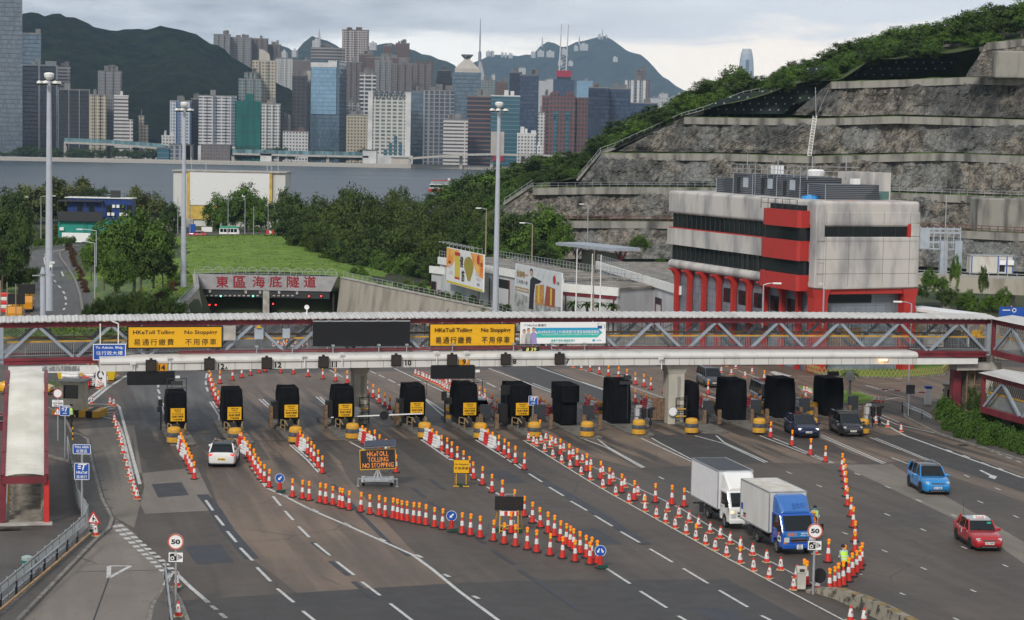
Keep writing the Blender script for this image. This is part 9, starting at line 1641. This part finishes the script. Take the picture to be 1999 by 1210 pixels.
for i in range(95):
 u=rnd.random();px=860+1160*u;v=rnd.random()**.8;Bq=[(850,470),(940,430),(980,408),(1045,362),(1132,345),(1176,294),(1335,224),(1480,188),(1560,160),(1640,155),(1700,118),(1880,98),(2100,66)];Tq=[(850,450),(940,400),(1040,350),(1110,318),(1190,292),(1240,268),(1330,228),(1420,196),(1480,182),(1560,152),(1640,122),(1760,98),(1850,80),(1930,56),(2100,20)];a,b=at(*lerp_px(Bq,(px-850)/1250),436-50*u),at(*lerp_px(Tq,(px-850)/1250),470-40*u);p=a.lerp(b,v);s=rnd.uniform(2.2,3.8);t=thing('scrub_bush','low green scrub bush filling the gaps between the ridge trees','shrub',p-V((0,0,.4)),rnd.uniform(0,6),'scrub bushes on the ridge');c=link('crown',TP['dbB'[i%3]][0],t);c.scale=(s,s,s*rnd.uniform(.8,1.2))
def shrub(px,yb,y,wpx,hpx,kind,label,group,name='shrub',ground=True):
 t=tree(px,yb-hpx,yb,y,wpx,kind,label,group,name,'shrub')
n=0
for px,yb,w,h in((1846,818,52,46),(1862,838,60,50),(1884,852,58,50),(1906,836,50,40),(1930,838,56,44),(1926,866,48,44),(1945,862,46,42),(1968,872,46,42),(1984,878,42,40),(2002,885,44,44),(1995,842,50,40),(1912,822,60,70),(1895,806,40,34)):
 n+=1;g=G(px,yb,.2);shrub(px,yb+4,g.y,w*.76,h,'dd'[n%2]if n>11 else 's','clipped round shrub behind the guardrail, %s from the corner'%ordw(n),'clipped shrubs behind the right guardrail','round_shrub')
for i in range(17):px=175+i*11;yb=625-rnd.uniform(0,6);shrub(px,yb,226+rnd.uniform(-3,3),34,52-abs(i-8)*2.2+rnd.uniform(-5,5),'d' if i%3 else 'D','spiky dark juniper clump before the lawn, %s from the road'%ordw(i+1),'junipers behind the footbridge','juniper')
for i in range(26):
 u=i/25;px=133+u*65 if i<14 else 275+(i-14)*8;yb=486+u*170 if i<14 else 622-(i-14)*7.5;shrub(px,yb,(at(px,yb,300).y,(CAMZ+1.6)/((yb-260)/F))[1],15 if i<14 else 26,16 if i<14 else 22,'r' if i<14 or i%3==0 else 'b',('rust leaved hedge plant lining the curving road, %s from the bend'%ordw(i+1))if i<14 else('flowering shrub up the slope left of the portal, %s from the bridge'%ordw(i-13)),'rusty hedge plants' if i<14 else 'flowering shrubs left of the portal')
for i in range(34):
 u=i/33;px=672+u*330;yb=546+u*66+rnd.uniform(-4,4)-(10 if i%3==0 else 0);y=(CAMZ+1.4)/((yb-273)/F);shrub(px,yb,y,rnd.uniform(18,30),rnd.uniform(10,18),'bdBbr'[i%5],'flowering bed shrub above the retaining wall, %s from the portal'%ordw(i+1),'bed shrubs above the retaining wall')
for i,(px,yb,w,h)in enumerate(((350,500,18,22),(365,505,16,16),(352,520,18,16),(375,522,14,14),(660,540,40,20),(700,545,44,26),(845,556,40,40),(870,548,30,20),(1815,560,30,36),(1850,590,40,30),(1890,600,44,34),(1930,606,36,30),(1800,575,30,20),(1960,590,30,30),(1865,545,22,46),(1920,560,20,40),(1250,480,44,22),(1290,520,30,16),(1340,250,60,14),(1245,306,50,10),(1590,330,60,8),(1500,298,60,8),(1840,560,30,20))):
 y=[380,376,360,352,330,325,318,315,262,250,240,232,255,240,275,270,372,350,418,412,392,410,262][i];shrub(px,yb,y,w,h,'dbB'[i%3],'loose wild bush %s'%['on the lawn beside the portal mast','second on the lawn by the mast','third on the lawn by the mast','small one lowest on the lawn','at the lawn edge under the wood','under the wood near the portal wall','left of the grey lean-to','behind the grey lean-to','on the bank right of the office block','on the brown bank below the slip road','among bamboo stakes on the bank','lowest on the brown bank','beside the last red column','at the blue direction sign','tall thin by the gantry','thin sapling by the slip road','on the lowest rock face','by the depot gutter','hanging on the fourth bench left end','hanging on the third bench left end','along the third bench right of the ladder','along the third bench above the plant','under the slip road bridge'][i],None)
for i in range(10):px=2+i*7;yb=562-i*2;shrub(px,yb,292,22,22,'d','dark hedge clump below the left edge trees, %s from the edge'%ordw(i+1),'dark hedge left of the road','hedge_plant')
for i in range(9):px=70+i*9;shrub(px,478-i*.7,405,18,12,'b','bright hedge plant beyond the road bend, %s from the left'%ordw(i+1),'bright hedge beyond the road bend','hedge_plant')
def palm(px,yb,y,hpx,wpx,label):
 a,b=at(px,yb,y),at(px,yb-hpx,y);h=b.z-a.z;w=wpx*y/F/2;t=thing('cycad_palm',label,'palm',a,0,'cycad palms');MB(BARK).tube([(0,0,-.2),(0,0,h*.62)],[w*.16,w*.12],8).build('trunk',t);m=MB(LFD);r=random.Random(px)
 for i in range(30):
  q=2*pi*i/30*2.4;el=r.uniform(-.2,1.0);d=V((cos(q),sin(q),0));p0=V((0,0,h*.6));pts=[p0+d*w*f*cos(el*.5)+V((0,0,(sin(el)*f*w*.9-f*f*w*.55)))for f in(0,.35,.7,1)];sd=V((-d.y,d.x,0))
  for k in range(3):m.add([pts[k]+sd*w*.12,pts[k]-sd*w*.12,pts[k+1]-sd*w*(.1 if k<2 else .02),pts[k+1]+sd*w*(.1 if k<2 else .02)],[(0,1,2,3)])
 m.build('crown',t)
for a in((1118,612,243,34,40,'first cycad palm before the maroon framed garage'),(1146,612,243,32,40,'second cycad palm before the maroon framed garage'),(1170,612,244,30,34,'third cycad palm before the maroon framed garage'),(1195,614,243,32,38,'cycad palm at the right of the maroon framed garage'),(1621,772,184,42,44,'cycad palm behind the last booth'),(1658,765,182,62,46,'taller cycad palm on the grass island')):palm(*a)
for i in range(58):
 px=(rnd.uniform(-5,130)if i<16 else rnd.uniform(130,310)if i<28 else rnd.uniform(440,720));tree(px,283+rnd.uniform(0,12)+px*.008,308+px*.01,1856,rnd.uniform(18,34),'dD'[i%2],'dark tree on the far shore, %s along the water'%ordw(i+1)if i<58 else '','trees on the far shore')
def lawn(name,pts,m,h=.05,world=False):
 P2=[((GZ(x,y,-1.5)).x,(GZ(x,y,-1.5)).y)for x,y in pts]if not world else pts;xs=[p[0]for p in P2];ys=[p[1]for p in P2];mb=MB(m);n=46;x0,x1,y0,y1=min(xs),max(xs),min(ys),max(ys);V_={}
 for j in range(n):
  for i in range(n):
   cx,cy=x0+(x1-x0)*(i+.5)/n,y0+(y1-y0)*(j+.5)/n
   if inpoly(cx,cy,P2)and not(inpoly(cx,cy,TRENCH)):
    q=[(x0+(x1-x0)*a/n,y0+(y1-y0)*b/n)for a,b in((i,j),(i+1,j),(i+1,j+1),(i,j+1))];mb.add([(a,b,zt(a,b)+h)for a,b in q],[(0,1,2,3)])
 tag(mb.build(name,smooth=True),kind='structure')
lawn('lawn',[(-72,316),(-58,360),(-80,455),(-20,462),(8,400),(-2,330),(-20,316)],GRASS,.09,True);lawn('bank_grass',[(-70,228),(-46,228),(-47,300),(-52,330),(-72,330),(-80,290)],GRASST,.05,True);lawn('verge',[(-26,316.5),(-3,275.5),(6,246),(17,225),(30,225),(22,250),(10,290),(-8,330)],GRASS,.05,True);lawn('woodland_floor',[(-22,318),(5,318),(30,330),(30,480),(-60,480),(-58,440),(-20,400)],mat('woodland_soil',(.03,.035,.015),.95,var=.3,scale=.5),.12,True)
def tufts():
 mb=MB(leafmat('grass_blade',(.15,.24,.022),(.1,.17,.016),(.2,.28,.04)));r=random.Random(3)
 for i in range(9000):
  x,y=r.uniform(-74,0),r.uniform(317,460)
  if i%3==0:x,y=r.uniform(-56,-46),r.uniform(232,318)
  elif x>-20 and y>390 or x>-3-(y-330)*.2 and y>330:continue
  if inpoly(x,y,TRENCH):continue
  z=zt(x,y)+.05;a=r.uniform(0,3.1);w=r.uniform(.1,.3);h=r.uniform(.06,.2)*(1+max(0,noise.noise((x*.2,y*.2,0)))*1.6);c,s=cos(a)*w,sin(a)*w;mb.add([(x-c,y-s,z),(x+c,y+s,z),(x+c*.3+.1,y+s*.3,z+h),(x-c*.5,y-s*.5,z+h*.8)],[(0,1,2,3)])
 tag(mb.build('grass'),kind='stuff')
tufts()
def far_road(name,pts,w,m,h):
 mb=MB(m);ps=[GZ(x,y,-1.62)for x,y in pts];n=len(ps);L=[];Rr=[]
 for i,p in enumerate(ps):d=ps[min(i+1,n-1)]-ps[max(i-1,0)];d.z=0;d.normalize();q=V((-d.y,d.x,0))*w/2;L.append(V((p.x+q.x,p.y+q.y,zt(p.x,p.y)+h)));Rr.append(V((p.x-q.x,p.y-q.y,zt(p.x,p.y)+h)))
 mb.add(L+Rr,[(n+i,n+i+1,i+1,i)for i in range(n-1)]);tag(mb.build(name),kind='structure')
CR=[(120,640),(122,610),(122,580),(116,550),(104,525),(97,508),(100,497),(118,489),(150,484)]
far_road('slip_road',CR,8.2,LANEG,.13);far_road('kerb_line',[(x+44-(i*4.6 if i<8 else 36),y)for i,(x,y)in enumerate(CR)],.35,KERB,.2)
far_road('slip_road_line',[(91,540),(84,520),(82,508),(88,500),(104,494),(132,489)],.3,MARKM,.16);far_road('slip_road_line',[(94,540),(88,520),(86,508),(92,501)],.25,MARKM,.165)
for a in(((106,552),(109,556)),((114,562),(118,566)),((123,572),(126,577)),((127,582),(129,588)),((129,594),(128,598)),((126,604),(124,608)),((120,536),(124,545)),((72,538),(76,545))):far_road('slip_road_line',a,.3,MARKM,.17)
far_road('depot_yard',[(20,600),(20,640)],22,PAVE,.06);far_road('shore_road',[(150,468),(330,463),(470,461),(600,463)],9,ASPH,.2);lawn('yard',[(6,224),(60,224),(70,262),(52,300),(24,300),(16,262)],PALE,.06,True)
far_road('park_yard',[(-40,600),(60,620)],30,PAVE,.05)
def haze():
 mt=bpy.data.materials.new('haze_air');mt.use_nodes=True;nt=mt.node_tree
 nt.nodes.remove(nt.nodes['Principled BSDF']);v=nt.nodes.new('ShaderNodeVolumePrincipled')
 v.inputs['Color'].default_value=(.5,.72,1.,1);v.inputs['Density'].default_value=HAZE;v.inputs['Anisotropy'].default_value=0
 nt.links.new(v.outputs[0],nt.nodes['Material Output'].inputs['Volume'])
 b=MB(mt).bb(-9000,9000,-80,10300,-12,570)
 tag(b.build('haze'),kind='stuff')
HAZE=5.2e-5
haze()
